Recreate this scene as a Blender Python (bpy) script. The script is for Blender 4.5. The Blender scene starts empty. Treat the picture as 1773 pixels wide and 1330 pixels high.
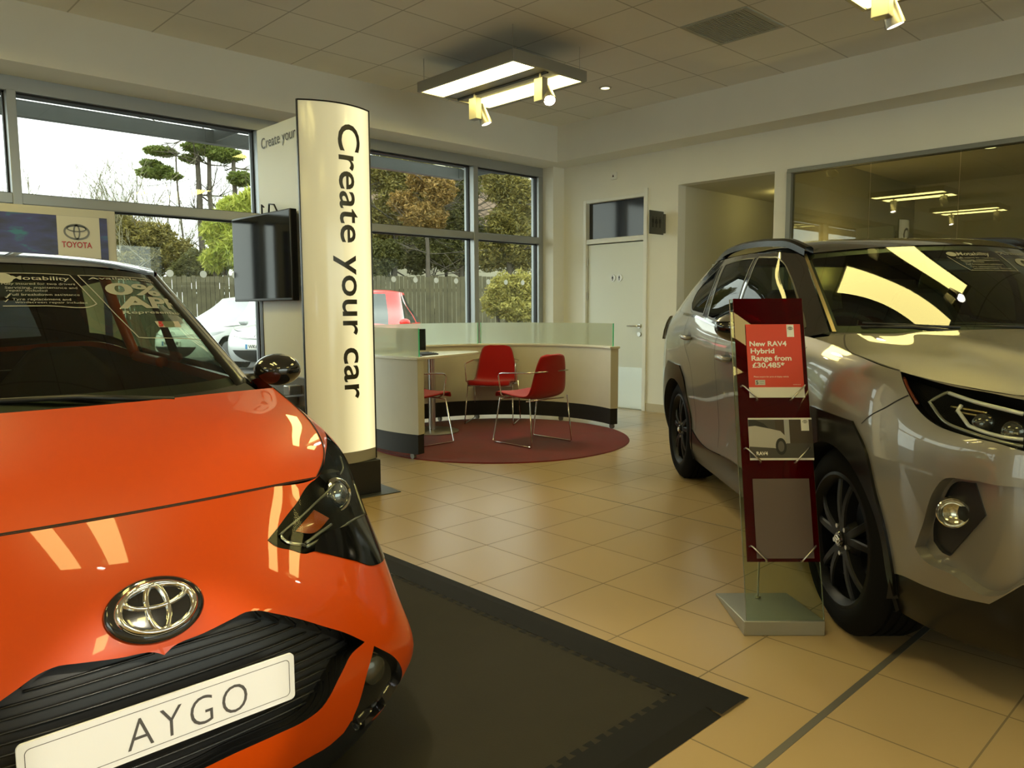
import bpy, bmesh, math, random
import numpy as np
from mathutils import Vector, Matrix
from mathutils.bvhtree import BVHTree
from mathutils.geometry import delaunay_2d_cdt

random.seed(7)
SC = bpy.context.scene
COL = SC.collection
PI = math.pi
IMG_W, IMG_H = 1773.0, 1330.0

# ------------------------------------------------------------------ camera
CAM_YAW, CAM_PITCH, CAM_ROLL, CAM_F = 0.762068945, -0.0989557486, -0.00490921393, 1325.97856
CAM_C = np.array([0.0, 0.0, 1.255])
def cam_axes():
    cy, sy = math.cos(CAM_YAW), math.sin(CAM_YAW)
    fw = np.array([sy*math.cos(CAM_PITCH), cy*math.cos(CAM_PITCH), math.sin(CAM_PITCH)])
    r0 = np.array([cy, -sy, 0.0]); u0 = np.cross(r0, fw)
    r = r0*math.cos(CAM_ROLL)+u0*math.sin(CAM_ROLL); u = -r0*math.sin(CAM_ROLL)+u0*math.cos(CAM_ROLL)
    return r, u, fw
CAM_R, CAM_U, CAM_FW = cam_axes()
cd = bpy.data.cameras.new('camera'); cam = bpy.data.objects.new('camera', cd); COL.objects.link(cam)
cd.sensor_fit = 'HORIZONTAL'; cd.sensor_width = 36.0; cd.lens = CAM_F/IMG_W*36.0
cd.clip_start = 0.05; cd.clip_end = 300
m4 = Matrix.Identity(4)
for i in range(3):
    m4[i][0] = CAM_R[i]; m4[i][1] = CAM_U[i]; m4[i][2] = -CAM_FW[i]; m4[i][3] = CAM_C[i]
cam.matrix_world = m4
SC.camera = cam

# ------------------------------------------------------------------ sky, exposure
SC.view_settings.view_transform = 'Standard'; SC.view_settings.look = 'None'
SC.view_settings.gamma = 1.0; SC.view_settings.use_curve_mapping = False
SC.view_settings.exposure = 1.4
SC.cycles.use_denoising = True
SC.cycles.max_bounces = 10; SC.cycles.transparent_max_bounces = 24
SC.cycles.sample_clamp_indirect = 6.0
SC.cycles.caustics_reflective = False; SC.cycles.caustics_refractive = False
SKY_STRENGTH = 1.7
w = bpy.data.worlds.new('sky'); SC.world = w; w.use_nodes = True
wn = w.node_tree; bg = wn.nodes['Background']
tc = wn.nodes.new('ShaderNodeTexCoord'); nz = wn.nodes.new('ShaderNodeTexNoise'); rp = wn.nodes.new('ShaderNodeValToRGB')
nz.inputs['Scale'].default_value = 2.2; nz.inputs['Detail'].default_value = 5
rp.color_ramp.elements[0].position = 0.3; rp.color_ramp.elements[0].color = (0.80, 0.83, 0.86, 1)
rp.color_ramp.elements[1].position = 0.75; rp.color_ramp.elements[1].color = (1.0, 1.0, 0.97, 1)
wn.links.new(tc.outputs['Generated'], nz.inputs['Vector']); wn.links.new(nz.outputs['Fac'], rp.inputs['Fac'])
wn.links.new(rp.outputs['Color'], bg.inputs['Color']); bg.inputs['Strength'].default_value = SKY_STRENGTH
LAMP_STRIP = 6.0          # emission of the ceiling light panels
LAMP_COL = (1.0, 0.83, 0.27)
SPOT_COL = (1.0, 0.93, 0.75)
SPOT_W = 26.0

# the photographer's own flash beside the lens (small, it shows as white glints)
fl = bpy.data.lights.new('camera_flash', 'POINT'); fl.energy = 1.2; fl.color = (0.9, 0.95, 1.0); fl.shadow_soft_size = 0.012
flo = bpy.data.objects.new('camera_flash', fl); COL.objects.link(flo)
flo.location = tuple(CAM_C + CAM_U*0.05 + CAM_R*0.03 + CAM_FW*0.02)

# ------------------------------------------------------------------ helpers
def cam_ray(px, py):
    return CAM_R*((px-IMG_W/2)/CAM_F) - CAM_U*((py-IMG_H/2)/CAM_F) + CAM_FW
def project(q):
    q = np.asarray(q, float)-CAM_C; z = q@CAM_FW
    return (IMG_W/2+CAM_F*(q@CAM_R)/z, IMG_H/2-CAM_F*(q@CAM_U)/z)

MATS = {}
def mat(name, col, rough=0.5, metal=0.0, spec=0.5, coat=0.0, coat_rough=0.03, emit=None, estr=1.0, noise=0.0, nscale=8.0, bump=0.0, bscale=60.0, sheen=0.0, flake=0.0):
    if name in MATS: return MATS[name]
    m = bpy.data.materials.new(name); m.use_nodes = True; nt = m.node_tree; b = nt.nodes['Principled BSDF']
    b.inputs['Base Color'].default_value = (*col, 1); b.inputs['Roughness'].default_value = rough
    b.inputs['Metallic'].default_value = metal; b.inputs['Specular IOR Level'].default_value = spec
    b.inputs['Coat Weight'].default_value = coat; b.inputs['Coat Roughness'].default_value = coat_rough
    b.inputs['Sheen Weight'].default_value = sheen
    if emit: b.inputs['Emission Color'].default_value = (*emit, 1); b.inputs['Emission Strength'].default_value = estr
    t = nt.nodes.new('ShaderNodeTexCoord')
    if noise > 0:
        n = nt.nodes.new('ShaderNodeTexNoise'); n.inputs['Scale'].default_value = nscale; n.inputs['Detail'].default_value = 6
        nt.links.new(t.outputs['Object'], n.inputs['Vector'])
        mr = nt.nodes.new('ShaderNodeMapRange'); mr.inputs[1].default_value = 0.25; mr.inputs[2].default_value = 0.75
        mr.inputs[3].default_value = 1-noise; mr.inputs[4].default_value = 1+noise
        nt.links.new(n.outputs['Fac'], mr.inputs[0])
        mx = nt.nodes.new('ShaderNodeVectorMath'); mx.operation = 'SCALE'; mx.inputs[0].default_value = col
        nt.links.new(mr.outputs[0], mx.inputs['Scale']); nt.links.new(mx.outputs[0], b.inputs['Base Color'])
    if flake > 0:
        v = nt.nodes.new('ShaderNodeTexVoronoi'); v.inputs['Scale'].default_value = 1400
        nt.links.new(t.outputs['Object'], v.inputs['Vector'])
        mr = nt.nodes.new('ShaderNodeMapRange'); mr.inputs[3].default_value = rough-flake; mr.inputs[4].default_value = rough+flake
        sp = nt.nodes.new('ShaderNodeSeparateColor'); nt.links.new(v.outputs['Color'], sp.inputs[0])
        nt.links.new(sp.outputs[0], mr.inputs[0]); nt.links.new(mr.outputs[0], b.inputs['Roughness'])
    if bump > 0:
        n2 = nt.nodes.new('ShaderNodeTexNoise'); n2.inputs['Scale'].default_value = bscale; n2.inputs['Detail'].default_value = 4
        nt.links.new(t.outputs['Object'], n2.inputs['Vector'])
        bp = nt.nodes.new('ShaderNodeBump'); bp.inputs['Strength'].default_value = bump; bp.inputs['Distance'].default_value = 0.01
        nt.links.new(n2.outputs['Fac'], bp.inputs['Height']); nt.links.new(bp.outputs[0], b.inputs['Normal'])
    MATS[name] = m
    return m
def glass_mat(name, tint=(0.9, 0.95, 0.9), refl=1.0, rough=0.0, ior=1.5, frost=0.0, frost_col=(0.7, 0.8, 0.7)):
    """thin pane: see-through tint plus mirror reflection by Fresnel; frost mixes in a milky translucent scatter"""
    if name in MATS: return MATS[name]
    m = bpy.data.materials.new(name); m.use_nodes = True; nt = m.node_tree
    for n in list(nt.nodes): nt.nodes.remove(n)
    out = nt.nodes.new('ShaderNodeOutputMaterial'); tr = nt.nodes.new('ShaderNodeBsdfTransparent'); tr.inputs[0].default_value = (*tint, 1)
    gl = nt.nodes.new('ShaderNodeBsdfGlossy'); gl.inputs['Roughness'].default_value = rough; gl.inputs[0].default_value = (refl, refl, refl, 1)
    lw = nt.nodes.new('ShaderNodeLayerWeight'); lw.inputs[0].default_value = 0.5; f0 = ((ior-1)/(ior+1))**2
    pw = nt.nodes.new('ShaderNodeMath'); pw.operation = 'POWER'; pw.inputs[1].default_value = 5; nt.links.new(lw.outputs['Facing'], pw.inputs[0])
    fr = nt.nodes.new('ShaderNodeMath'); fr.operation = 'MULTIPLY_ADD'; fr.inputs[1].default_value = 1-f0; fr.inputs[2].default_value = f0; nt.links.new(pw.outputs[0], fr.inputs[0])
    mx = nt.nodes.new('ShaderNodeMixShader'); base = tr
    if frost > 0:
        tl = nt.nodes.new('ShaderNodeBsdfTranslucent'); tl.inputs[0].default_value = (*frost_col, 1)
        df = nt.nodes.new('ShaderNodeBsdfDiffuse'); df.inputs[0].default_value = (*frost_col, 1)
        m2 = nt.nodes.new('ShaderNodeMixShader'); m2.inputs[0].default_value = 0.35
        nt.links.new(tl.outputs[0], m2.inputs[1]); nt.links.new(df.outputs[0], m2.inputs[2])
        m3 = nt.nodes.new('ShaderNodeMixShader'); m3.inputs[0].default_value = frost
        nt.links.new(tr.outputs[0], m3.inputs[1]); nt.links.new(m2.outputs[0], m3.inputs[2]); base = m3
    nt.links.new(fr.outputs[0], mx.inputs[0]); nt.links.new(base.outputs[0], mx.inputs[1]); nt.links.new(gl.outputs[0], mx.inputs[2])
    nt.links.new(mx.outputs[0], out.inputs[0])
    MATS[name] = m
    return m

class MB:
    """mesh builder: collects pieces, links them as ONE mesh object"""
    def __init__(s): s.v = []; s.f = []; s.n = None
    def add(s, vs, fs):
        o = len(s.v); s.v += [tuple(map(float, p)) for p in vs]; s.f += [tuple(i+o for i in f) for f in fs]; return s
    def box(s, x0, x1, y0, y1, z0, z1):
        return s.add([(x0,y0,z0),(x1,y0,z0),(x1,y1,z0),(x0,y1,z0),(x0,y0,z1),(x1,y0,z1),(x1,y1,z1),(x0,y1,z1)],
                     [(3,2,1,0),(4,5,6,7),(0,1,5,4),(1,2,6,5),(2,3,7,6),(3,0,4,7)])
    def obox(s, c, ax, ay, az, hx, hy, hz):
        c, ax, ay, az = map(lambda q: np.array(q, float), (c, ax, ay, az)); vs = []
        for k in (-1, 1):
            for i, j in ((-1,-1),(1,-1),(1,1),(-1,1)): vs.append(c+ax*hx*i+ay*hy*j+az*hz*k)
        return s.add(vs, [(3,2,1,0),(4,5,6,7),(0,1,5,4),(1,2,6,5),(2,3,7,6),(3,0,4,7)])
    def prism(s, poly, z0, z1):
        n = len(poly)
        vs = [(p[0], p[1], z0) for p in poly]+[(p[0], p[1], z1) for p in poly]
        return s.add(vs, [tuple(reversed(range(n))), tuple(range(n, 2*n))]+[(i, (i+1)%n, n+(i+1)%n, n+i) for i in range(n)])
    def prism_axes(s, poly, o, ax, ay, az, d):
        o, ax, ay, az = map(lambda q: np.array(q, float), (o, ax, ay, az)); n = len(poly)
        vs = [o+ax*p[0]+ay*p[1] for p in poly]+[o+ax*p[0]+ay*p[1]+az*d for p in poly]
        return s.add(vs, [tuple(reversed(range(n))), tuple(range(n, 2*n))]+[(i, (i+1)%n, n+(i+1)%n, n+i) for i in range(n)])
    def tube(s, pts, r, seg=8, closed=False, caps=True):
        pts = [np.array(p, float) for p in pts]; n = len(pts); rs = r if hasattr(r, '__len__') else [r]*n
        up = None; rings = []
        for i in range(n):
            if closed: t = pts[(i+1)%n]-pts[i-1]
            else: t = pts[min(i+1, n-1)]-pts[max(i-1, 0)]
            t = t/(np.linalg.norm(t)+1e-12)
            if up is None:
                a = np.array([0, 0, 1.0]) if abs(t[2]) < 0.9 else np.array([1.0, 0, 0])
                up = np.cross(t, a)
            up = up-t*(up@t); up /= np.linalg.norm(up)+1e-12; bi = np.cross(t, up)
            rings.append([pts[i]+rs[i]*(up*math.cos(2*PI*k/seg)+bi*math.sin(2*PI*k/seg)) for k in range(seg)])
        vs = [p for rg in rings for p in rg]; fs = []
        for i in range(n if closed else n-1):
            a, b = i*seg, ((i+1)%n)*seg
            for k in range(seg): fs.append((a+k, a+(k+1)%seg, b+(k+1)%seg, b+k))
        if caps and not closed: fs += [tuple(reversed(range(seg))), tuple(range((n-1)*seg, n*seg))]
        return s.add(vs, fs)
    def lathe(s, prof, o=(0,0,0), ax=(1,0,0), ay=(0,1,0), az=(0,0,1), seg=32, caps=True):
        """prof: list of (r, h) revolved about az"""
        o, ax, ay, az = map(lambda q: np.array(q, float), (o, ax, ay, az)); vs = []; n = len(prof)
        for r, h in prof:
            for k in range(seg):
                a = 2*PI*k/seg; vs.append(o+ax*r*math.cos(a)+ay*r*math.sin(a)+az*h)
        fs = []
        for i in range(n-1):
            for k in range(seg): fs.append((i*seg+k, i*seg+(k+1)%seg, (i+1)*seg+(k+1)%seg, (i+1)*seg+k))
        if caps:
            if prof[0][0] > 1e-6: fs.append(tuple(reversed(range(seg))))
            if prof[-1][0] > 1e-6: fs.append(tuple(range((n-1)*seg, n*seg)))
        return s.add(vs, fs)
    def cyl(s, c, r, h, axis='z', seg=24):
        A = {'z': ((1,0,0),(0,1,0),(0,0,1)), 'x': ((0,1,0),(0,0,1),(1,0,0)), 'y': ((0,0,1),(1,0,0),(0,1,0))}[axis]
        return s.lathe([(r, 0), (r, h)], c, *A, seg=seg)
    def grid(s, P, close_u=False):
        P = np.asarray(P, float); n, m = P.shape[:2]
        fs = []
        for i in range(n-1):
            for j in range(m if close_u else m-1): fs.append((i*m+j, i*m+(j+1)%m, (i+1)*m+(j+1)%m, (i+1)*m+j))
        return s.add(P.reshape(-1, 3), fs)
    def ellipsoid(s, c, r, seg=16, rings=10, rot=None):
        vs = []; c = np.array(c, float)
        for i in range(rings+1):
            th = PI*i/rings
            for k in range(seg):
                a = 2*PI*k/seg; p = np.array([r[0]*math.sin(th)*math.cos(a), r[1]*math.sin(th)*math.sin(a), -r[2]*math.cos(th)])
                if rot is not None: p = rot@p
                vs.append(c+p)
        return s.add(vs, [(i*seg+k, i*seg+(k+1)%seg, (i+1)*seg+(k+1)%seg, (i+1)*seg+k) for i in range(rings) for k in range(seg)])
    def build(s, name, material, parent=None, smooth=False, bevel=0.0, sub=0, label=None, solid=0.0, normals=None, angle=35):
        me = bpy.data.meshes.new(name); me.from_pydata(s.v, [], s.f); me.validate(clean_customdata=False); me.update()
        if normals is None:
            bm = bmesh.new(); bm.from_mesh(me); bmesh.ops.remove_doubles(bm, verts=bm.verts, dist=1e-5)
            bmesh.ops.recalc_face_normals(bm, faces=bm.faces) if solid == 0 or True else None
            bm.to_mesh(me); bm.free()
        o = bpy.data.objects.new(name, me); COL.objects.link(o)
        if material: me.materials.append(material)
        if smooth:
            for p in me.polygons: p.use_smooth = True
            if normals is not None and len(normals) == len(me.vertices):
                me.normals_split_custom_set_from_vertices([tuple(map(float, q)) for q in normals])
            elif smooth == 'auto': me.set_sharp_from_angle(angle=math.radians(angle))
        if bevel > 0:
            b = o.modifiers.new('bevel', 'BEVEL'); b.width = bevel; b.segments = 3; b.limit_method = 'ANGLE'; b.angle_limit = math.radians(40)
            for p in me.polygons: p.use_smooth = True
            me.set_sharp_from_angle(angle=math.radians(60)); b.harden_normals = False
        if solid: 
            q = o.modifiers.new('thick', 'SOLIDIFY'); q.thickness = solid; q.offset = -1
        if sub:
            q = o.modifiers.new('sub', 'SUBSURF'); q.levels = sub; q.render_levels = sub
            for p in me.polygons: p.use_smooth = True
        if parent: o.parent = parent
        if label: o['label'] = label
        return o

def thing(name, label, cat, loc=(0,0,0), rz=0.0, group=None):
    o = bpy.data.objects.new(name, None); COL.objects.link(o); o.location = loc; o.rotation_euler = (0, 0, rz)
    o.empty_display_size = 0.2; o['label'] = label; o['category'] = cat
    if group: o['group'] = group
    return o
def tag(o, label, cat, group=None):
    o['label'] = label; o['category'] = cat
    if group: o['group'] = group
    return o
def struct(o): o['kind'] = 'structure'; return o
def copy_tree(o, parent=None):
    c = o.copy(); COL.objects.link(c)
    if parent: c.parent = parent
    for ch in list(o.children): copy_tree(ch, c)
    return c

# ------------------------------------------------------------------ text
def text_mesh(s, bold=0.0, spacing=1.0, align='LEFT', line=1.0):
    cu = bpy.data.curves.new('t', 'FONT'); cu.body = s; cu.size = 1.0; cu.offset = bold; cu.space_character = spacing; cu.align_x = align
    cu.space_line = line; cu.resolution_u = 4; cu.fill_mode = 'FRONT'
    ob = bpy.data.objects.new('t', cu); me = bpy.data.meshes.new_from_object(ob)
    v = np.array([tuple(p.co) for p in me.vertices]).reshape(-1, 3); f = [tuple(p.vertices) for p in me.polygons]
    bpy.data.objects.remove(ob); bpy.data.meshes.remove(me); bpy.data.curves.remove(cu)
    return v, f
def text_box(s, **k):
    """text normalised to width 0..1 and cap height 0..1 (cap height measured on the capital H)"""
    v, f = text_mesh(s, **k); h, _ = text_mesh('H'); cap = h[:, 1].max()
    x0, x1 = v[:, 0].min(), v[:, 0].max()
    return (v[:, 0]-x0)/(x1-x0), v[:, 1]/cap, f
def refine(X, Y, f, nx, ny):
    """cut a flat text mesh along a grid so that it can follow a curved surface"""
    bm = bmesh.new(); vs = [bm.verts.new((x, y, 0)) for x, y in zip(X, Y)]
    for q in f:
        try: bm.faces.new([vs[i] for i in q])
        except ValueError: pass
    for k in range(1, nx):
        c = X.min()+(X.max()-X.min())*k/nx
        bmesh.ops.bisect_plane(bm, geom=bm.verts[:]+bm.edges[:]+bm.faces[:], plane_co=(c, 0, 0), plane_no=(1, 0, 0))
    for k in range(1, ny):
        c = Y.min()+(Y.max()-Y.min())*k/ny
        bmesh.ops.bisect_plane(bm, geom=bm.verts[:]+bm.edges[:]+bm.faces[:], plane_co=(0, c, 0), plane_no=(0, 1, 0))
    bm.verts.index_update()
    V = np.array([tuple(p.co) for p in bm.verts]); F = [tuple(p.index for p in q.verts) for q in bm.faces]; bm.free()
    return V[:, 0], V[:, 1], F
def text_plane(mb, s, o, right, up, width=None, cap=None, n=None, off=0.001, **k):
    """text on a plane: o = baseline start, right/up = unit vectors; width or cap height (m)"""
    X, Y, f = text_box(s, **k)
    v, _ = text_mesh(s, **k); h, _ = text_mesh('H'); asp = (v[:, 0].max()-v[:, 0].min())/h[:, 1].max()
    if width is None: width = cap*asp
    if cap is None: cap = width/asp
    o, right, up = map(lambda q: np.array(q, float), (o, right, up))
    nn = np.cross(right, up) if n is None else np.array(n, float)
    mb.add([o+right*width*x+up*cap*y+nn*off for x, y in zip(X, Y)], f)
    return width, cap

# ------------------------------------------------------------------ spline surfaces
def nat_weights(t, x):
    t = np.asarray(t, float); x = np.asarray(x, float); n = len(t)
    if n == 2:
        f = ((x-t[0])/(t[1]-t[0]))[:, None]; return np.hstack([1-f, f])
    h = np.diff(t); A = np.zeros((n, n)); B = np.zeros((n, n)); A[0, 0] = A[-1, -1] = 1
    for i in range(1, n-1):
        A[i, i-1] = h[i-1]; A[i, i] = 2*(h[i-1]+h[i]); A[i, i+1] = h[i]
        B[i, i-1] = 6/h[i-1]; B[i, i] = -6/h[i-1]-6/h[i]; B[i, i+1] = 6/h[i]
    M = np.linalg.solve(A, B)
    k = np.clip(np.searchsorted(t, x, side='right')-1, 0, n-2); hk = h[k]; a = (t[k+1]-x)/hk; b = (x-t[k])/hk
    W = np.zeros((len(x), n)); r = np.arange(len(x))
    W[r, k] += a; W[r, k+1] += b
    W += (((a**3-a)*hk**2/6)[:, None])*M[k]+(((b**3-b)*hk**2/6)[:, None])*M[k+1]
    return W
class Surf:
    """tensor spline through a grid of points G[row, col]; rows v, cols u; breaks: row indices where v is creased"""
    def __init__(s, G, breaks=(), mirror=True):
        G = np.asarray(G, float)
        if mirror:
            Lh = G[:, 1:][:, ::-1].copy(); Lh[..., 0] *= -1; G = np.concatenate([Lh, G], axis=1)
        s.G = G; s.out = 1
        du = np.linalg.norm(np.diff(G, axis=1), axis=2).mean(0); dv = np.linalg.norm(np.diff(G, axis=0), axis=2).mean(1)
        s.tu = np.concatenate([[0], np.cumsum(du)]); s.tv = np.concatenate([[0], np.cumsum(dv)])
        if mirror: s.tu -= s.tu[len(s.tu)//2]
        s.segs = []; a = 0
        for b in list(breaks)+[len(G)-1]: s.segs.append((a, b)); a = b
    def wv(s, v):
        v = np.asarray(v, float); W = np.zeros((len(v), len(s.tv)))
        for k, (a, b) in enumerate(s.segs):
            last = k == len(s.segs)-1
            lo = -1e9 if k == 0 else s.tv[a]; hi = 1e9 if last else s.tv[b]
            q = (v >= lo) & (v < hi)
            if q.any(): W[np.ix_(np.where(q)[0], range(a, b+1))] = nat_weights(s.tv[a:b+1], v[q])
        return W
    def __call__(s, u, v):
        u = np.atleast_1d(np.asarray(u, float)); v = np.atleast_1d(np.asarray(v, float))
        return np.einsum('qi,qj,ijk->qk', s.wv(v), nat_weights(s.tu, u), s.G)
    def normal(s, u, v, e=2e-3):
        u = np.atleast_1d(np.asarray(u, float)); v = np.atleast_1d(np.asarray(v, float))
        a = s(u+e, v)-s(u-e, v)
        v1 = np.clip(v+e, s.tv[0], s.tv[-1]); v0 = np.clip(v-e, s.tv[0], s.tv[-1])
        b = s(u, v1)-s(u, v0); n = np.cross(a, b)
        return n/(np.linalg.norm(n, axis=1, keepdims=True)+1e-12)
    def tess(s, nu=360, nv=90):
        U, V = np.meshgrid(np.linspace(s.tu[0], s.tu[-1], nu), np.linspace(s.tv[0], s.tv[-1], nv)); P = s(U.ravel(), V.ravel())
        fs = []; s.fuv = []
        for i in range(nv-1):
            for j in range(nu-1):
                a, b, c, d = i*nu+j, i*nu+j+1, (i+1)*nu+j+1, (i+1)*nu+j
                fs += [(a, b, c), (a, c, d)]
        s.tU, s.tV, s.tP, s.tF = U.ravel(), V.ravel(), P, fs
        s.bvh = BVHTree.FromPolygons([Vector(p) for p in P], fs)
    def uv_at(s, px, py, M=None, skip=0.0):
        """surface coordinates under a photo pixel; M = world matrix of the thing the surface belongs to"""
        if not hasattr(s, 'bvh'): s.tess()
        o = Vector(CAM_C); d = Vector(cam_ray(px, py))
        if M is not None:
            Mi = M.inverted(); o = Mi@o; d = (Mi.to_3x3()@d)
        d.normalize(); o = o+d*skip
        loc, nor, idx, dist = s.bvh.ray_cast(o, d)
        if loc is None or nor.dot(d)*s.out > 0: loc, nor, idx, dist = s._near(o, d)
        a, b, c = s.tF[idx]; A, B, Cc = s.tP[a], s.tP[b], s.tP[c]; q = np.array(loc)
        v0, v1, v2 = B-A, Cc-A, q-A; d00, d01, d11, d20, d21 = v0@v0, v0@v1, v1@v1, v2@v0, v2@v1
        den = d00*d11-d01*d01+1e-18; w1 = (d11*d20-d01*d21)/den; w2 = (d00*d21-d01*d20)/den; w0 = 1-w1-w2
        return (w0*s.tU[a]+w1*s.tU[b]+w2*s.tU[c], w0*s.tV[a]+w1*s.tV[b]+w2*s.tV[c])
    def _near(s, o, d):
        best = None
        for k in range(1200):
            p = o+d*(0.8+k*0.005); r = s.bvh.find_nearest(p)
            if r[1].dot(d)*s.out > 0.25: continue
            if best is None or r[3] < best[3]: best = r
        return best
def smooth_poly(P, step=0.015, closed=True, corner=50):
    P = [np.array(p, float) for p in P]; n = len(P); out = []
    def tan(i):
        if not closed and i in (0, n-1): return None
        a = P[i]-P[i-1]; b = P[(i+1)%n]-P[i]; la, lb = np.linalg.norm(a), np.linalg.norm(b)
        if la < 1e-9 or lb < 1e-9: return None
        if (a@b)/(la*lb) < math.cos(math.radians(corner)): return None
        t = a/la*lb+b/lb*la; return t/(np.linalg.norm(t)+1e-12)
    T = [tan(i) for i in range(n)]
    for i in range(n if closed else n-1):
        p, q = P[i], P[(i+1)%n]; L = np.linalg.norm(q-p); k = max(1, int(math.ceil(L/step)))
        m0 = (T[i] if T[i] is not None else (q-p)/max(L, 1e-9))*L; m1 = (T[(i+1)%n] if T[(i+1)%n] is not None else (q-p)/max(L, 1e-9))*L
        for j in range(k):
            t = j/k; out.append((2*t**3-3*t**2+1)*p+(t**3-2*t**2+t)*m0+(-2*t**3+3*t**2)*q+(t**3-t**2)*m1)
    if not closed: out.append(P[-1])
    return np.array(out)
def inside(poly, pts):
    x, y = pts[:, 0], pts[:, 1]; r = np.zeros(len(pts), bool); n = len(poly); j = n-1
    for i in range(n):
        xi, yi = poly[i]; xj, yj = poly[j]
        c = ((yi > y) != (yj > y)) & (x < (xj-xi)*(y-yi)/(yj-yi+1e-15)+xi); r ^= c; j = i
    return r
def seg_dist(pts, A, B):
    d = np.full(len(pts), 1e9)
    for a, b in zip(A, B):
        ab = b-a; t = np.clip(((pts-a)@ab)/(ab@ab+1e-15), 0, 1); d = np.minimum(d, np.linalg.norm(pts-(a+t[:, None]*ab), axis=1))
    return d
def carve(S, us, vs, regions, lines=()):
    """cut a spline surface into regions along outlines given in (u, v); us/vs: sample grids; returns {name: (uv, tris)}"""
    us = np.asarray(us); vs = np.asarray(vs); U, V = np.meshgrid(us, vs); g = np.c_[U.ravel(), V.ravel()]
    onb = (np.isclose(g[:, 0], us[0]) | np.isclose(g[:, 0], us[-1]) | np.isclose(g[:, 1], vs[0]) | np.isclose(g[:, 1], vs[-1]))
    A = []; B = []; loops = []
    for nm, poly in regions:
        p = np.clip(poly, [us[0], vs[0]], [us[-1], vs[-1]]); loops.append(p); A += list(p); B += list(np.roll(p, -1, axis=0))
    keep = np.ones(len(g), bool)
    if A:
        d = seg_dist(g, A, B); keep = (d > 0.005) | (onb & (d > 0.0005))
    g = g[keep]; pts = [tuple(p) for p in g]; edges = []
    for p in loops:
        o = len(pts); pts += [tuple(q) for q in p]; n = len(p); edges += [(o+i, o+(i+1)%n) for i in range(n)]
    r = delaunay_2d_cdt([Vector(p) for p in pts], edges, [], 0, 1e-5)
    co = np.array([tuple(v) for v in r[0]]); tri = [tuple(f) for f in r[2] if len(f) == 3]
    T = np.array(tri); cen = co[T].mean(1); lab = np.full(len(T), -1)
    for k in range(len(loops)-1, -1, -1): lab[inside(loops[k], cen)] = k
    out = {}
    for k in range(-1, len(loops)):
        nm = 'base' if k < 0 else regions[k][0]; q = T[lab == k]
        if len(q) == 0: continue
        ids = np.unique(q); mp = {a: i for i, a in enumerate(ids)}
        uv = co[ids]; tr = [tuple(mp[a] for a in f) for f in q]
        if nm in out:
            u0, t0 = out[nm]; o = len(u0); out[nm] = (np.vstack([u0, uv]), t0+[tuple(a+o for a in f) for f in tr])
        else: out[nm] = (uv, tr)
    return out
def skin(S, uvt, name, material, parent, off=0.0, flip=False, label=None, filt=None):
    uv, tr = uvt
    P = S(uv[:, 0], uv[:, 1]); N = S.normal(uv[:, 0], uv[:, 1])
    if flip: N = -N; tr = [t[::-1] for t in tr]
    P = P+N*off
    mb = MB(); mb.add(P, tr)
    return mb.build(name, material, parent, smooth=True, normals=N, label=label)
def rim_wall(S, loop, d0, d1, name, material, parent, flip=False, mb=None):
    """side wall of a recess that follows an outline from offset d0 to d1 along the surface normal"""
    P = S(loop[:, 0], loop[:, 1]); N = S.normal(loop[:, 0], loop[:, 1])*(-1 if flip else 1); n = len(P)
    own = mb is None; mb = mb or MB()
    mb.add(list(P+N*d0)+list(P+N*d1), [(i, (i+1)%n, n+(i+1)%n, n+i) for i in range(n)])
    return mb.build(name, material, parent, smooth='auto') if own else mb
def ribbon(S, line, wid, off, mb, flip=False):
    """thin strip lying on a surface along a (u, v) polyline: shut lines, frame sheen, chrome lines"""
    line = np.asarray(line); t = np.gradient(line, axis=0); t /= np.linalg.norm(t, axis=1, keepdims=True)+1e-12
    nrm = np.c_[-t[:, 1], t[:, 0]]; a = line+nrm*wid/2; b = line-nrm*wid/2; sg = -1 if flip else 1
    Pa = S(a[:, 0], a[:, 1])+S.normal(a[:, 0], a[:, 1])*off*sg; Pb = S(b[:, 0], b[:, 1])+S.normal(b[:, 0], b[:, 1])*off*sg; n = len(Pa)
    mb.add(list(Pa)+list(Pb), [(i, i+1, n+i+1, n+i) for i in range(n-1)])
def text_surf(S, mb, s, p0, p1, p2, M, off=0.002, flip=False, nx=1, ny=1, **k):
    """text on a spline surface; photo pixels: p0 baseline start, p1 baseline end, p2 top of the first capital"""
    X, Y, f = text_box(s, **k)
    if nx > 1 or ny > 1: X, Y, f = refine(X, Y, f, nx, ny)
    a, b, c = [np.array(S.uv_at(*p, M)) for p in (p0, p1, p2)]
    uv = a+np.outer(X, b-a)+np.outer(Y, c-a); sg = -1 if flip else 1
    mb.add(S(uv[:, 0], uv[:, 1])+S.normal(uv[:, 0], uv[:, 1])*off*sg, f)
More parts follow.
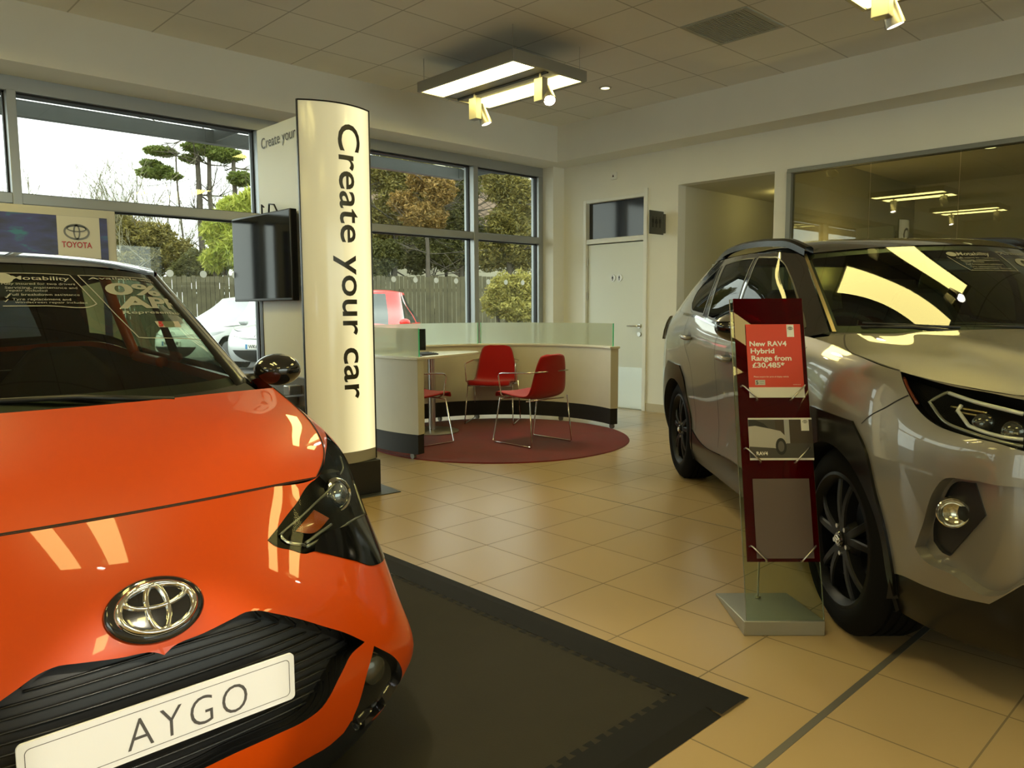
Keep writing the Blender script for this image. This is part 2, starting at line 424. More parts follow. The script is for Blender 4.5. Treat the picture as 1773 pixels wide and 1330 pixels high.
# ------------------------------------------------------------------ room shell
CEIL = 3.491; XR = 7.54; YW = 6.9; XB = 7.163; YB = 6.666; ZB = 3.058; YG = 7.1
def grid_mat(name, col, line, pitch, ox, oy, wd, rough=0.4, spec=0.5, var=0.06, cloud=0.08, bump=0.0):
    m = bpy.data.materials.new(name); m.use_nodes = True; nt = m.node_tree; b = nt.nodes['Principled BSDF']; L = nt.links.new
    g = nt.nodes.new('ShaderNodeNewGeometry'); s = nt.nodes.new('ShaderNodeSeparateXYZ'); L(g.outputs['Position'], s.inputs[0])
    def mth(op, a, bb=None):
        n = nt.nodes.new('ShaderNodeMath'); n.operation = op
        for i, q in enumerate((a, bb)):
            if q is None: continue
            if hasattr(q, 'name'): L(q, n.inputs[i])
            else: n.inputs[i].default_value = q
        return n.outputs[0]
    ds = []; ids = []
    for ax, o in (('X', ox), ('Y', oy)):
        q = mth('DIVIDE', mth('SUBTRACT', s.outputs[ax], o), pitch); fr = mth('FRACT', q); ids.append(mth('FLOOR', q))
        ds.append(mth('MULTIPLY', mth('MINIMUM', fr, mth('SUBTRACT', 1.0, fr)), pitch))
    d = mth('MINIMUM', ds[0], ds[1]); ln = mth('LESS_THAN', d, wd/2)
    cb = nt.nodes.new('ShaderNodeCombineXYZ'); L(ids[0], cb.inputs[0]); L(ids[1], cb.inputs[1])
    wn = nt.nodes.new('ShaderNodeTexWhiteNoise'); wn.noise_dimensions = '2D'; L(cb.outputs[0], wn.inputs['Vector'])
    nz = nt.nodes.new('ShaderNodeTexNoise'); nz.inputs['Scale'].default_value = 3.5; nz.inputs['Detail'].default_value = 8; L(g.outputs['Position'], nz.inputs['Vector'])
    v = mth('ADD', mth('MULTIPLY', mth('SUBTRACT', wn.outputs[0], 0.5), var), mth('MULTIPLY', mth('SUBTRACT', nz.outputs[0], 0.5), cloud*2))
    sc = nt.nodes.new('ShaderNodeVectorMath'); sc.operation = 'SCALE'; sc.inputs[0].default_value = col; L(mth('ADD', v, 1.0), sc.inputs['Scale'])
    mx = nt.nodes.new('ShaderNodeMix'); mx.data_type = 'RGBA'; L(ln, mx.inputs[0]); L(sc.outputs[0], mx.inputs[6]); mx.inputs[7].default_value = (*line, 1)
    L(mx.outputs[2], b.inputs['Base Color']); b.inputs['Specular IOR Level'].default_value = spec
    mr = mth('ADD', mth('MULTIPLY', ln, 0.35), mth('ADD', rough, mth('MULTIPLY', mth('SUBTRACT', nz.outputs[0], 0.5), 0.05))); L(mr, b.inputs['Roughness'])
    bp = nt.nodes.new('ShaderNodeBump'); bp.inputs['Distance'].default_value = 0.002; bp.inputs['Strength'].default_value = 0.5; bp.invert = True
    L(ln, bp.inputs['Height']); L(bp.outputs[0], b.inputs['Normal'])
    return m
M_FLOOR = grid_mat('floor_tiles', (0.40, 0.285, 0.135), (0.20, 0.15, 0.08), 0.4, 0.241, 0.17, 0.006, rough=0.30, spec=0.35, cloud=0.03)
M_CEIL = grid_mat('ceiling_tiles', (0.80, 0.79, 0.72), (0.50, 0.49, 0.43), 0.6095, 1.744, 1.866, 0.012, rough=0.9, spec=0.1, var=0.05, cloud=0.03)
M_WALL = mat('wall_paint', (0.79, 0.78, 0.70), rough=0.85, spec=0.2, noise=0.02, nscale=2.5)
M_WHITE = mat('white_gloss_paint', (0.78, 0.78, 0.72), rough=0.35)
M_ALU = mat('grey_aluminium', (0.36, 0.38, 0.39), rough=0.38, metal=0.55)
M_ALUD = mat('window_gasket', (0.015, 0.015, 0.015), rough=0.6)
M_BLK = mat('black_plastic', (0.012, 0.012, 0.012), rough=0.35)
M_STEEL = mat('brushed_steel', (0.55, 0.54, 0.50), rough=0.28, metal=1.0)
M_CHROME = mat('chrome', (0.80, 0.79, 0.76), rough=0.06, metal=1.0)
M_GLASS = glass_mat('window_glass', (0.86, 0.91, 0.86), 1.0)
M_GLASS_IN = glass_mat('office_glass', (0.62, 0.66, 0.56), 1.0, ior=1.75)

struct(MB().box(-8, XR, -8, 7.3, -0.05, 0).build('floor', M_FLOOR))
struct(MB().box(-8, XB, -8, YB, CEIL, CEIL+0.08).build('ceiling', M_CEIL))
# the dropped edge over the glazing and over the right-hand wall
b = MB(); b.box(-8, XR, YB, 7.3, ZB, CEIL+0.08); b.box(XB, XR+0.15, -8, YB, ZB, CEIL+0.08)
struct(b.build('trim_1', M_WALL))
# right wall with door, passage and office glazing openings
b = MB()
for y0, y1, z0, z1 in ((6.546, 7.3, 0, ZB), (5.55, 6.546, 2.60, ZB), (5.133, 5.55, 0, ZB), (3.96, 5.133, 2.645, ZB), (3.812, 3.96, 0, ZB), (-3.2, 3.812, 2.642, ZB), (-8, -3.2, 0, ZB)):
    b.box(XR, XR+0.15, y0, y1, z0, z1)
struct(b.build('wall_right', M_WALL))
struct(MB().box(7.335, XR, YW, 7.3, 0, ZB).build('wall_back', M_WALL))
b = MB(); b.box(-8.15, -8, -6.15, -4, 0, CEIL); b.box(-8.15, -8, 1.5, 7.3, 0, CEIL); b.box(-8.15, -8, -4, 1.5, 2.9, CEIL); b.box(-8.15, -8, -4, 1.5, 0, 0.25)
struct(b.build('wall_left', M_WALL))
b = MB(); b.box(-8, 0.6, -6.15, -6, 0, CEIL); b.box(7.2, XR+0.15, -6.15, -6, 0, CEIL); b.box(0.6, 7.2, -6.15, -6, 2.9, CEIL); b.box(0.6, 7.2, -6.15, -6, 0, 0.25)
struct(b.build('wall_front', M_WALL))
# passage behind the right wall
b = MB(); b.box(XR+0.15, 11, 5.133, 5.2, 0, 2.75); b.box(XR+0.15, 11, 3.89, 3.96, 0, 2.75); b.box(10.9, 11, 3.96, 5.133, 0, 2.75); b.box(XR+0.15, 11, 3.89, 5.2, 2.645, 2.75); b.box(XR, 11, 3.89, 5.2, -0.05, 0.0); b.box(XR+0.15, XR+0.2, 5.2, 7.3, 0, ZB); b.box(XR, XR+0.2, 5.2, 6.6, -0.05, 0)  # the slab behind the door is unseen, added to stop sky light leaking in
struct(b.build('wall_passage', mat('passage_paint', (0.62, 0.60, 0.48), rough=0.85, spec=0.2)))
# glazed office behind the right wall
b = MB(); b.box(XR+0.15, 11.2, 3.815, 3.88, 0, 2.95); b.box(11.1, 11.2, -3.2, 3.815, 0, 2.95); b.box(XR+0.15, 11.2, -3.3, -3.2, 0, 2.95); b.box(XR+0.15, 11.2, -3.2, 3.88, 2.85, 2.95); b.box(XR, 11.2, -3.2, 3.88, -0.05, 0)
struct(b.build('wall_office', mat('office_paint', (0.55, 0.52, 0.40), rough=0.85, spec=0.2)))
ob = struct(thing('window_3', 'grey framed office glazing behind the silver car', 'window', (XR, 0, 0))); del ob['label']; del ob['category']
f = MB(); f.box(-0.03, 0.06, -3.2, 3.812, 2.60, 2.642); f.box(-0.03, 0.06, 3.765, 3.812, 0, 2.60); f.box(-0.03, 0.06, -3.2, 3.765, 0, 0.05)
f.build('window_frame', mat('dark_grey_frame', (0.20, 0.21, 0.20), rough=0.45, metal=0.3), ob, bevel=0.004)
for y0, y1 in ((3.003, 3.763), (2.241, 2.997), (1.2, 2.235), (0.2, 1.194), (-1.0, 0.194), (-3.2, -1.006)):
    MB().box(0.012, 0.022, y0, y1, 0.05, 2.60).build('pane', M_GLASS_IN, ob)
# skirting
M_SK = mat('skirting_tile', (0.50, 0.44, 0.30), rough=0.4)
b = MB()
for y0, y1 in ((6.546, 6.9), (5.133, 5.55), (3.812, 3.96)): b.box(XR-0.012, XR+0.001, y0, y1, 0, 0.10)
struct(b.build('baseboard_right', M_SK))
b = MB(); b.box(1.0, 6.4, 0.958, 0.982, 0, 0.0012); b.box(3.8375, 3.8445, -6, 7.0, 0, 0.001)
struct(b.build('trim_2', mat('floor_joint', (0.13, 0.12, 0.09), rough=0.5, metal=0.2)))

# ------------------------------------------------------------------ door with fanlight
dr = struct(thing('door_1', '', '', (XR, 0, 0))); del dr['label']; del dr['category']
f = MB(); f.box(-0.022, 0.15, 5.55, 5.603, 0, 2.66); f.box(-0.022, 0.15, 6.503, 6.546, 0, 2.60); f.box(-0.018, 0.15, 5.603, 6.503, 2.565, 2.605); f.box(-0.012, 0.15, 5.603, 6.503, 2.055, 2.115)
f.build('door_frame', M_WHITE, dr, bevel=0.004)
MB().box(0.02, 0.064, 5.612, 6.494, 0.006, 2.045).build('door_leaf', mat('door_leaf_paint', (0.72, 0.75, 0.68), rough=0.3), dr, bevel=0.003)
MB().box(0.017, 0.0205, 5.612, 6.494, 0.02, 0.52).build('kick_plate', mat('kick_plate_steel', (0.70, 0.74, 0.68), rough=0.35, metal=0.5), dr)
MB().box(0.05, 0.06, 5.603, 6.503, 2.115, 2.565).build('fanlight', mat('dark_fanlight', (0.03, 0.033, 0.04), rough=0.08), dr, label='dark glass fanlight')
hb = MB(); hb.cyl((-0.0, 5.67, 1.03), 0.026, 0.02, 'x'); hb.tube([(0.0, 5.67, 1.03), (-0.045, 5.67, 1.03), (-0.05, 5.685, 1.03), (-0.05, 5.81, 1.03)], 0.010)
hb.build('door_handle', M_STEEL, dr, smooth='auto'); MB().cyl((0.0, 5.67, 0.93), 0.026, 0.02, 'x').build('lock', M_STEEL, dr, smooth='auto')
for z in (0.3, 1.35, 1.78): MB().cyl((0.008, 6.5, z), 0.012, 0.1, 'z', 12).build('hinge', M_STEEL, dr)
def person_icon(mb, o, r, u, s, skirt=False):
    o, r, u = map(lambda q: np.array(q, float), (o, r, u)); n = np.cross(r, u); k = 14
    mb.add([o+n*0.0015+(r*math.cos(a)*0.09+u*(0.62+math.sin(a)*0.09))*s for a in np.linspace(0, 2*PI, k, endpoint=False)], [tuple(range(k))])
    P = [(-.16,.48),(.16,.48),(.30,-.05),(.12,-.05),(.12,-.5),(-.12,-.5),(-.12,-.05),(-.30,-.05)] if skirt else [(-.2,.48),(.2,.48),(.2,0),(.12,0),(.12,-.5),(-.12,-.5),(-.12,0),(-.2,0)]
    mb.add([o+n*0.0015+(r*x+u*y)*s for x, y in P], [tuple(range(len(P)))])
for y, sk in ((6.09, True), (5.985, False)):
    sg = MB().cyl((0.012, y, 1.62), 0.045, 0.009, 'x', 28).build('pictogram_disc', mat('disc_steel', (0.72, 0.72, 0.68), rough=0.35, metal=0.2), dr, smooth='auto')
    q = MB(); person_icon(q, (0.0119, y, 1.615), (0, -1, 0), (0, 0, 1), 0.052, sk); q.build('pictogram', M_BLK, sg)

# projecting washroom sign and the call point over the door
t = thing('washroom_sign', 'dark grey projecting washroom sign beside the white door frame', 'sign', (7.4, 5.31, 2.09))
MB().box(-0.165, 0.105, -0.006, 0.006, 0.0, 0.265).build('sign_plate', mat('dark_sign_grey', (0.075, 0.075, 0.06), rough=0.4), t, bevel=0.003)
MB().box(0.105, 0.14, -0.012, 0.012, 0.02, 0.24).build('bracket', mat('sign_bracket', (0.11, 0.11, 0.09), rough=0.4, metal=0.5), t, bevel=0.003)
q = MB()
for i, x in enumerate((-0.105, -0.04, 0.03)): person_icon(q, (x, -0.0065, 0.125), (1, 0, 0), (0, 0, 1), 0.10, i == 1)
q.build('pictogram', mat('sign_black', (0.006, 0.006, 0.006), rough=0.5), t)
t = thing('alarm_call_point', 'small square white fitting on the wall above the door', 'alarm', (XR, 6.06, 2.857))
MB().box(-0.03, 0, -0.043, 0.043, -0.043, 0.043).build('housing', M_WHITE, t, bevel=0.006)
MB().add([(-0.031, 0.016, -0.014), (-0.031, -0.016, -0.014), (-0.031, 0, 0.018)], [(0, 1, 2)]).build('indicator', mat('indicator_dark', (0.03, 0.008, 0.006), rough=0.3), t)

# ------------------------------------------------------------------ window wall (y = 7.1)
wn_ = struct(thing('window_1', '', '', (0, YG, 0))); del wn_['label']; del wn_['category']
MUL = [(6.105, 6.175), (4.42, 4.49), (3.40, 3.465), (1.385, 1.45), (-0.62, -0.55), (-2.6, -2.53), (-4.6, -4.53), (-6.6, -6.53)]
f = MB(); f.box(-8, 7.335, -0.02, 0.12, 2.945, 3.06); f.box(7.255, 7.335, -0.02, 0.12, 0, 2.945); f.box(-8, 7.255, -0.02, 0.12, 0, 0.09)
f.build('window_frame', M_ALU, wn_, bevel=0.004)
for x0, x1 in MUL: MB().box(x0, x1, -0.06, 0.12, 0.09, 2.945).build('mullion', M_ALU, wn_, bevel=0.004)
MB().box(-8, 7.255, -0.045, 0.10, 2.085, 2.165).build('transom', M_ALU, wn_, bevel=0.004)
g = MB(); xs = [7.255]+[q for m_ in MUL for q in (m_[1], m_[0])]+[-8]
for i in range(0, len(xs)-1, 2):
    for z0, z1 in ((0.09, 2.085), (2.165, 2.945)):
        X0, X1 = xs[i+1], xs[i]
        g.box(X0, X0+0.012, 0.025, 0.07, z0, z1); g.box(X1-0.012, X1, 0.025, 0.07, z0, z1); g.box(X0, X1, 0.025, 0.07, z1-0.014, z1); g.box(X0, X1, 0.025, 0.07, z0, z0+0.012)
g.build('gasket', M_ALUD, wn_)
M_DOT = glass_mat('frosted_dot', (0.9, 0.9, 0.9), 0.3, rough=0.3, frost=0.8, frost_col=(0.85, 0.86, 0.80))
for i in range(0, len(xs)-1, 2):
    for z0, z1 in ((0.09, 2.085), (2.165, 2.945)):
        p = MB().box(xs[i+1]+0.01, xs[i]-0.01, 0.042, 0.05, z0+0.01, z1-0.01).build('pane', M_GLASS, wn_)
        if z0 < 1 and xs[i] > 0:
            n_ = int((xs[i]-xs[i+1])/0.30)
            d = MB()
            for k in range(n_): d.cyl((xs[i+1]+0.15+k*0.30+((xs[i]-xs[i+1])-0.30*n_)/2, 0.037, 1.58), 0.032, 0.004, 'y', 20)
            d.build('manifestation_dots', M_DOT, p)
# glazed wall behind the photographer
w2 = struct(thing('window_2', '', '', (0, -6.08, 0))); del w2['label']; del w2['category']
f = MB(); f.box(0.6, 7.2, -0.05, 0.05, 0.25, 0.32); f.box(0.6, 7.2, -0.05, 0.05, 2.83, 2.9)
for k in range(4): f.box(0.6+k*2.176, 0.6+k*2.176+0.07, -0.05, 0.05, 0.3, 2.85)
f.build('window_frame', M_ALU, w2)
MB().box(0.6, 7.2, -0.004, 0.004, 0.3, 2.85).build('pane', M_GLASS, w2)
w4 = struct(thing('window_4', '', '', (-8.08, 0, 0))); del w4['label']; del w4['category']
f = MB(); f.box(-0.05, 0.05, -4, 1.5, 0.25, 0.32); f.box(-0.05, 0.05, -4, 1.5, 2.83, 2.9)
for k in range(4): f.box(-0.05, 0.05, -4+k*1.81, -4+k*1.81+0.07, 0.3, 2.85)
f.build('window_frame', M_ALU, w4); MB().box(-0.004, 0.004, -4, 1.5, 0.3, 2.85).build('pane', M_GLASS, w4)

# ------------------------------------------------------------------ ceiling fittings
def fixture_proto():
    t = thing('ceiling_light', 'suspended twin panel ceiling light with two spotlights over the meeting pod', 'ceiling light')
    m_f = mat('fixture_metal', (0.33, 0.32, 0.27), rough=0.45, metal=0.5)
    b = MB(); X, Y = 0.44, 0.63; ih = 0.045
    b.box(-X, X, -Y, -Y+0.03, 0, ih*2); b.box(-X, X, Y-0.03, Y, 0, ih*2); b.box(-X, -X+0.03, -Y+0.03, Y-0.03, 0, ih*2); b.box(X-0.03, X, -Y+0.03, Y-0.03, 0, ih*2)
    b.box(-0.16, 0.16, -Y+0.03, Y-0.03, 0.012, 0.03); b.box(-X+0.03, X-0.03, -Y+0.03, Y-0.03, 0.06, 0.085)
    b.build('frame', m_f, t, bevel=0.004)
    em = mat('light_panel', (0.9, 0.9, 0.8), rough=0.5, emit=LAMP_COL, estr=LAMP_STRIP)
    for s in (-1, 1): MB().box(*sorted((s*0.165, s*0.405)), -Y+0.04, Y-0.04, 0.004, 0.02).build('diffuser', em, t)
    for x in (-0.4, 0.4):
        for y in (-0.58, 0.58): MB().tube([(x, y, 0.09), (x, y, CEIL-3.2)], 0.003, 6).build('suspension_wire', M_STEEL, t)
    MB().tube([(0, -Y+0.05, 0.005), (0, Y-0.05, 0.005)], 0.012, 8).build('track', M_BLK, t)
    for y, aim in ((0.34, (0.25, -0.25, -1.0)), (-0.50, (-0.55, -0.75, -1.0))):
        a = np.array(aim)/np.linalg.norm(aim)
        arm = MB(); arm.box(-0.035, 0.035, y-0.05, y+0.05, -0.22, -0.03); arm.box(-0.012, 0.012, y-0.012, y+0.012, -0.03, 0.012)
        sp = arm.build('spotlight', mat('spot_body', (0.42, 0.40, 0.33), rough=0.4, metal=0.6), t, bevel=0.005)
        u = np.cross(a, (0, 0, 1.0)); u /= np.linalg.norm(u); v = np.cross(a, u); c = np.array([0.075, y-0.01, -0.13])
        h = MB().lathe([(0.0, -0.06), (0.03, -0.06), (0.036, -0.05), (0.055, 0.11), (0.055, 0.125), (0.047, 0.125), (0.042, 0.09)], c, u, v, a, 24, caps=False)
        h.build('spot_head', mat('spot_head_metal', (0.40, 0.37, 0.32), rough=0.35, metal=0.7), sp, smooth='auto')
        MB().lathe([(0.0, 0.10), (0.045, 0.10)], c, u, v, a, 24, caps=False).build('lens', mat('spot_lens', (1, 1, 0.95), emit=(1, 0.96, 0.85), estr=25), sp)
        L = bpy.data.lights.new('spot_beam', 'SPOT'); L.energy = SPOT_W; L.color = SPOT_COL; L.spot_size = math.radians(48); L.spot_blend = 0.6; L.shadow_soft_size = 0.04
        lo = bpy.data.objects.new('spot_beam', L); COL.objects.link(lo); lo.parent = sp; lo.location = tuple(c+a*0.13)
        lo.rotation_euler = Vector(tuple(a)).to_track_quat('-Z', 'Y').to_euler()
    return t
fx0 = fixture_proto(); fx0.location = (4.77, 5.13, 3.2)
FIX = [((4.70, 1.50), 'twin panel ceiling light over the silver car, only one spotlight showing at the top edge'),
       ((0.68, 1.58), 'twin panel ceiling light over the bonnet of the orange car'), ((0.25, 5.13), 'twin panel ceiling light over the tail of the orange car'), 
       ((-2.95, 5.13), 'twin panel ceiling light over the far left of the showroom'), ((-2.95, 1.55), 'twin panel ceiling light left of the orange car'),
       ((4.77, -2.03), 'twin panel ceiling light ahead of the silver car nose'), ((0.90, -2.03), 'twin panel ceiling light ahead of the orange car nose'), ((-2.95, -2.03), 'twin panel ceiling light far behind the camera')]
for (x, y), lb in FIX:
    c = copy_tree(fx0); c.location = (x, y, 3.2); c['label'] = lb
    if (x, y) == (4.70, 1.50):
        c.location.z = 3.12
        for q in c.children:
            if q.name.startswith('suspension_wire'): q.scale.z = 1.4; q.location.z = -0.036
sp_ = [o for o in bpy.data.objects if o.get('label') == 'twin panel ceiling light ahead of the orange car nose'][0]
sp_ = [c for o in sp_.children if o.name.startswith('spotlight') for c in o.children if c.type == 'LIGHT'][0]   # added narrow beam, whitens the number plate in place of its flash return
sp_.data = sp_.data.copy(); sp_.data.energy = 190; sp_.data.spot_size = math.radians(8.5); sp_.data.spot_blend = 0.5
_d = Vector((0.502, 1.49, 0.45))-(Vector((0.90, -2.03, 3.2))+sp_.location); sp_.rotation_euler = _d.to_track_quat('-Z', 'Y').to_euler()
for k in [fx0]+[o for o in bpy.data.objects if o.name.startswith('ceiling_light.')]: k['group'] = 'suspended ceiling lights'
t = thing('downlight', 'small round recessed downlight in the ceiling near the right-hand wall', 'downlight', (6.283, 5.181, CEIL))
MB().lathe([(0.062, -0.001), (0.062, -0.008), (0.045, -0.008), (0.045, -0.001)], seg=28, caps=False).build('bezel', M_STEEL, t, smooth='auto')
MB().lathe([(0, -0.003), (0.045, -0.003)], seg=28, caps=False).build('lens', mat('downlight_lens', (0.9, 0.85, 0.6), emit=(1, 0.85, 0.45), estr=1.2), t)
t = thing('ceiling_vent', 'square grey air grille set into the ceiling tiles', 'vent', (5.70, 3.392, CEIL))
b = MB(); b.box(-0.30, 0.30, -0.29, -0.26, -0.008, 0); b.box(-0.30, 0.30, 0.26, 0.29, -0.008, 0); b.box(-0.30, -0.27, -0.26, 0.26, -0.008, 0); b.box(0.27, 0.30, -0.26, 0.26, -0.008, 0)
m_v = mat('vent_grey', (0.40, 0.42, 0.37), rough=0.6); b.build('frame', m_v, t)
b = MB()
for k in range(26): b.box(-0.27, 0.27, -0.26+k*0.02, -0.26+k*0.02+0.011, -0.006, -0.001)
b.build('louvre', m_v, t)
# office downlights and its uplighter
for i, (x, y, lb) in enumerate(((9.0, 2.4, 'round recessed downlight in the office ceiling, left of the two'), (9.0, 1.55, 'round recessed downlight in the office ceiling, right of the two'))):
    t = thing('office_downlight', lb, 'downlight', (x, y, 2.85), group='office downlights')
    MB().lathe([(0.09, -0.001), (0.09, -0.01), (0.06, -0.01), (0.05, -0.001)], seg=24, caps=False).build('bezel', M_STEEL, t, smooth='auto')
    MB().lathe([(0, -0.004), (0.055, -0.004)], seg=20, caps=False).build('lens', mat('downlight_lens', (0.9, 0.85, 0.6)), t)
t = thing('passage_fill_light', 'small round downlight added to brighten the passage', 'downlight', (8.9, 4.55, 2.645))
MB().lathe([(0.06, 0.0), (0.06, -0.012), (0.04, -0.012), (0.0, -0.004)], seg=24, caps=False).build('bezel', M_STEEL, t, smooth='auto')
L = bpy.data.lights.new('passage_fill', 'POINT'); L.energy = 0.9; L.color = LAMP_COL; L.shadow_soft_size = 0.04  # added lamp that lifts the dark passage
lo = bpy.data.objects.new('passage_fill', L); COL.objects.link(lo); lo.parent = t; lo.location = (0, 0, -0.06)
t = thing('floor_uplighter', 'floor standing uplighter washing the office side wall behind the silver car', 'lamp', (8.45, 3.55, 0))
MB().lathe([(0, 0), (0.14, 0), (0.14, 0.02), (0.015, 0.03), (0.015, 1.35), (0.11, 1.5), (0.105, 1.5), (0.01, 1.36)], seg=24, caps=False).build('stem', M_BLK, t, smooth='auto')
L = bpy.data.lights.new('uplight_bulb', 'POINT'); L.energy = 14; L.color = (1, 0.66, 0.25); L.shadow_soft_size = 0.05
lo = bpy.data.objects.new('uplight_bulb', L); COL.objects.link(lo); lo.parent = t; lo.location = (0, 0, 1.5)
# ------------------------------------------------------------------ rubber mat under the orange car
t = thing('floor_mat', 'dark grey rubber floor mat with a wide black edge under the orange car', 'mat', (0, 0, 0))
MX0, MX1, MY0, MY1 = -1.3, 2.176, 1.18, 6.2; E_ = 0.165
MB().box(MX0+E_, MX1-E_, MY0+E_, MY1-E_, 0.0, 0.008).build('mat_panel', mat('grey_rubber', (0.030, 0.026, 0.015), rough=0.8, spec=0.2, noise=0.06, nscale=5, bump=0.12, bscale=300), t)
b = MB()
for (x0, x1, y0, y1, o) in ((MX1-E_, MX1, MY0, MY1, 'r'), (MX0, MX0+E_, MY0, MY1, 'l'), (MX0+E_, MX1-E_, MY0, MY0+E_, 'f'), (MX0+E_, MX1-E_, MY1-E_, MY1, 'b')):
    zz = lambda x, y: 0.0095 if (MX0+0.05 < x < MX1-0.05 and MY0+0.05 < y < MY1-0.05) else 0.0015
    if o in 'rl':
        xi = [x0, x1] if o == 'l' else [x1, x0]
        P = [[(xi[0], y, 0.0015), (xi[0]+(xi[1]-xi[0])*0.35, y, 0.0095), (xi[1], y, 0.0095)] for y in (y0, y1)]
    else:
        yi = [y0, y1] if o == 'f' else [y1, y0]
        P = [[(x, yi[0], 0.0015), (x, yi[0]+(yi[1]-yi[0])*0.35, 0.0095), (x, yi[1], 0.0095)] for x in (x0, x1)]
    b.grid(P)
# dovetail teeth between edge and panel
n = int((MY1-MY0-2*E_)/0.055)
for k in range(n):
    y = MY0+E_+0.02+k*0.055; b.add([(MX1-E_, y, 0.0092), (MX1-E_-0.022, y-0.006, 0.0092), (MX1-E_-0.022, y+0.032, 0.0092), (MX1-E_, y+0.026, 0.0092)], [(0, 1, 2, 3)])
n = int((MX1-MX0-2*E_)/0.055)
for k in range(n):
    x = MX0+E_+0.02+k*0.055; b.add([(x, MY0+E_, 0.0092), (x-0.006, MY0+E_+0.022, 0.0092), (x+0.032, MY0+E_+0.022, 0.0092), (x+0.026, MY0+E_, 0.0092)], [(0, 1, 2, 3)])
b.build('edge_strip', mat('black_rubber', (0.007, 0.0065, 0.005), rough=0.75, spec=0.2), t, label='black bevelled edge strip')

# ------------------------------------------------------------------ round rug, meeting pod, table
t = thing('round_rug', 'round deep red carpet rug inside the meeting pod', 'rug', (4.99, 5.42, 0))
MB().lathe([(0, 0.012), (1.235, 0.012), (1.255, 0.008), (1.26, 0.0)], seg=96, caps=False).build('carpet', mat('red_carpet', (0.155, 0.002, 0.003), rough=0.95, spec=0.1, noise=0.22, nscale=6, bump=0.5, bscale=400, sheen=0.3), t, smooth='auto')
PC = np.array([5.01, 5.45]); RI, RO = 1.225, 1.325
M_POD = mat('pod_laminate', (0.62, 0.60, 0.51), rough=0.4, noise=0.02)
M_PODT = mat('pod_top', (0.74, 0.72, 0.63), rough=0.35)
M_KICK = mat('pod_kick', (0.020, 0.021, 0.021), rough=0.5, spec=0.3)
M_FROST = glass_mat('frosted_screen', (0.90, 0.94, 0.88), 0.8, rough=0.05, frost=0.5, frost_col=(0.84, 0.88, 0.78))
M_EDGE = mat('green_glass_edge', (0.10, 0.75, 0.42), rough=0.15)
def arc_block(ri, ro, a0, a1, z0, z1, n=48):
    P = [(r*math.cos(math.radians(a)), r*math.sin(math.radians(a))) for r, seq in ((ro, np.linspace(a0, a1, n)), (ri, np.linspace(a1, a0, n))) for a in seq]
    b = MB(); k = n; vs = [(x, y, z0) for x, y in P]+[(x, y, z1) for x, y in P]; N = 2*k; f = []
    for i in range(k-1):
        f += [(i, i+1, N+i+1, N+i), (k+i, k+i+1, N+k+i+1, N+k+i), (N+i, N+i+1, N+N-2-i, N+N-1-i), (N-1-i, N-2-i, i+1, i)]
    f += [(k-1, k, N+k, N+k-1), (0, N-1, 2*N-1, N)]
    return b.add(vs, f)
def pod_section(a0, a1, glass, casters, label):
    t = thing('curved_screen', label, 'partition', (PC[0], PC[1], 0), group='curved partition sections')
    arc_block(RI+0.006, RO-0.006, a0, a1, 0.215, 0.835).build('panel', M_POD, t, smooth='auto')
    arc_block(RI-0.008, RO+0.008, a0-0.5, a1+0.5, 0.835, 0.857).build('capping', M_PODT, t, smooth='auto', bevel=0.004)
    arc_block(RI+0.008, RO-0.008, a0+0.3, a1-0.3, 0.05, 0.215).build('kick_board', M_KICK, t, smooth='auto', label='black kick board')
    for g0, g1, ga in glass:
        s = arc_block(1.262, 1.272, g0, g1, 0.857, 1.092).build('glass_screen', M_FROST, t, smooth='auto')
        for q in ga: arc_block(1.2615, 1.2725, q-0.12, q+0.12, 0.857, 1.0925, 2).build('glass_edge', M_EDGE, s)
    for a in casters:
        x, y = 1.275*math.cos(math.radians(a)), 1.275*math.sin(math.radians(a))
        w_ = MB().cyl((x-0.012, y, 0.027), 0.0265, 0.024, 'x', 20).build('caster', mat('caster_grey', (0.25, 0.25, 0.24), rough=0.4), t, smooth='auto')
        MB().cyl((x, y, 0.03), 0.012, 0.03, 'z', 12).build('caster_stem', M_STEEL, w_, smooth='auto')
    return t
pod_section(-23.0, 128, [(-22.2, 56, (-22.2, 56)), (57.5, 127, (57.5,))], (-21, 14, 58, 78, 110), 'cream curved partition with frosted screen behind the red chairs')
pod_section(143, 197.6, [(144, 196.8, (196.8,))], (193.5, 150), 'cream curved partition section beside the lit banner column')
t = thing('meeting_table', 'cream meeting table with rounded end on a steel column inside the pod', 'table', (0, 0, 0))
def ring_pt(a, r=1.215): return (PC[0]+r*math.cos(math.radians(a)), PC[1]+r*math.sin(math.radians(a)))
TP = [ring_pt(172), (4.25, 5.76), (4.60, 5.86), (4.95, 5.95), (5.20, 6.02), (5.34, 6.10), (5.40, 6.20), (5.38, 6.31), (5.28, 6.42), (5.1, 6.5)]+[ring_pt(a) for a in (112, 120, 128, 136, 144, 152, 160, 166)]
MB().prism(TP, 0.772, 0.797).build('table_top', M_PODT, t, bevel=0.004)
MB().cyl((4.72, 6.12, 0.03), 0.036, 0.742, 'z', 24).build('column', M_STEEL, t, smooth='auto')
MB().lathe([(0, 0.035), (0.24, 0.03), (0.27, 0.022), (0.27, 0.013)], (4.72, 6.12, 0), seg=40, caps=False).build('base', M_STEEL, t, smooth='auto')
t = thing('keyboard', 'black keyboard lying on the cream meeting table', 'keyboard', (4.52, 6.03, 0.797), 0.25)
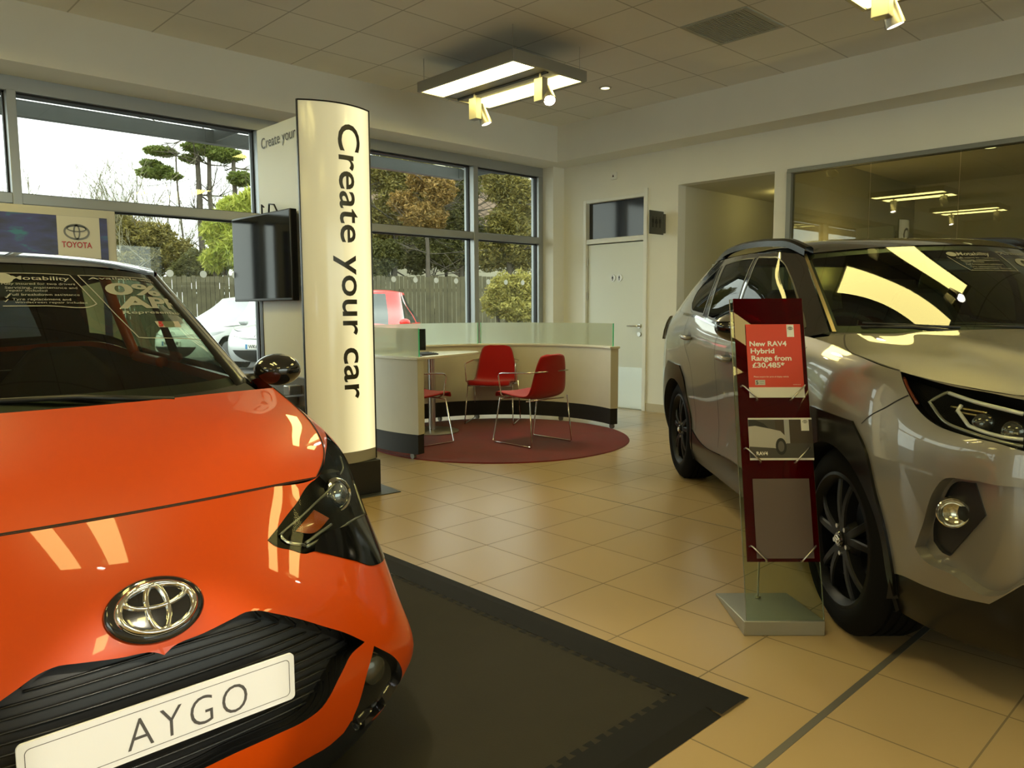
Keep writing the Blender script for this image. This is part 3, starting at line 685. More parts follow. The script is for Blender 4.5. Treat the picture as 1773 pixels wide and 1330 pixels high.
MB().add([(-.2,-.07,0),(.2,-.07,0),(.2,.07,0),(-.2,.07,0),(-.2,-.07,.012),(.2,-.07,.012),(.2,.07,.024),(-.2,.07,.024)], [(3,2,1,0),(4,5,6,7),(0,1,5,4),(1,2,6,5),(2,3,7,6),(3,0,4,7)]).build('case', M_BLK, t, bevel=0.004)
for r_ in range(4):
    b = MB()
    for c_ in range(13): b.box(-0.185+c_*0.0285, -0.185+c_*0.0285+0.024, -0.06+r_*0.031, -0.06+r_*0.031+0.025, 0.013+r_*0.0028, 0.0185+r_*0.0028)
    b.build('key_row', mat('key_black', (0.02, 0.02, 0.02), rough=0.5), t)
t = thing('monitor', 'black monitor on the meeting table half hidden by the frosted screen', 'monitor', (4.35, 5.95, 0.797), -0.75)
MB().box(-0.14, 0.14, -0.012, 0.014, 0.06, 0.265).build('screen_housing', M_BLK, t, bevel=0.005)
MB().box(-0.132, 0.132, -0.0135, -0.012, 0.068, 0.257).build('display', mat('dark_screen', (0.006, 0.006, 0.007), rough=0.08), t)
s_ = MB(); s_.lathe([(0, 0), (0.1, 0), (0.1, 0.01), (0.018, 0.016), (0.018, 0.12)], (0, 0.035, 0), seg=24, caps=False); s_.build('stand', M_BLK, t, smooth='auto')

# ------------------------------------------------------------------ red chairs (facing +y in their own frame)
M_RED = mat('red_upholstery', (0.38, 0.006, 0.006), rough=0.85, spec=0.2, bump=0.25, bscale=700, sheen=0.35)
def chair_proto():
    t = thing('visitor_chair', 'red upholstered armchair with chrome sled legs, back turned to the camera at the rug edge', 'chair')
    # one continuous shell: seat front -> seat -> bend -> back top; section widths vary
    prof = [(0.245, 0.428, 0.225), (0.235, 0.452, 0.235), (0.15, 0.448, 0.245), (0.0, 0.432, 0.248), (-0.12, 0.43, 0.245), (-0.19, 0.455, 0.238), (-0.225, 0.52, 0.228), (-0.245, 0.62, 0.212), (-0.262, 0.72, 0.190), (-0.275, 0.79, 0.165), (-0.279, 0.815, 0.135), (-0.281, 0.825, 0.085)]
    pr = np.array(prof); tt = np.linspace(0, len(prof)-1, 46); W_ = nat_weights(np.arange(len(prof)), tt); q = W_@pr
    def sheet(off, n=17, bulge=0.0):
        rows = []
        for i in range(len(q)):
            a = q[min(i+1, len(q)-1)][:2]-q[max(i-1, 0)][:2]; a = a/np.linalg.norm(a); nn = np.array([-a[1], a[0]])*-1  # (y,z) normal
            row = []
            for s in np.linspace(-1, 1, n):
                dip = 0.020*s*s*(1 if i > 3 else 0.4)
                e = off*(1-abs(s)**6)
                y, z = q[i][0]+nn[0]*(dip+e), q[i][1]+nn[1]*(dip+e)
                row.append((s*q[i][2], y, z))
            rows.append(row)
        return rows
    A = sheet(0.016); B = sheet(-0.016)
    b = MB(); b.grid(A); b.grid([r[::-1] for r in B]); nA = len(A); m = 17
    def strip(p1, p2): b.grid([p1, p2])
    strip([r[0] for r in B], [r[0] for r in A]); strip([r[-1] for r in A], [r[-1] for r in B]); strip(A[0], B[0]); strip(B[-1], A[-1])
    k = 26
    sh = b.build('seat_shell', M_RED, t, smooth=True)
    for s in (-1, 1):
        fr = [(s*0.245, -0.215, 0.44), (s*0.262, -0.255, 0.015), (s*0.264, -0.240, 0.008), (s*0.264, 0.235, 0.008), (s*0.262, 0.25, 0.02), (s*0.245, 0.17, 0.425)]
        MB().tube(fr, 0.0065, 8).build('sled_leg', M_CHROME, t, smooth=True)
        ar = [(s*0.235, 0.10, 0.432), (s*0.268, 0.135, 0.455), (s*0.275, 0.16, 0.62), (s*0.275, 0.145, 0.645), (s*0.272, 0.11, 0.652), (s*0.258, -0.18, 0.668), (s*0.20, -0.262, 0.675)]
        MB().tube(ar, 0.0065, 8).build('arm', M_CHROME, t, smooth=True)
    MB().tube([(-0.245, -0.17, 0.412), (0.245, -0.17, 0.412)], 0.0065, 8).build('cross_bar', M_CHROME, t, smooth=True)
    MB().tube([(-0.245, 0.17, 0.412), (0.245, 0.17, 0.412)], 0.0065, 8).build('cross_bar', M_CHROME, t, smooth=True)
    MB().tube([(-0.20, -0.262, 0.675), (0.20, -0.262, 0.675)], 0.0065, 8).build('back_bar', M_CHROME, t, smooth=True)
    return t
ch = chair_proto(); ch.location = (5.005, 4.975, 0.012); ch['group'] = 'red visitor chairs'; ch.rotation_euler = (0, 0, 0)
c2 = copy_tree(ch); c2.location = (5.60, 6.17, 0.012); c2.rotation_euler = (0, 0, math.radians(127)); c2['label'] = 'red upholstered armchair facing forward behind the rounded table end'
c3 = copy_tree(ch); c3.location = (4.215, 5.73, 0.012); c3.rotation_euler = (0, 0, math.radians(-90)); c3['label'] = 'red upholstered armchair mostly hidden behind the curved partition end'

def lit_mat():
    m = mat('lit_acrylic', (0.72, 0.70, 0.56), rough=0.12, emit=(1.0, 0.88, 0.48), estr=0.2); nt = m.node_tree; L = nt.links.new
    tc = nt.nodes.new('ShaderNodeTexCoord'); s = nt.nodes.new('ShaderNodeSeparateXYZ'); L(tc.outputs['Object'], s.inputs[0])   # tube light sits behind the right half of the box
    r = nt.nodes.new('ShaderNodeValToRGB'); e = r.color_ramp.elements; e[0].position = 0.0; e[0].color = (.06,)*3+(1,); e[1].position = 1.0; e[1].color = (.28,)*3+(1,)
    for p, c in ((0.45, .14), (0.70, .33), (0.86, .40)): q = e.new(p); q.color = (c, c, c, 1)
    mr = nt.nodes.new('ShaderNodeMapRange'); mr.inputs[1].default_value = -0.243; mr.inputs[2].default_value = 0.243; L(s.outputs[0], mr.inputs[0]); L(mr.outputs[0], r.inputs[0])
    L(r.outputs['Color'], nt.nodes['Principled BSDF'].inputs['Emission Strength']); return m
# ------------------------------------------------------------------ lit banner column "Create your car"
BL = np.array([2.422, 4.453]); BR = np.array([2.905, 4.405]); bd = (BR-BL)/np.linalg.norm(BR-BL); bn = np.array([bd[1], -bd[0]])
BW = np.linalg.norm(BR-BL); bc = (BL+BR)/2; brz = math.atan2(bd[1], bd[0])
t = thing('banner_column', 'tall lit curved display column lettered Create your car on a black plinth', 'display column', (bc[0], bc[1], 0), brz)
def bow(x): return -0.075*(1-(2*x/BW)**2)          # front face bulges to -y
n = 25; xs_ = np.linspace(-BW/2, BW/2, n); Z0, Z1 = 0.235, 2.545
b = MB(); b.grid([[(x, bow(x), z) for x in xs_] for z in np.linspace(0.31, Z1, 12)])
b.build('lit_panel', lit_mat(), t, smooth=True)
b = MB(); b.grid([[(x, bow(x)-0.001, z) for x in xs_] for z in (Z0, 0.31)]); b.build('lower_band', mat('banner_band', (0.40, 0.38, 0.32), rough=0.3), t, smooth=True)
b = MB(); b.grid([[(x, 0.012, z) for x in xs_[::-1]] for z in (Z0, Z1)])
pl = [(x, bow(x)) for x in xs_]+[(x, 0.012) for x in xs_[::-1]]
b.prism(pl, Z0-0.004, Z0); b.prism(pl, Z1, Z1+0.006); b.build('back_shell', mat('banner_back', (0.06, 0.06, 0.055), rough=0.35), t, smooth='auto')
for s in (-1, 1): MB().box(*sorted((s*BW/2, s*(BW/2+0.008))), -0.006, 0.008, Z0, Z1+0.006).build('edge_profile', mat('banner_edge', (0.02, 0.02, 0.02), rough=0.25), t)
MB().tube([(x, bow(x)-0.003, Z1+0.003) for x in xs_], 0.005, 6).build('top_trim', mat('banner_edge', (0.02, 0.02, 0.02)), t)
MB().box(-BW/2-0.03, BW/2+0.005, -0.06, 0.09, 0.006, Z0-0.004).build('plinth', mat('plinth_black', (0.018, 0.018, 0.018), rough=0.45), t, bevel=0.004)
MB().box(-BW/2-0.13, BW/2+0.12, -0.13, 0.22, 0, 0.006).build('base_plate', mat('base_plate_grey', (0.07, 0.075, 0.078), rough=0.4, metal=0.3), t, bevel=0.002)
def on_banner(px, py):
    """point of the flat banner plane under a photo pixel, in banner coordinates (x, z)"""
    d = cam_ray(px, py); nn = np.array([bn[0], bn[1], 0]); p = CAM_C+d*(((np.array([bc[0], bc[1], 0])-nn*-0.06-CAM_C)@nn)/(d@nn)); q = p[:2]-bc
    return q@bd, p[2]
X, Y, f = text_box('Create your car', bold=0.012, spacing=1.02)
X, Y, f = refine(X, Y, f, 1, 24)
xb0, zt = on_banner(584, 213); xb1, zb = on_banner(626, 689)
cap0, _ = on_banner(581, 240); cap1, _ = on_banner(620, 240)
xbase = cap0+0.012; caph = cap1-cap0
b = MB(); b.add([(xbase+y*caph, bow(xbase+y*caph)-0.0025, zt+(zb-zt)*x) for x, y in zip(X, Y)], f)
b.build('lettering', mat('olive_lettering', (0.05, 0.045, 0.025), rough=0.35), t, label='dark olive lettering running down the column')

# ------------------------------------------------------------------ configurator kiosk with TV (plane x = 2.5, facing -x)
t = thing('display_kiosk', 'white display kiosk panel lettered Create your car behind the lit column', 'display panel', (2.5, 5.18, 0))
MB().box(0, 0.05, -0.575, 0.0, 0.80, 2.49).build('panel', mat('kiosk_white', (0.80, 0.83, 0.76), rough=0.35), t, bevel=0.003)
MB().box(-0.004, 0.06, -0.0, 0.035, 0.0, 1.34).build('post', mat('post_black', (0.02, 0.02, 0.02), rough=0.4), t)
MB().box(-0.005, 0.06, -0.575, 0.0, 0.02, 0.795).build('lower_panel', mat('kiosk_grey', (0.16, 0.17, 0.18), rough=0.25), t)
for k, (y, z) in enumerate(((-0.50, 0.72), (-0.44, 0.64), (-0.52, 0.58))):
    MB().box(-0.10, -0.005, y-0.04, y+0.04, z-0.03, z+0.03).build('sample_holder', M_STEEL, t, bevel=0.006)
X, Y, f = text_box('Create your car', bold=0.0)
b = MB(); _q = lambda p: (CAM_C+cam_ray(*p)*((2.499-CAM_C[0])/cam_ray(*p)[0])-np.array([2.5, 5.18, 0]))
p0, p1, p2 = _q((453, 259)), _q((520, 234)), _q((452, 243)); e0 = p0+(p1-p0)*1.17; p2 = p0+(p2-p0)*1.12
b.add([p0+(e0-p0)*x+(p2-p0)*y+np.array([-0.002, 0, 0]) for x, y in zip(X, Y)], f); b.build('lettering', mat('olive_lettering', (0.05, 0.045, 0.025)), t)
t = thing('television', 'large black flat television mounted on the white kiosk panel', 'television', (2.42, 5.46, 1.31))
MB().box(0.0, 0.05, -0.87, 0.0, 0.0, 0.59).build('housing', M_BLK, t, bevel=0.006)
MB().box(-0.0015, 0.0, -0.858, -0.012, 0.018, 0.578).build('display', mat('tv_screen', (0.005, 0.006, 0.006), rough=0.06, spec=0.18), t)
c_ = MB(); c_.tube([(0.04, -0.40, 0.585), (0.04, -0.40, 0.66), (0.04, -0.43, 0.64)], 0.006, 6); c_.tube([(0.04, -0.50, 0.585), (0.03, -0.53, 0.65), (0.03, -0.60, 0.64), (0.04, -0.63, 0.585)], 0.006, 6); c_.build('cable', M_BLK, t, smooth=True)

# ------------------------------------------------------------------ brand board behind the orange car
def ring_logo(mb, o, r, u, w_, h_, th, n=None, seg=40, tube=None):
    """three interlaced ovals drawn as flat bands (or as tubes)"""
    o, r, u = map(lambda q: np.array(q, float), (o, r, u)); nn = np.cross(r, u) if n is None else np.array(n, float)
    def oval(cx, cy, a, b_, ta, tb):
        A = [o+r*(cx+a*math.cos(k))+u*(cy+b_*math.sin(k)) for k in np.linspace(0, 2*PI, seg, endpoint=False)]
        if tube: mb.tube([p+nn*tube*0.6 for p in A], tube, 8, closed=True); return
        B = [o+r*(cx+(a-ta)*math.cos(k))+u*(cy+(b_-tb)*math.sin(k)) for k in np.linspace(0, 2*PI, seg, endpoint=False)]
        mb.add([p+nn*0.0015 for p in A]+[p+nn*0.0015 for p in B], [(i, (i+1)%seg, seg+(i+1)%seg, seg+i) for i in range(seg)])
    oval(0, 0, w_/2, h_/2, th, th); oval(0, h_*0.20, w_*0.385, h_*0.21, th*0.8, th*0.7); oval(0, 0.0, w_*0.135, h_*0.475, th*0.75, th)
t = thing('brand_board', 'white framed board with dark blue picture and grey oval emblem behind the orange car', 'sign board', (1.74, 6.0, 0))
MB().box(-2.4, 0.06, 0.0, 0.06, 0.10, 1.957).build('frame', mat('board_frame', (0.58, 0.57, 0.48), rough=0.45), t, bevel=0.004)
def picture_mat():
    m = bpy.data.materials.new('blue_picture'); m.use_nodes = True; nt = m.node_tree; b = nt.nodes['Principled BSDF']; L = nt.links.new
    tc = nt.nodes.new('ShaderNodeTexCoord'); n = nt.nodes.new('ShaderNodeTexNoise'); n.inputs['Scale'].default_value = 3; n.inputs['Detail'].default_value = 7
    mp = nt.nodes.new('ShaderNodeMapping'); mp.inputs['Scale'].default_value = (1.6, 1, 5); L(tc.outputs['Object'], mp.inputs[0]); L(mp.outputs[0], n.inputs['Vector'])
    r = nt.nodes.new('ShaderNodeValToRGB'); e = r.color_ramp.elements; e[0].position = 0.35; e[0].color = (0.02, 0.02, 0.06, 1); e[1].position = 0.60; e[1].color = (0.035, 0.04, 0.20, 1)
    k = e.new(0.68); k.color = (0.02, 0.16, 0.24, 1); L(n.outputs['Fac'], r.inputs['Fac']); L(r.outputs['Color'], b.inputs['Base Color']); b.inputs['Roughness'].default_value = 0.3
    return m
MB().box(-2.35, 0.003, -0.004, 0.0, 0.15, 1.902).build('picture', picture_mat(), t)
MB().box(-0.315, -0.048, -0.007, -0.004, 0.15, 1.901).build('white_panel', mat('board_white', (0.66, 0.65, 0.56), rough=0.4), t)
q = MB(); ring_logo(q, (-0.195, -0.0072, 1.795), (1, 0, 0), (0, 0, 1), 0.165, 0.112, 0.013, n=(0, -1, 0)); q.build('emblem', mat('emblem_grey', (0.16, 0.165, 0.15), rough=0.3), t)
q = MB(); text_plane(q, 'TOYOTA', (-0.292, -0.0072, 1.688), (1, 0, 0), (0, 0, 1), width=0.19, n=(0, -1, 0), off=0.0012, bold=0.02, cap=0.038); q.build('lettering', mat('red_lettering', (0.45, 0.02, 0.02), rough=0.4), t, label='red lettering')

# ------------------------------------------------------------------ brochure stand in front of the silver car
SD = np.array([0.717, -0.697, 0]); SN = np.array([0.697, 0.717, 0]); SB = np.array([2.70, 1.325, 0])   # right, back
S_RZ = math.atan2(SD[1], SD[0])
t = thing('leaflet_stand', 'leaning glass leaflet stand with red acrylic back and steel wedge base by the front wheel', 'leaflet stand', tuple(SB), S_RZ)
# own frame: x right, y back, z up
b = MB(); hw = 0.155
b.add([(-hw, 0, 0), (hw, 0, 0), (hw, 0.42, 0), (-hw, 0.42, 0), (-hw, 0, 0.058), (hw, 0, 0.058), (hw, 0.42, 0.010), (-hw, 0.42, 0.010)], [(3,2,1,0),(4,5,6,7),(0,1,5,4),(1,2,6,5),(2,3,7,6),(3,0,4,7)])
b.build('base', mat('stand_steel', (0.36, 0.35, 0.28), rough=0.42, metal=0.85), t, bevel=0.003)
TILT = math.atan2(0.33, 1.18); PU = np.array([0, math.sin(TILT), math.cos(TILT)]); PN = np.array([0, -math.cos(TILT), math.sin(TILT)]); P0 = np.array([0, 0.008, 0.058]); P0_ = P0; PX = np.array([1.0, 0, 0])
def pane(mb, x0, x1, h0, h1, d0, d1):
    mb.obox(P0+PX*(x0+x1)/2+PU*(h0+h1)/2+PN*(d0+d1)/2, PX, PU, PN, (x1-x0)/2, (h1-h0)/2, (d1-d0)/2); return mb
SM = Matrix.Translation(Vector(SB))@Matrix.Rotation(S_RZ, 4, 'Z')
def stand_h(px, py):
    Mi = SM.inverted(); o = np.array(Mi@Vector(CAM_C)); d = np.array(Mi.to_3x3()@Vector(cam_ray(px, py)))
    k = ((P0-o)@PN)/(d@PN); q = o+d*k-P0; return q@PX, q@PU
H_TOP = stand_h(1328, 518)[1]
print('STAND top h', H_TOP, [tuple(round(float(x), 3) for x in stand_h(*p)) for p in ((1268, 518), (1388, 518), (1297, 975), (1420, 970), (1290, 1065), (1428, 1065))])
g = pane(MB(), -0.142, 0.1555, 0.0, H_TOP, -0.010, -0.004).build('glass_sheet', glass_mat('stand_glass', (0.84, 0.90, 0.78), 0.5), t)
e = MB()
for x in (-0.142, 0.1555): pane(e, x-0.0010, x+0.0010, 0, H_TOP, -0.0102, -0.0038)
e.build('glass_edge', mat('pale_glass_edge', (0.10, 0.11, 0.06), rough=0.15), g)
hr = stand_h(1358, 973)[1]
pane(MB(), -0.129, 0.153, hr, H_TOP+0.002, -0.0035, 0.0015).build('acrylic_back', glass_mat('red_acrylic', (0.34, 0.003, 0.008), 0.45, frost=0.35, frost_col=(0.20, 0.0015, 0.005)), t, label='dark red acrylic back sheet')
_d = cam_ray(1312, 1032); _q = CAM_C+_d*((0.03-CAM_C[2])/_d[2]); SF = np.array(SM.inverted()@Vector(_q)); _h = stand_h(1316, 955); ST = P0+PX*_h[0]+PU*_h[1]-PN*0.012; print('STRUT', SF, ST)
MB().tube([ST, SF], 0.004, 8).build('strut', M_STEEL, t, smooth=True)
MB().cyl((SF[0], SF[1], 0.024), 0.012, 0.008, 'z', 14).build('strut_foot', M_STEEL, t, smooth='auto')
def clips(h):
    for s in (-1, 1):
        P0 = P0_+PX*0.011
        pts = [P0+PX*s*0.128+PU*(h+0.045)+PN*0.0, P0+PX*s*0.125+PU*(h+0.048)+PN*0.016, P0+PX*s*0.118+PU*(h+0.042)+PN*0.022, P0+PX*s*0.072+PU*(h-0.004)+PN*0.022, P0+PX*s*0.068+PU*(h-0.010)+PN*0.014, P0+PX*s*0.068+PU*(h-0.010)+PN*0.0]
        MB().tube(pts, 0.0035, 8).build('holder_clip', M_STEEL, t, smooth=True)
def leaflet(name, label, cat, x0, x1, h0, h1):
    q = thing(name, label, cat, tuple(SB), S_RZ); return q
def spx(pts): return [stand_h(*p) for p in pts]
# red price leaflet
(xa, ha), (xb, hb_), (xc, hc) = spx([(1288, 562), (1381, 562), (1299, 689)])
X0, X1 = stand_h(1293.5, 625)[0], stand_h(1388.5, 625)[0]; hl0 = hc; hl1 = hb_; hm = stand_h(1345, 671)[1]
lf = leaflet('price_leaflet', 'bright red price leaflet with white lettering in the top clips of the stand', 'leaflet', X0, X1, hl0, hl1)
pane(MB(), X0, X1, hm, hl1, 0.004, 0.006).build('red_panel', mat('leaflet_red', (0.60, 0.025, 0.012), rough=0.35), lf)
pane(MB(), X0, X1, hl0, hm, 0.004, 0.006).build('white_margin', mat('paper_white', (0.72, 0.71, 0.64), rough=0.5), lf)
wl = MB(); pw = X1-X0; ph = hl1-hm
for s, xa_, xb_, yb_ in (('New RAV4', 1297, 1361, 600), ('Hybrid', 1299, 1340, 612.5), ('Range from', 1300.5, 1369.5, 625), ('£30,485*', 1302, 1358, 637)):
    qa, qb = stand_h(xa_, yb_), stand_h(xb_, yb_); text_plane(wl, s, P0+PX*qa[0]+PU*qa[1]+PN*0.0062, PX, PU, width=qb[0]-qa[0], cap=0.0195, n=PN, off=0.0008, bold=0.025)
wl.build('heading', mat('print_white', (0.80, 0.78, 0.70), rough=0.5), lf); wl = MB()
text_plane(wl, 'Please enquire for price of display vehicle', P0+PX*(X0+0.022)+PU*(hl1-ph*0.845)+PN*0.0062, PX, PU, width=0.14, n=PN, off=0.0008)
wl.build('small_print', mat('print_white', (0.80, 0.78, 0.70), rough=0.5), lf); wl = MB()
text_plane(wl, 'toyota.co.uk', P0+PX*(X0+0.178)+PU*(hl1-ph*0.965)+PN*0.0062, PX, PU, width=0.03, n=PN, off=0.0008)
wl.build('web_address', mat('print_white', (0.80, 0.78, 0.70), rough=0.5), lf)
tb = pane(MB(), X0+0.166, X0+0.195, hl1-ph*0.205, hl1-0.002, 0.006, 0.0068).build('logo_tab', mat('paper_white', (0.72, 0.71, 0.64)), lf)
q = MB(); ring_logo(q, P0+PX*(X0+0.1805)+PU*(hl1-0.018)+PN*0.0069, PX, PU, 0.020, 0.0135, 0.0022, n=PN); q.build('emblem', mat('emblem_grey', (0.16, 0.165, 0.15)), tb)
pane(MB(), X0+0.026, X0+0.066, hl1-ph*0.965, hl1-ph*0.885, 0.006, 0.0068).build('warranty_badge', mat('badge_grey', (0.52, 0.50, 0.45), rough=0.5), lf)
q = MB(); text_plane(q, '5', P0+PX*(X0+0.029)+PU*(hl1-ph*0.953)+PN*0.0069, PX, PU, cap=0.014, n=PN, off=0.0006, bold=0.03)
for i, s in enumerate(('YEAR', 'WARRANTY')): text_plane(q, s, P0+PX*(X0+0.042)+PU*(hl1-ph*(0.917+i*0.03))+PN*0.0069, PX, PU, width=0.021, cap=0.0035, n=PN, off=0.0006)
q.build('badge_print', M_BLK, lf)
clips(hl0)
# picture leaflet
hp1 = stand_h(1350, 724)[1]; hp0 = stand_h(1350, 797)[1]; X0, X1 = stand_h(1296, 760)[0], stand_h(1406.5, 760)[0]
lf = leaflet('photo_leaflet', 'landscape leaflet with a picture of a silver car in the middle holder', 'leaflet', X0, X1, hp0, hp1)
pane(MB(), X0, X1, hp0, hp1, 0.004, 0.006).build('sheet', mat('paper_white', (0.72, 0.71, 0.64)), lf)
pi0, pi1 = hp0+0.008, hp1-0.007
def flat(poly, nm, m, d): MB().add([P0+PX*(X0+(X1-X0)*x)+PU*(pi0+(pi1-pi0)*y)+PN*d for x, y in poly], [tuple(range(len(poly)))]).build(nm, m, lf)
flat([(0,0),(1,0),(1,1),(0,1)], 'picture_ground', mat('pic_floor', (0.055, 0.05, 0.042), rough=0.5), 0.0064)
flat([(0.42,.38),(1,.38),(1,1),(0.42,1)], 'picture_wall', mat('pic_wall', (0.05, 0.035, 0.025), rough=0.5), 0.0067)
flat([(0.56,.38),(0.64,.38),(0.64,1),(0.56,1)], 'picture_light', mat('pic_light', (0.36, 0.36, 0.36), rough=0.5), 0.0070)
flat([(0,.30),(0.38,.26),(0.52,.22),(0.585,.38),(0.575,.56),(0.50,.70),(0.34,.76),(0.10,.84),(0,.84)], 'picture_car', mat('pic_car', (0.42, 0.40, 0.36), rough=0.5), 0.0070)
flat([(0,.82),(0.12,.84),(0.32,.77),(0.24,.90),(0.10,1),(0,1)], 'picture_screen', mat('pic_dark', (0.012, 0.012, 0.012), rough=0.5), 0.0073)
flat([(0.495+0.085*math.cos(a), .30+0.22*math.sin(a)) for a in np.linspace(0, 2*PI, 22, endpoint=False)], 'picture_tyre', mat('pic_dark', (0.012, 0.012, 0.012)), 0.0074)
flat([(0.495+0.05*math.cos(a), .30+0.14*math.sin(a)) for a in np.linspace(0, 2*PI, 18, endpoint=False)], 'picture_rim', mat('pic_rim', (0.10, 0.09, 0.08), rough=0.5), 0.0077)
tb = pane(MB(), X1-0.044, X1-0.013, hp1-0.052, hp1-0.004, 0.006, 0.0078).build('logo_tab', mat('paper_white', (0.72, 0.71, 0.64)), lf)
q = MB(); ring_logo(q, P0+PX*(X1-0.0285)+PU*(hp1-0.016)+PN*0.0079, PX, PU, 0.019, 0.0125, 0.002, n=PN); q.build('emblem', mat('emblem_grey', (0.16, 0.165, 0.15)), tb)
q = MB(); text_plane(q, 'RAV4', P0+PX*(X0+0.026)+PU*(hp0+0.020)+PN*0.0076, PX, PU, width=0.045, n=PN, off=0.0006, bold=0.03); q.build('lettering', mat('print_white', (0.80, 0.78, 0.70)), lf)
clips(hp0)
# blank sheet
hs1 = stand_h(1355, 829)[1]; hs0 = stand_h(1358, 967)[1]
lf = leaflet('blank_holder', 'empty clear leaflet holder with greyish pink backing in the bottom clips of the stand', 'leaflet holder', -0.105, 0.108, hs0, hs1)
pane(MB(), stand_h(1306, 900)[0], stand_h(1404.5, 900)[0], hs0, hs1, 0.004, 0.007).build('sheet', mat('holder_grey', (0.115, 0.085, 0.075), rough=0.25), lf)
clips(hs0)
# ------------------------------------------------------------------ cars: shared materials
M_ORANGE = mat('orange_paint', (0.60, 0.062, 0.0006), rough=0.38, spec=0.25, coat=0.6, coat_rough=0.02)
M_SILVER = mat('silver_paint', (0.215, 0.20, 0.165), rough=0.42, metal=0.55, coat=1.0, coat_rough=0.02, flake=0.06)
M_GLOSSB = mat('gloss_black', (0.008, 0.008, 0.008), rough=0.12, coat=1.0, coat_rough=0.02)
M_SATINB = mat('satin_black', (0.012, 0.012, 0.012), rough=0.42)
M_TYRE = mat('tyre_rubber', (0.004, 0.004, 0.0035), rough=0.85, spec=0.1)
M_TRIM = mat('trim_black', (0.006, 0.006, 0.0055), rough=0.22, spec=0.3)
M_RIM = mat('black_alloy', (0.005, 0.005, 0.005), rough=0.45, spec=0.2)
M_GAP = mat('shut_line', (0.006, 0.005, 0.004), rough=0.7)
M_CABIN = mat('cabin_trim', (0.022, 0.022, 0.020), rough=0.75)
M_WS = glass_mat('windscreen_glass', (0.56, 0.64, 0.52), 1.0, ior=1.55)
M_WST = glass_mat('tinted_glass', (0.22, 0.25, 0.20), 0.55, ior=1.5)
M_SIDE = glass_mat('side_glass', (0.50, 0.56, 0.46), 0.5, ior=1.5)
M_LENS = glass_mat('lamp_lens', (0.86, 0.88, 0.85), 0.16, ior=1.4)
M_HOUS = mat('lamp_housing', (0.004, 0.004, 0.004), rough=0.35, spec=0.1)
M_LAMPB = mat('lamp_black', (0.004, 0.004, 0.004), rough=0.08, spec=0.15)
M_STK = mat('sticker_white', (0.30, 0.30, 0.27), rough=0.6)
M_PLATE = mat('plate_white', (0.92, 0.92, 0.92), rough=0.35)

def uvloop(S, px, M, step=0.015, corner=50, smooth=True):
    p = [S.uv_at(x, y, M) for x, y in px]
    return smooth_poly(p, step, True, corner) if smooth else np.array(p)
def uvline(S, px, M, step=0.015):
    return smooth_poly([S.uv_at(x, y, M) for x, y in px], step, False)
def mir(p): q = np.array(p).copy(); q[:, 0] *= -1; return q[::-1]
def arch_loop(S, yc, zc, r, side, n=56, zmin=None, pts=None):
    """outline on a body side from a figure in the (y, z) plane"""
    P = pts if pts is not None else [(yc+r*math.cos(a), zc+r*math.sin(a)) for a in np.linspace(0, 2*PI, n, endpoint=False)]
    us = np.linspace(S.tu[len(S.tu)//2]+0.55, S.tu[-1]-0.55, 260); vs = np.linspace(S.tv[0], S.tv[-1], 90)
    U, V = np.meshgrid(us, vs); Q = S(U.ravel(), V.ravel()); ok = Q[:, 0] > 0.45; out = []
    for y, z in P:
        z = max(z, S.G[0][:, 2].max()+0.002) if zmin is None else max(z, zmin)
        d = (Q[:, 1]-y)**2+(Q[:, 2]-z)**2+(~ok)*9; i = int(np.argmin(d)); u, v = U.ravel()[i], V.ravel()[i]
        for _ in range(6):      # Newton in (y, z)
            p = S([u], [v])[0]; a = (S([u+1e-3], [v])[0]-p)/1e-3; b = (S([u], [v+1e-3])[0]-p)/1e-3
            J = np.array([[a[1], b[1]], [a[2], b[2]]]); e = np.array([y-p[1], z-p[2]])
            try: du, dv = np.linalg.solve(J, e)
            except np.linalg.LinAlgError: break
            u += float(np.clip(du, -.05, .05)); v = float(np.clip(v+np.clip(dv, -.05, .05), S.tv[0], S.tv[-1]))
        out.append((u*side, v))
    return np.array(out if side > 0 else out[::-1])

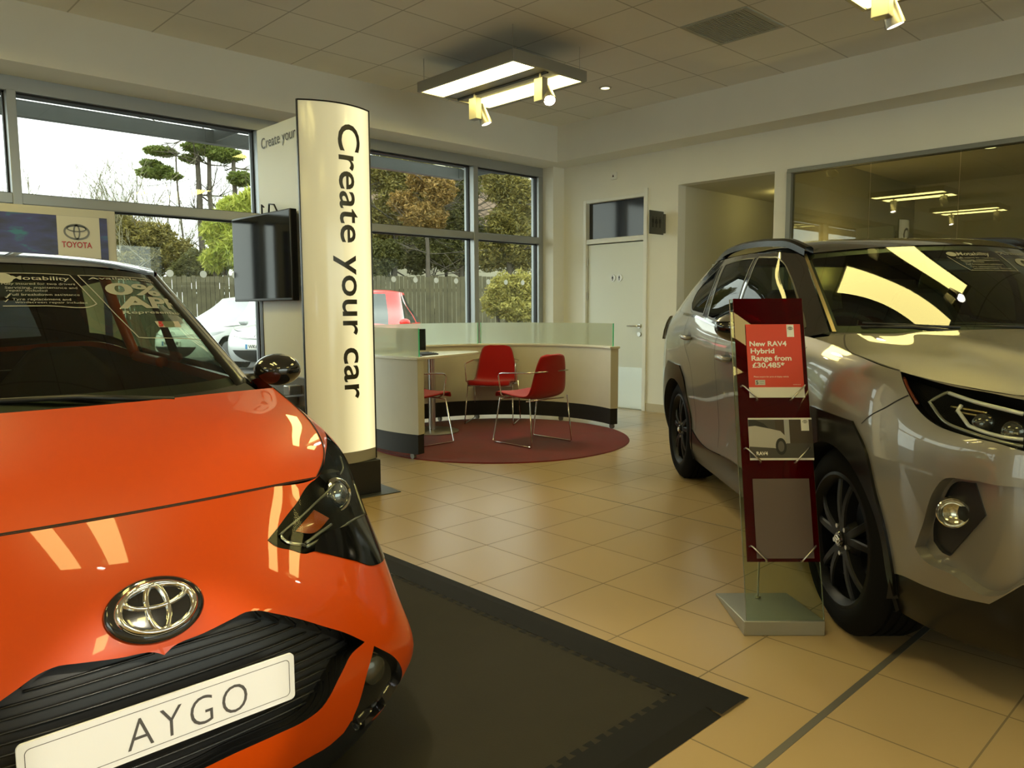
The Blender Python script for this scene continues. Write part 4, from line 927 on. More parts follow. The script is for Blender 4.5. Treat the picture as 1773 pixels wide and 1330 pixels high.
def wheel(parent, x, y, z, R, wid, rr, side, style, m_rim, hub_logo=True):
    """rim (the part), with tyre, nuts and cap as sub-parts; side = +1/-1 outward along x"""
    A = ((0, 1, 0), (0, 0, 1), (side, 0, 0)); o = (x, y, z)
    b = MB(); b.lathe([(rr-0.035, -wid*0.75), (rr-0.012, -wid*0.7), (rr-0.02, -0.05), (rr-0.012, -0.012), (rr+0.004, -0.004), (rr+0.006, 0.0), (rr-0.006, 0.004), (rr-0.016, -0.006), (rr-0.028, -0.03)], o, *A, seg=56, caps=False)
    b.lathe([(0.0, -0.012), (0.052, -0.012), (0.072, -0.022), (0.085, -0.05)], o, *A, seg=36, caps=False)
    oy = np.array(o, float)
    def P(r, a, h): return oy+np.array([side*h, r*math.cos(a), r*math.sin(a)])
    n = 5
    for k in range(n):
        a0 = 2*PI*k/n+PI/2
        for s in ((-1, 1) if style == 'twin' else (0,)):
            ra = np.linspace(0.05, rr-0.01, 7); rows = []
            for i, r in enumerate(ra):
                t_ = i/6; ac = a0+s*(0.13+0.10*t_); hw = (0.020-0.004*t_)/max(r, 0.05) if style == 'twin' else (0.042+0.012*math.cos(t_*3.0))/max(r, 0.06)
                hz = -0.012+0.012*math.sin(t_*PI)-0.012*t_
                rows.append([P(r, ac-hw, hz-0.045), P(r, ac-hw*0.9, hz-0.006), P(r, ac-hw*0.6, hz), P(r, ac+hw*0.6, hz), P(r, ac+hw*0.9, hz-0.006), P(r, ac+hw, hz-0.045)])
            b.grid(rows)
    w_ = b.build('wheel', m_rim, parent, smooth='auto')
    t_ = MB(); prof = [(rr-0.02, -wid*0.97), (rr+0.03, -wid-0.004), (R-0.045, -wid-0.008), (R-0.012, -wid*0.95), (R, -wid*0.80)]
    for k in range(4):      # tread grooves
        h = -wid*(0.74-k*0.16); prof += [(R, h), (R-0.007, h+0.001), (R-0.007, h+0.011), (R, h+0.012)]
    prof += [(R, -wid*0.12), (R-0.012, -0.012), (R-0.04, 0.006), (rr+0.05, 0.012), (rr+0.02, 0.008), (rr+0.004, -0.001), (rr-0.004, -0.02)]
    t_.lathe(prof, o, *A, seg=64, caps=False); t_.build('tyre', M_TYRE, w_, smooth='auto', angle=40)
    b = MB(); b.lathe([(rr-0.03, -0.09), (0.0, -0.10)], o, *A, seg=36, caps=False); b.build('brake_disc', mat('brake_dark', (0.02, 0.02, 0.02), rough=0.5, metal=0.5), w_)
    c = MB().lathe([(0, 0.004), (0.026, 0.003), (0.031, -0.003), (0.031, -0.014)], o, *A, seg=28, caps=False).build('hub_cap', M_GLOSSB, w_, smooth='auto')
    q = MB(); ring_logo(q, P(0, 0, 0.005), np.array([0, -side*-1.0, 0]), (0, 0, 1), 0.044, 0.030, 0.004, n=(side, 0, 0), tube=0.0018, seg=24); q.build('emblem', M_CHROME, w_, smooth=True)
    for k in range(5):
        a = 2*PI*(k+0.5)/5+PI/2; MB().lathe([(0, 0.0), (0.009, -0.001), (0.010, -0.02)], P(0.055, a, -0.004), *A, seg=8, caps=False).build('wheel_nut', M_STEEL, w_, smooth='auto')
    return w_

def well(parent, x0, x1, y, z, r, name='wheel_well'):
    """dark half drum behind an arch opening"""
    s = 1 if x1 > x0 else -1; b = MB()
    b.grid([[(x, y+r*math.cos(a), z+r*math.sin(a)) for a in np.linspace(-0.25, PI+0.25, 30)] for x in (x0, x1)])
    b.add([(x0, y+r*math.cos(a), z+r*math.sin(a)) for a in np.linspace(-0.25, PI+0.25, 30)], [tuple(range(30))])
    return b.build(name, M_SATINB, parent, smooth='auto')

def emblem3d(parent, o, r, u, n, w_, h_, name='emblem'):
    """black oval dish with three interlaced chrome ovals"""
    o, r, u, n = map(lambda q: np.array(q, float), (o, r, u, n)); k = 48
    rings = []
    for f, d in ((1.22, -0.004), (1.20, 0.004), (1.10, 0.009), (0.7, 0.013), (0.0, 0.015)):
        rings.append([o+r*(w_/2*f*math.cos(a))+u*(h_/2*f*math.sin(a))+n*d for a in np.linspace(0, 2*PI, k, endpoint=False)])
    b = MB(); b.grid(rings, close_u=True); e = b.build(name, M_GLOSSB, parent, smooth=True)
    def oval(cx, cy, a, bb, t0, t1):
        pts = [o+r*(cx+a*math.cos(q))+u*(cy+bb*math.sin(q)) for q in np.linspace(0, 2*PI, 56, endpoint=False)]
        m = MB(); vs = []; fs = []
        for i, p in enumerate(pts):
            q = 2*PI*i/56; d = r*(math.cos(q)*bb)+u*(math.sin(q)*a); d /= np.linalg.norm(d); wd = t0+(t1-t0)*abs(math.sin(q))
            for dd, hh in ((-wd, 0.010), (-wd*0.55, 0.019), (0, 0.022), (wd*0.55, 0.019), (wd, 0.010)): vs.append(p+d*dd+n*hh)
        N = 56
        for i in range(N):
            for j in range(4): fs.append((i*5+j, i*5+j+1, ((i+1)%N)*5+j+1, ((i+1)%N)*5+j))
        m.add(vs, fs); m.build('emblem_ring', M_CHROME, e, smooth=True)
    oval(0, 0, w_*0.455, h_*0.445, w_*0.055, w_*0.045)
    oval(0, h_*0.205, w_*0.365, h_*0.20, w_*0.042, w_*0.038)
    oval(0, -h_*0.005, w_*0.125, h_*0.43, w_*0.046, w_*0.045)
    return e
# ------------------------------------------------------------------ orange hatchback
HY = 1.48; HX = 0.502
def hy(rows): return [[(p[0], p[1]-HY, p[2]) for p in r] for r in rows]
hc = thing('hatchback_car', 'orange city hatchback with black roof and white number plate, cropped by the left edge', 'car', (HX, HY, 0))
HM = Matrix.Translation((HX, HY, 0))
def lv(z, *p): return [(a, y, z) for a, y in p]
HS = Surf(hy([
 lv(.10, (0,1.60),(.25,1.615),(.45,1.66),(.58,1.73),(.66,1.82),(.70,1.92),(.715,2.03),(.725,2.2),(.735,2.6),(.735,3.3),(.735,3.95),(.72,4.5),(.62,4.72),(.35,4.84),(0,4.86)),
 lv(.20, (0,1.53),(.25,1.545),(.47,1.59),(.62,1.665),(.71,1.76),(.755,1.87),(.77,2.02),(.775,2.2),(.78,2.6),(.78,3.3),(.78,3.95),(.775,4.5),(.66,4.76),(.37,4.88),(0,4.90)),
 lv(.28, (0,1.505),(.25,1.52),(.48,1.565),(.64,1.635),(.745,1.725),(.785,1.86),(.798,2.03),(.803,2.2),(.80,2.6),(.80,3.3),(.80,3.95),(.80,4.5),(.69,4.78),(.38,4.90),(0,4.92)),
 lv(.40, (0,1.49),(.25,1.505),(.47,1.555),(.63,1.635),(.732,1.75),(.782,1.88),(.80,2.04),(.8075,2.2),(.80,2.6),(.80,3.3),(.80,3.95),(.805,4.5),(.70,4.80),(.38,4.92),(0,4.945)),
 lv(.52, (0,1.505),(.24,1.52),(.44,1.58),(.60,1.68),(.712,1.80),(.775,1.93),(.80,2.06),(.8075,2.22),(.80,2.6),(.80,3.3),(.80,3.95),(.805,4.5),(.70,4.80),(.38,4.92),(0,4.945)),
 [(0,1.535,.62),(.22,1.56,.62),(.41,1.635,.62),(.57,1.74,.625),(.69,1.87,.635),(.762,1.99,.65),(.795,2.10,.665),(.8075,2.24,.68),(.80,2.6,.68),(.80,3.3,.68),(.80,3.95,.70),(.80,4.5,.72),(.70,4.79,.73),(.38,4.91,.73),(0,4.935,.73)],
 [(0,1.605,.72),(.2,1.635,.72),(.375,1.71,.72),(.545,1.80,.715),(.66,1.92,.73),(.735,2.03,.76),(.775,2.13,.80),(.795,2.27,.83),(.80,2.6,.85),(.80,3.3,.87),(.80,3.95,.89),(.79,4.5,.92),(.69,4.78,.93),(.38,4.88,.93),(0,4.90,.93)],
 [(0,1.72,.822),(.19,1.735,.820),(.36,1.785,.811),(.53,1.86,.795),(.625,1.98,.835),(.668,2.10,.885),(.680,2.2,.925),(.668,2.37,.995),(.70,2.6,1.005),(.715,3.3,1.03),(.72,3.95,1.06),(.69,4.5,1.09),(.58,4.72,1.08),(.32,4.82,1.06),(0,4.85,1.05)]]))
def hpx(*p): return uvloop(HS, p, HM)
# outlines traced on the body
p_lamp = hpx((463,935.6),(474.6,945),(502,952),(529.9,959),(543.7,955),(580,963),(612.9,971),(642.3,979.7),(654.4,977),(664.8,961.5),(671.5,927),(669,904.5),(660,884),(648,860),(628,826),(611,802),(592,783),(574,762),(562,748),(565.5,772),(561,800),(548,828),(540,834),(509,877),(481.5,913))
p_gr_r = [HS.uv_at(*p, HM) for p in ((298,1121),(352,1096.6),(406,1069.6),(424,1060.5),(439.5,1057.6),(479,1063),(518.4,1072),(558,1084),(597.4,1095.8),(631.6,1111.6),(605,1138),(594.8,1159),(584,1180),(571,1206),(558,1225),(531.6,1246),(479,1272),(400,1307.7))]
zc = lambda z: HS.tv[0]+float(np.interp(z, HS.G[:, len(HS.tu)//2, 2], HS.tv))
_l = p_gr_r[-1]; GBM = (_l[0]*0.5, _l[1]-0.003); print('GRLOW', _l, zc(0.235));  gt = (0.0, zc(0.575)); gb = (0.0, _l[1]-0.004)
half = [gt]+p_gr_r+[GBM, gb]
p_gr = smooth_poly(half[:-1]+[gb]+[(-u, v) for u, v in half[1:-1]][::-1], 0.015, True, 40)
p_fog = hpx((647.5,1118.5),(663,1126),(679,1135),(690.8,1148),(693,1182),(686,1197),(674,1212),(650,1240),(628,1262),(612,1262),(610,1248),(620,1222),(636,1164))
arm = [HS.uv_at(*p, HM) for p in ((608,1248.5),(594.8,1269.5),(571,1290.6),(531.6,1314))]
UW = HS.tu[len(HS.tu)//2+6]
_a = arm[3]; low = [(0, _a[1]-0.012)]+[(_a[0]*0.6, _a[1]-0.009)]+arm[::-1]+[(arm[0][0]+0.12, HS.tv[1]-0.01), (UW-0.05, HS.tv[1]-0.04), (UW-0.04, HS.tv[0]), (0, HS.tv[0])]
p_low = smooth_poly(low[:-1]+[(0, HS.tv[0])]+[(-u, v) for u, v in low[1:-1]][::-1], 0.02, True, 30)
H_AX = (2.20-HY, 4.53-HY); arches = [arch_loop(HS, y, 0.285, 0.335, s) for y in H_AX for s in (1, -1)]
nu = np.unique(np.concatenate([np.linspace(-1.6, 1.6, 170), np.linspace(HS.tu[0], -1.6, 60), np.linspace(1.6, HS.tu[-1], 60)]))
HR = carve(HS, nu, np.linspace(HS.tv[0], HS.tv[-1], 50), [('lamp', p_lamp), ('lamp2', mir(p_lamp)), ('grille', p_gr), ('fog', p_fog), ('fog2', mir(p_fog)), ('low', p_low)]+[('arch', a) for a in arches])
def part_split(uvt, test):
    uv, tr = uvt; T = np.array(tr); c = uv[T].mean(1); k = test(c); res = []
    for q in (T[k], T[~k]):
        ids = np.unique(q); mp = {a: i for i, a in enumerate(ids)}; res.append((uv[ids], [tuple(mp[a] for a in f) for f in q]))
    return res
uF = HS.tu[len(HS.tu)//2+6]+0.02
front, rear = part_split(HR['base'], lambda c: abs(c[:, 0]) < uF)
skin(HS, front, 'front_bumper', M_ORANGE, hc)
sideL, rest = part_split(rear, lambda c: (c[:, 0] > 0) & (c[:, 0] < HS.tu[-4])); sideR, tail = part_split(rest, lambda c: (c[:, 0] < 0) & (c[:, 0] > HS.tu[3]))
skin(HS, sideL, 'side_panel', M_ORANGE, hc); skin(HS, sideR, 'side_panel', M_ORANGE, hc); skin(HS, tail, 'tailgate', M_ORANGE, hc)
for sp_ in (sideL, sideR, tail): skin(HS, sp_, 'door_trim', M_CABIN, hc, off=-0.04)
skin(HS, HR['low'], 'lower_valance', M_SATINB, hc)
for k, lp in (('fog', p_fog), ('fog2', mir(p_fog))):
    f_ = skin(HS, HR[k], 'fog_lamp_pocket', M_GLOSSB, hc, off=-0.02); rim_wall(HS, lp, -0.02, 0.0, 'pocket_wall', M_GLOSSB, f_)
    u, v = HS.uv_at(651, 1161.6, HM); u = u if k == 'fog' else -u; o = HS([u], [v])[0]; n = HS.normal([u], [v])[0]; n = n*0.55+np.array([0, -0.8, 0.1]); n /= np.linalg.norm(n)
    ax = np.cross((0, 0, 1), n); ax /= np.linalg.norm(ax); ay = np.cross(n, ax)
    MB().lathe([(0, 0.004), (0.02, 0.003), (0.034, -0.004), (0.038, -0.012), (0.038, -0.04)], o, ax, ay, n, 28, caps=False).build('fog_lamp', mat('fog_glass', (0.07, 0.065, 0.045), rough=0.15, metal=0.4), f_, smooth='auto')
g_ = skin(HS, HR['grille'], 'grille', M_SATINB, hc, off=-0.055)
rim_wall(HS, p_gr, -0.055, 0.0, 'grille_surround', M_GLOSSB, g_)
rb = MB()
for z in np.arange(0.25, 0.60, 0.022):
    v = zc(z); us = np.linspace(-0.62, 0.62, 60); uv = np.c_[us, np.full(60, v)]; ins = inside(p_gr, uv); P = HS(us, uv[:, 1]); N = HS.normal(us, uv[:, 1]); run = []
    for i in range(61):
        if i < 60 and ins[i]: run.append(P[i]-N[i]*0.046)
        else:
            if len(run) > 3: rb.tube(run, 0.0026, 6)
            run = []
rb.build('grille_rib', mat('grille_rib', (0.02, 0.02, 0.018), rough=0.3), g_, smooth=True)
# headlamps
for k, lp, sg in (('lamp', p_lamp, 1), ('lamp2', mir(p_lamp), -1)):
    L_ = skin(HS, HR[k], 'headlight', M_HOUS, hc, off=-0.035)
    skin(HS, HR[k], 'lens', M_LENS, L_, off=0.001)
    rim_wall(HS, lp, -0.035, 0.001, 'housing_wall', M_HOUS, L_)
    def on(px, py, d):
        u, v = HS.uv_at(px, py, HM); u *= sg; return HS([u], [v])[0]+HS.normal([u], [v])[0]*d
    def path(pts, d): 
        q = np.array([HS.uv_at(*p, HM) for p in pts]); q = smooth_poly(q, 0.02, False, corner=60); q[:, 0] *= sg; return HS(q[:, 0], q[:, 1])+HS.normal(q[:, 0], q[:, 1])*d
    gm = mat('light_guide', (0.30, 0.30, 0.25), rough=0.15, metal=0.6)
    MB().tube(path(((592,788),(597,803),(590,823),(561,858),(518,897.6),(488.4,923.5)), -0.008), 0.0035, 8).build('light_guide', gm, L_, smooth=True)
    MB().tube(path(((488.4,923.5),(492,930.4),(530,941.7)), -0.008), 0.0055, 8).build('light_guide', M_CHROME, L_, smooth=True)
    MB().tube(path(((533,945),(570,926),(606,904.5),(636,889),(646,872),(640,850),(625,828)), -0.006), 0.0045, 8).build('light_guide', gm, L_, smooth=True)
    MB().tube(path(((534,937),(560,918),(578,905)), -0.010), 0.0045, 8).build('light_guide', gm, L_, smooth=True)
    o = on(595.6, 849, -0.028); fwd = np.array([sg*0.22, -1, 0.12]); fwd /= np.linalg.norm(fwd); ax = np.cross((0, 0, 1), fwd); ax /= np.linalg.norm(ax); ay = np.cross(fwd, ax)
    q = MB().lathe([(0.052, 0.0), (0.048, 0.012), (0.044, 0.016), (0.040, 0.012)], o, ax, ay, fwd, 32, caps=False).build('projector_bezel', M_CHROME, L_, smooth='auto')
    MB().lathe([(0.042, 0.0), (0.036, 0.014), (0.022, 0.025), (0.0, 0.029)], o, ax, ay, fwd, 32, caps=False).build('projector', mat('projector_glass', (0.35, 0.38, 0.42), rough=0.03, metal=0.75), q, smooth=True)
    am = hpx((551,877),(578,892),(544,918),(519,914)); am = am*[sg, 1]; cen = am.mean(0)
    P = HS(am[:, 0], am[:, 1])+HS.normal(am[:, 0], am[:, 1])*-0.016; c = P.mean(0)
    MB().add(list(P)+[c+np.array([0, -0.006, 0.0])], [(i, (i+1)%len(P), len(P)) for i in range(len(P))]).build('indicator', mat('amber_reflector', (0.30, 0.055, 0.004), rough=0.15, coat=1), L_)
    bl = hpx((543.7,955),(580,963),(612.9,971),(642.3,979.7),(654.4,977),(664.8,961.5),(671,927),(668.5,904.5),(659.5,884),(650,873),(639,890),(606,907),(548,939)); bl = bl*[sg, 1]
    R2 = carve(HS, np.linspace(bl[:, 0].min()-.01, bl[:, 0].max()+.01, 24), np.linspace(bl[:, 1].min()-.01, bl[:, 1].max()+.01, 24), [('p', bl)])
    skin(HS, R2['p'], 'lower_trim', M_LAMPB, L_, off=0.002)
# emblem and number plate
u0, v0 = 0.0, HS.uv_at(267, 1056, HM)[1]; eo = HS([0], [v0])[0]; en = HS.normal([0], [v0])[0]; eu = np.cross(en, (1, 0, 0)); eu *= np.sign(eu[2])
print('EMBLEM', eo, en, [tuple(np.round(HS(*HS.uv_at(*p, HM))[0], 3)) for p in ((193,1068),(345,1030),(170,1070),(356,1035),(262,990),(270,1110))])
emblem3d(hc, eo+en*0.004, (1, 0, 0), eu, en, 0.156, 0.108)
pl_ = MB(); yp = 1.505-HY
def rrect(w_, h_, r_, n_=6):
    P = []
    for cx, cz, a0 in ((w_/2-r_, h_/2-r_, 0), (-w_/2+r_, h_/2-r_, PI/2), (-w_/2+r_, -h_/2+r_, PI), (w_/2-r_, -h_/2+r_, 1.5*PI)):
        for a in np.linspace(a0, a0+PI/2, n_): P.append((cx+r_*math.cos(a), cz+r_*math.sin(a)))
    return P
PO = np.array([0, yp-0.012, 0.457])
npl = MB().prism_axes(rrect(0.52, 0.104, 0.010), PO, (1, 0, 0), (0, 0, 1), (0, 1, 0), 0.006).build('number_plate', M_PLATE, hc, smooth='auto')
ln = MB(); A = rrect(0.497, 0.082, 0.010); B = rrect(0.4945, 0.0795, 0.009); n_ = len(A)
ln.add([PO+np.array([x, -0.0006, z]) for x, z in A]+[PO+np.array([x, -0.0006, z]) for x, z in B], [(i, (i+1)%n_, n_+(i+1)%n_, n_+i) for i in range(n_)])
ln.build('border_line', mat('plate_ink', (0.09, 0.085, 0.085), rough=0.5), npl)
q = MB(); text_plane(q, 'AYGO', PO+np.array([-0.083, -0.0002, -0.033]), (1, 0, 0), (0, 0, 1), width=0.235, cap=0.060, n=(0, -1, 0), off=0.0008, bold=-0.012, spacing=1.25); q.build('lettering', mat('plate_ink', (0.09, 0.085, 0.085)), npl)
MB().box(-0.24, 0.24, yp-0.006, yp+0.03, 0.42, 0.495).build('plate_bracket', M_SATINB, hc)

# bonnet
HB = Surf(hy([
 [(0,1.72,.822),(.19,1.735,.820),(.36,1.785,.811),(.53,1.86,.795)],
 [(0,1.84,.884),(.22,1.855,.881),(.43,1.905,.870),(.625,1.98,.835)],
 [(0,1.97,.934),(.235,1.985,.931),(.46,2.035,.920),(.668,2.10,.885)],
 [(0,2.08,.968),(.24,2.095,.966),(.47,2.14,.957),(.680,2.2,.925)],
 [(0,2.21,1.003),(.24,2.23,1.003),(.46,2.29,1.001),(.668,2.37,.995)]]))
U, V = np.linspace(HB.tu[0], HB.tu[-1], 60), np.linspace(HB.tv[0], HB.tv[-1], 44)
skin(HB, carve(HB, U, V, [])['base'], 'bonnet', M_ORANGE, hc, off=0.001)
sl = MB(); us = np.linspace(HB.tu[0], HB.tu[-1], 80)
ribbon(HB, np.c_[us, np.full(80, 0.001)], 0.007, 0.0025, sl)
for s in (-1, 1): ribbon(HB, np.c_[np.full(60, s*(HB.tu[-1]-0.001)), np.linspace(0.0, HB.tv[-1], 60)], 0.006, 0.0025, sl)
sl.build('shut_line', M_GAP, hc, smooth=True)
# windscreen, cowl, roof, glasshouse
HW = Surf(hy([
 [(0,2.275,1.000),(.25,2.295,1.003),(.47,2.365,1.006),(.615,2.475,1.012)],
 [(0,2.53,1.215),(.24,2.555,1.213),(.44,2.63,1.205),(.575,2.745,1.19)],
 [(0,2.80,1.400),(.22,2.825,1.398),(.40,2.89,1.390),(.52,3.0,1.372)]]))
skin(HW, carve(HW, np.linspace(HW.tu[0], HW.tu[-1], 50), np.linspace(0, HW.tv[-1], 30), [])['base'], 'windscreen', M_WS, hc, label='tinted windscreen with white offer stickers')
fr = MB(); e = HW.tu[-1]
def band(S, loop_o, loop_i, off, mb):
    a, b = np.array(loop_o), np.array(loop_i); Pa = S(a[:, 0], a[:, 1])+S.normal(a[:, 0], a[:, 1])*off; Pb = S(b[:, 0], b[:, 1])+S.normal(b[:, 0], b[:, 1])*off; n = len(Pa)
    mb.add(list(Pa)+list(Pb), [(i, (i+1)%n, n+(i+1)%n, n+i) for i in range(n)])
def rect_loop(u0_, u1_, v0_, v1_, n=24):
    return [(u, v0_) for u in np.linspace(u0_, u1_, n, endpoint=False)]+[(u1_, v) for v in np.linspace(v0_, v1_, n, endpoint=False)]+[(u, v1_) for u in np.linspace(u1_, u0_, n, endpoint=False)]+[(u0_, v) for v in np.linspace(v1_, v0_, n, endpoint=False)]
band(HW, rect_loop(-e, e, 0, HW.tv[-1]), rect_loop(-e+0.045, e-0.045, 0.045, HW.tv[-1]-0.05), -0.004, fr)
fr.build('windscreen_frit', M_SATINB, hc)
for s in (-1, 1):
    ap = MB(); vv = np.linspace(-0.01, HW.tv[-1]+0.0, 30); ap.grid([HW(np.full(30, s*(e+du)), vv)+HW.normal(np.full(30, s*(e+du)), vv)*o for du, o in ((-0.062, 0.001), (-0.055, 0.006), (-0.02, 0.010), (0.01, 0.004))]); ap.build('windscreen_pillar', M_TRIM, hc, smooth=True)
cw = MB(); nn = 50; us = np.linspace(HB.tu[0], HB.tu[-1], nn); Pa = HB(us, np.full(nn, HB.tv[-1])); us = np.linspace(HW.tu[0], HW.tu[-1], nn); Pb = HW(us, np.zeros(nn))
cw.grid([Pa-np.array([0, 0.0, 0.012]), Pa*0.5+Pb*0.5-np.array([0, 0, 0.022]), Pb+np.array([0, 0.0, 0.0])]); cw.build('cowl', M_SATINB, hc, smooth=True)
HG = Surf(hy([
 [(0,4.85,1.05),(.32,4.82,1.06),(.58,4.72,1.08),(.69,4.5,1.09),(.72,3.95,1.06),(.715,3.3,1.03),(.70,2.75,1.008),(.665,2.52,1.0),(.615,2.475,1.012)],
 [(0,4.72,1.24),(.30,4.69,1.25),(.53,4.60,1.25),(.63,4.42,1.26),(.655,3.95,1.25),(.65,3.32,1.23),(.635,2.92,1.205),(.608,2.78,1.19),(.575,2.745,1.19)],
 [(0,4.52,1.38),(.26,4.49,1.385),(.46,4.42,1.38),(.545,4.25,1.41),(.575,3.85,1.43),(.572,3.35,1.425),(.560,3.12,1.402),(.543,3.035,1.384),(.52,3.0,1.372)]]))
tu = HG.tu; md = len(tu)//2; v0_, v1_ = 0.035, HG.tv[-1]-0.035
rg = [('rear_window', smooth_poly([(-tu[md+2]+0.06, v0_+0.02), (tu[md+2]-0.06, v0_+0.02), (tu[md+2]-0.12, v1_-0.03), (-tu[md+2]+0.12, v1_-0.03)], 0.03))]
for s in (-1, 1):
    rg.append(('side_window', smooth_poly([(s*(tu[md+3]+0.02), v0_+0.03), (s*(tu[md+5]-0.08), v0_), (s*(tu[md+5]-0.06), v1_), (s*(tu[md+3]+0.10), v1_-0.05)], 0.03)))
    rg.append(('side_window', smooth_poly([(s*(tu[md+5]+0.03), v0_), (s*(tu[md+6]+0.03), v0_), (s*(tu[md+6]-0.0), v0_+0.2), (s*(tu[md+6]-0.13), v1_), (s*(tu[md+5]+0.01), v1_)], 0.03)))
GR = carve(HG, np.linspace(tu[0], tu[-1], 150), np.linspace(0, HG.tv[-1], 18), rg)
skin(HG, GR['base'], 'pillars', M_GLOSSB, hc, flip=True)
for i, (nm, lp) in enumerate(rg):
    R2 = carve(HG, np.linspace(lp[:, 0].min()-.01, lp[:, 0].max()+.01, 14), np.linspace(lp[:, 1].min()-.01, lp[:, 1].max()+.01, 8), [('p', lp)]); skin(HG, R2['p'], nm, M_WS, hc, flip=True)
HRf = Surf(hy([
 [(0,2.80,1.400),(.22,2.825,1.398),(.40,2.89,1.390),(.52,3.0,1.372)],
 [(0,2.95,1.434),(.23,2.97,1.431),(.43,3.02,1.418),(.560,3.12,1.402)],
 [(0,3.45,1.462),(.25,3.45,1.459),(.46,3.46,1.446),(.574,3.5,1.428)],
 [(0,4.1,1.445),(.25,4.1,1.442),(.45,4.1,1.432),(.56,4.08,1.418)],
 [(0,4.52,1.38),(.20,4.50,1.384),(.36,4.46,1.385),(.46,4.42,1.38)]]))
skin(HRf, carve(HRf, np.linspace(HRf.tu[0], HRf.tu[-1], 40), np.linspace(0, HRf.tv[-1], 40), [])['base'], 'roof', M_GLOSSB, hc, off=0.002, label='black roof')
skin(HRf, carve(HRf, np.linspace(HRf.tu[0], HRf.tu[-1], 20), np.linspace(0, HRf.tv[-1], 20), [])['base'], 'headlining', M_CABIN, hc, off=-0.03)
# door mirrors, wipers, wheels, cabin
for s in (-1, 1):
    rot = np.array(Matrix.Rotation(s*0.18, 3, 'Z')); m_ = MB().ellipsoid((s*0.800, 2.60-HY, 1.036), (0.088, 0.075, 0.058), 28, 18, rot)
    m_.v = [(x, min(y, 2.655-HY), z) for x, y, z in m_.v]
    w_ = m_.build('door_mirror', M_GLOSSB, hc, smooth='auto')
    MB().tube([(s*0.69, 2.64-HY, 0.995), (s*0.75, 2.615-HY, 1.0)], [0.032, 0.026], 12).build('mirror_arm', M_SATINB, w_, smooth=True)
    for y in H_AX:
        wheel(hc, s*0.795, y, 0.287, 0.287, 0.17, 0.20, s, 'five', M_GLOSSB); well(hc, s*0.60, s*0.80, y, 0.287, 0.335)
for (x0, y0, x1, y1) in ((0.30, 2.24, -0.30, 2.33), (-0.22, 2.235, -0.56, 2.43)):
    b = MB(); a = np.array((x0, y0-HY, 0.998)); c = np.array((x1, y1-HY, 1.022)); b.tube([a, a*0.6+c*0.4+[0, 0, 0.016], c+[0, 0, 0.006]], [0.010, 0.008, 0.005], 8)
    d = (c-a); b.tube([a+d*0.25+[0, 0.015, 0.012], c+d*0.25+[0, 0.03, 0.010]], 0.006, 6); b.build('wiper', M_SATINB, hc, smooth=True)
MB().box(-0.70, 0.70, 1.95-HY, 4.6-HY, 0.12, 0.16).build('floor_pan', M_CABIN, hc)
b = MB(); b.box(-0.66, 0.66, 1.95-HY, 2.0-HY, 0.16, 0.78); b.box(-0.66, 0.66, 4.60-HY, 4.64-HY, 0.16, 0.95); b.build('bulkhead', M_CABIN, hc)
d_ = MB(); d_.grid([[(x, y-HY-0.10*(1-(x/0.64)**2)*0.5, z) for x in np.linspace(-0.64, 0.64, 21)] for y, z in ((2.42, 0.975), (2.58, 0.995), (2.74, 0.985), (2.80, 0.93), (2.78, 0.75), (2.72, 0.5))]); d_.build('dashboard', M_CABIN, hc, smooth=True)
for s in (-1, 1):
    st = MB(); st.box(s*0.35-0.23, s*0.35+0.23, 3.05-HY, 3.5-HY, 0.30, 0.48); q = st.build('front_seat', M_CABIN, hc, bevel=0.05)
    bk = MB(); bk.add([(s*0.35+dx, y-HY, z) for y, z, w_ in ((3.46, .42, .23), (3.62, .95, .20), (3.66, 1.10, .10), (3.74, 1.10, .10), (3.74, .95, .20), (3.60, .42, .23)) for dx in (-w_, w_)], [(0,1,3,2),(2,3,5,4),(4,5,7,6),(6,7,9,8),(8,9,11,10),(0,2,4,6,8,10),(1,11,9,7,5,3)]); bk.build('seat_back', M_CABIN, q, bevel=0.03)
    # body coloured door frame seen inside, dark trim below it
    o = MB(); PUX = tu[md+4]+0.16
    for us in (np.array([(PUX, v) for v in np.linspace(0.0, HG.tv[-1], 14)]), np.array([(u, 0.005) for u in np.linspace(PUX, PUX+0.32, 12)])):
        q2 = us*[s, 1]; P = HG(q2[:, 0], q2[:, 1])+HG.normal(q2[:, 0], q2[:, 1])*0.03; o.tube(list(P), 0.024, 8)
    o.build('door_inner_frame', M_ORANGE, hc, smooth=True)
mr = MB().box(-0.115, 0.115, 2.76-HY, 2.79-HY, 1.285, 1.345); mr.build('rear_view_mirror', M_SATINB, hc, bevel=0.012)
# steering wheel (right hand drive) with an orange accent
sw = MB(); c = np.array([-0.35, 2.86-HY, 0.92]); au = np.array([0, 0.42, 0.90]); sw.tube([c+np.array([1, 0, 0])*0.175*math.cos(a)+au*0.175*math.sin(a) for a in np.linspace(0, 2*PI, 36, endpoint=False)], 0.014, 8, closed=True); sw.ellipsoid(c, (0.07, 0.03, 0.06)); sw.build('steering_wheel', M_CABIN, hc, smooth=True)
MB().tube([np.array([0.02+0.10*t, 2.83-HY+0.02*t, 0.96-0.16*t*t]) for t in np.linspace(0, 1, 10)], 0.016, 8).build('dashboard_accent', M_ORANGE, hc, smooth=True)
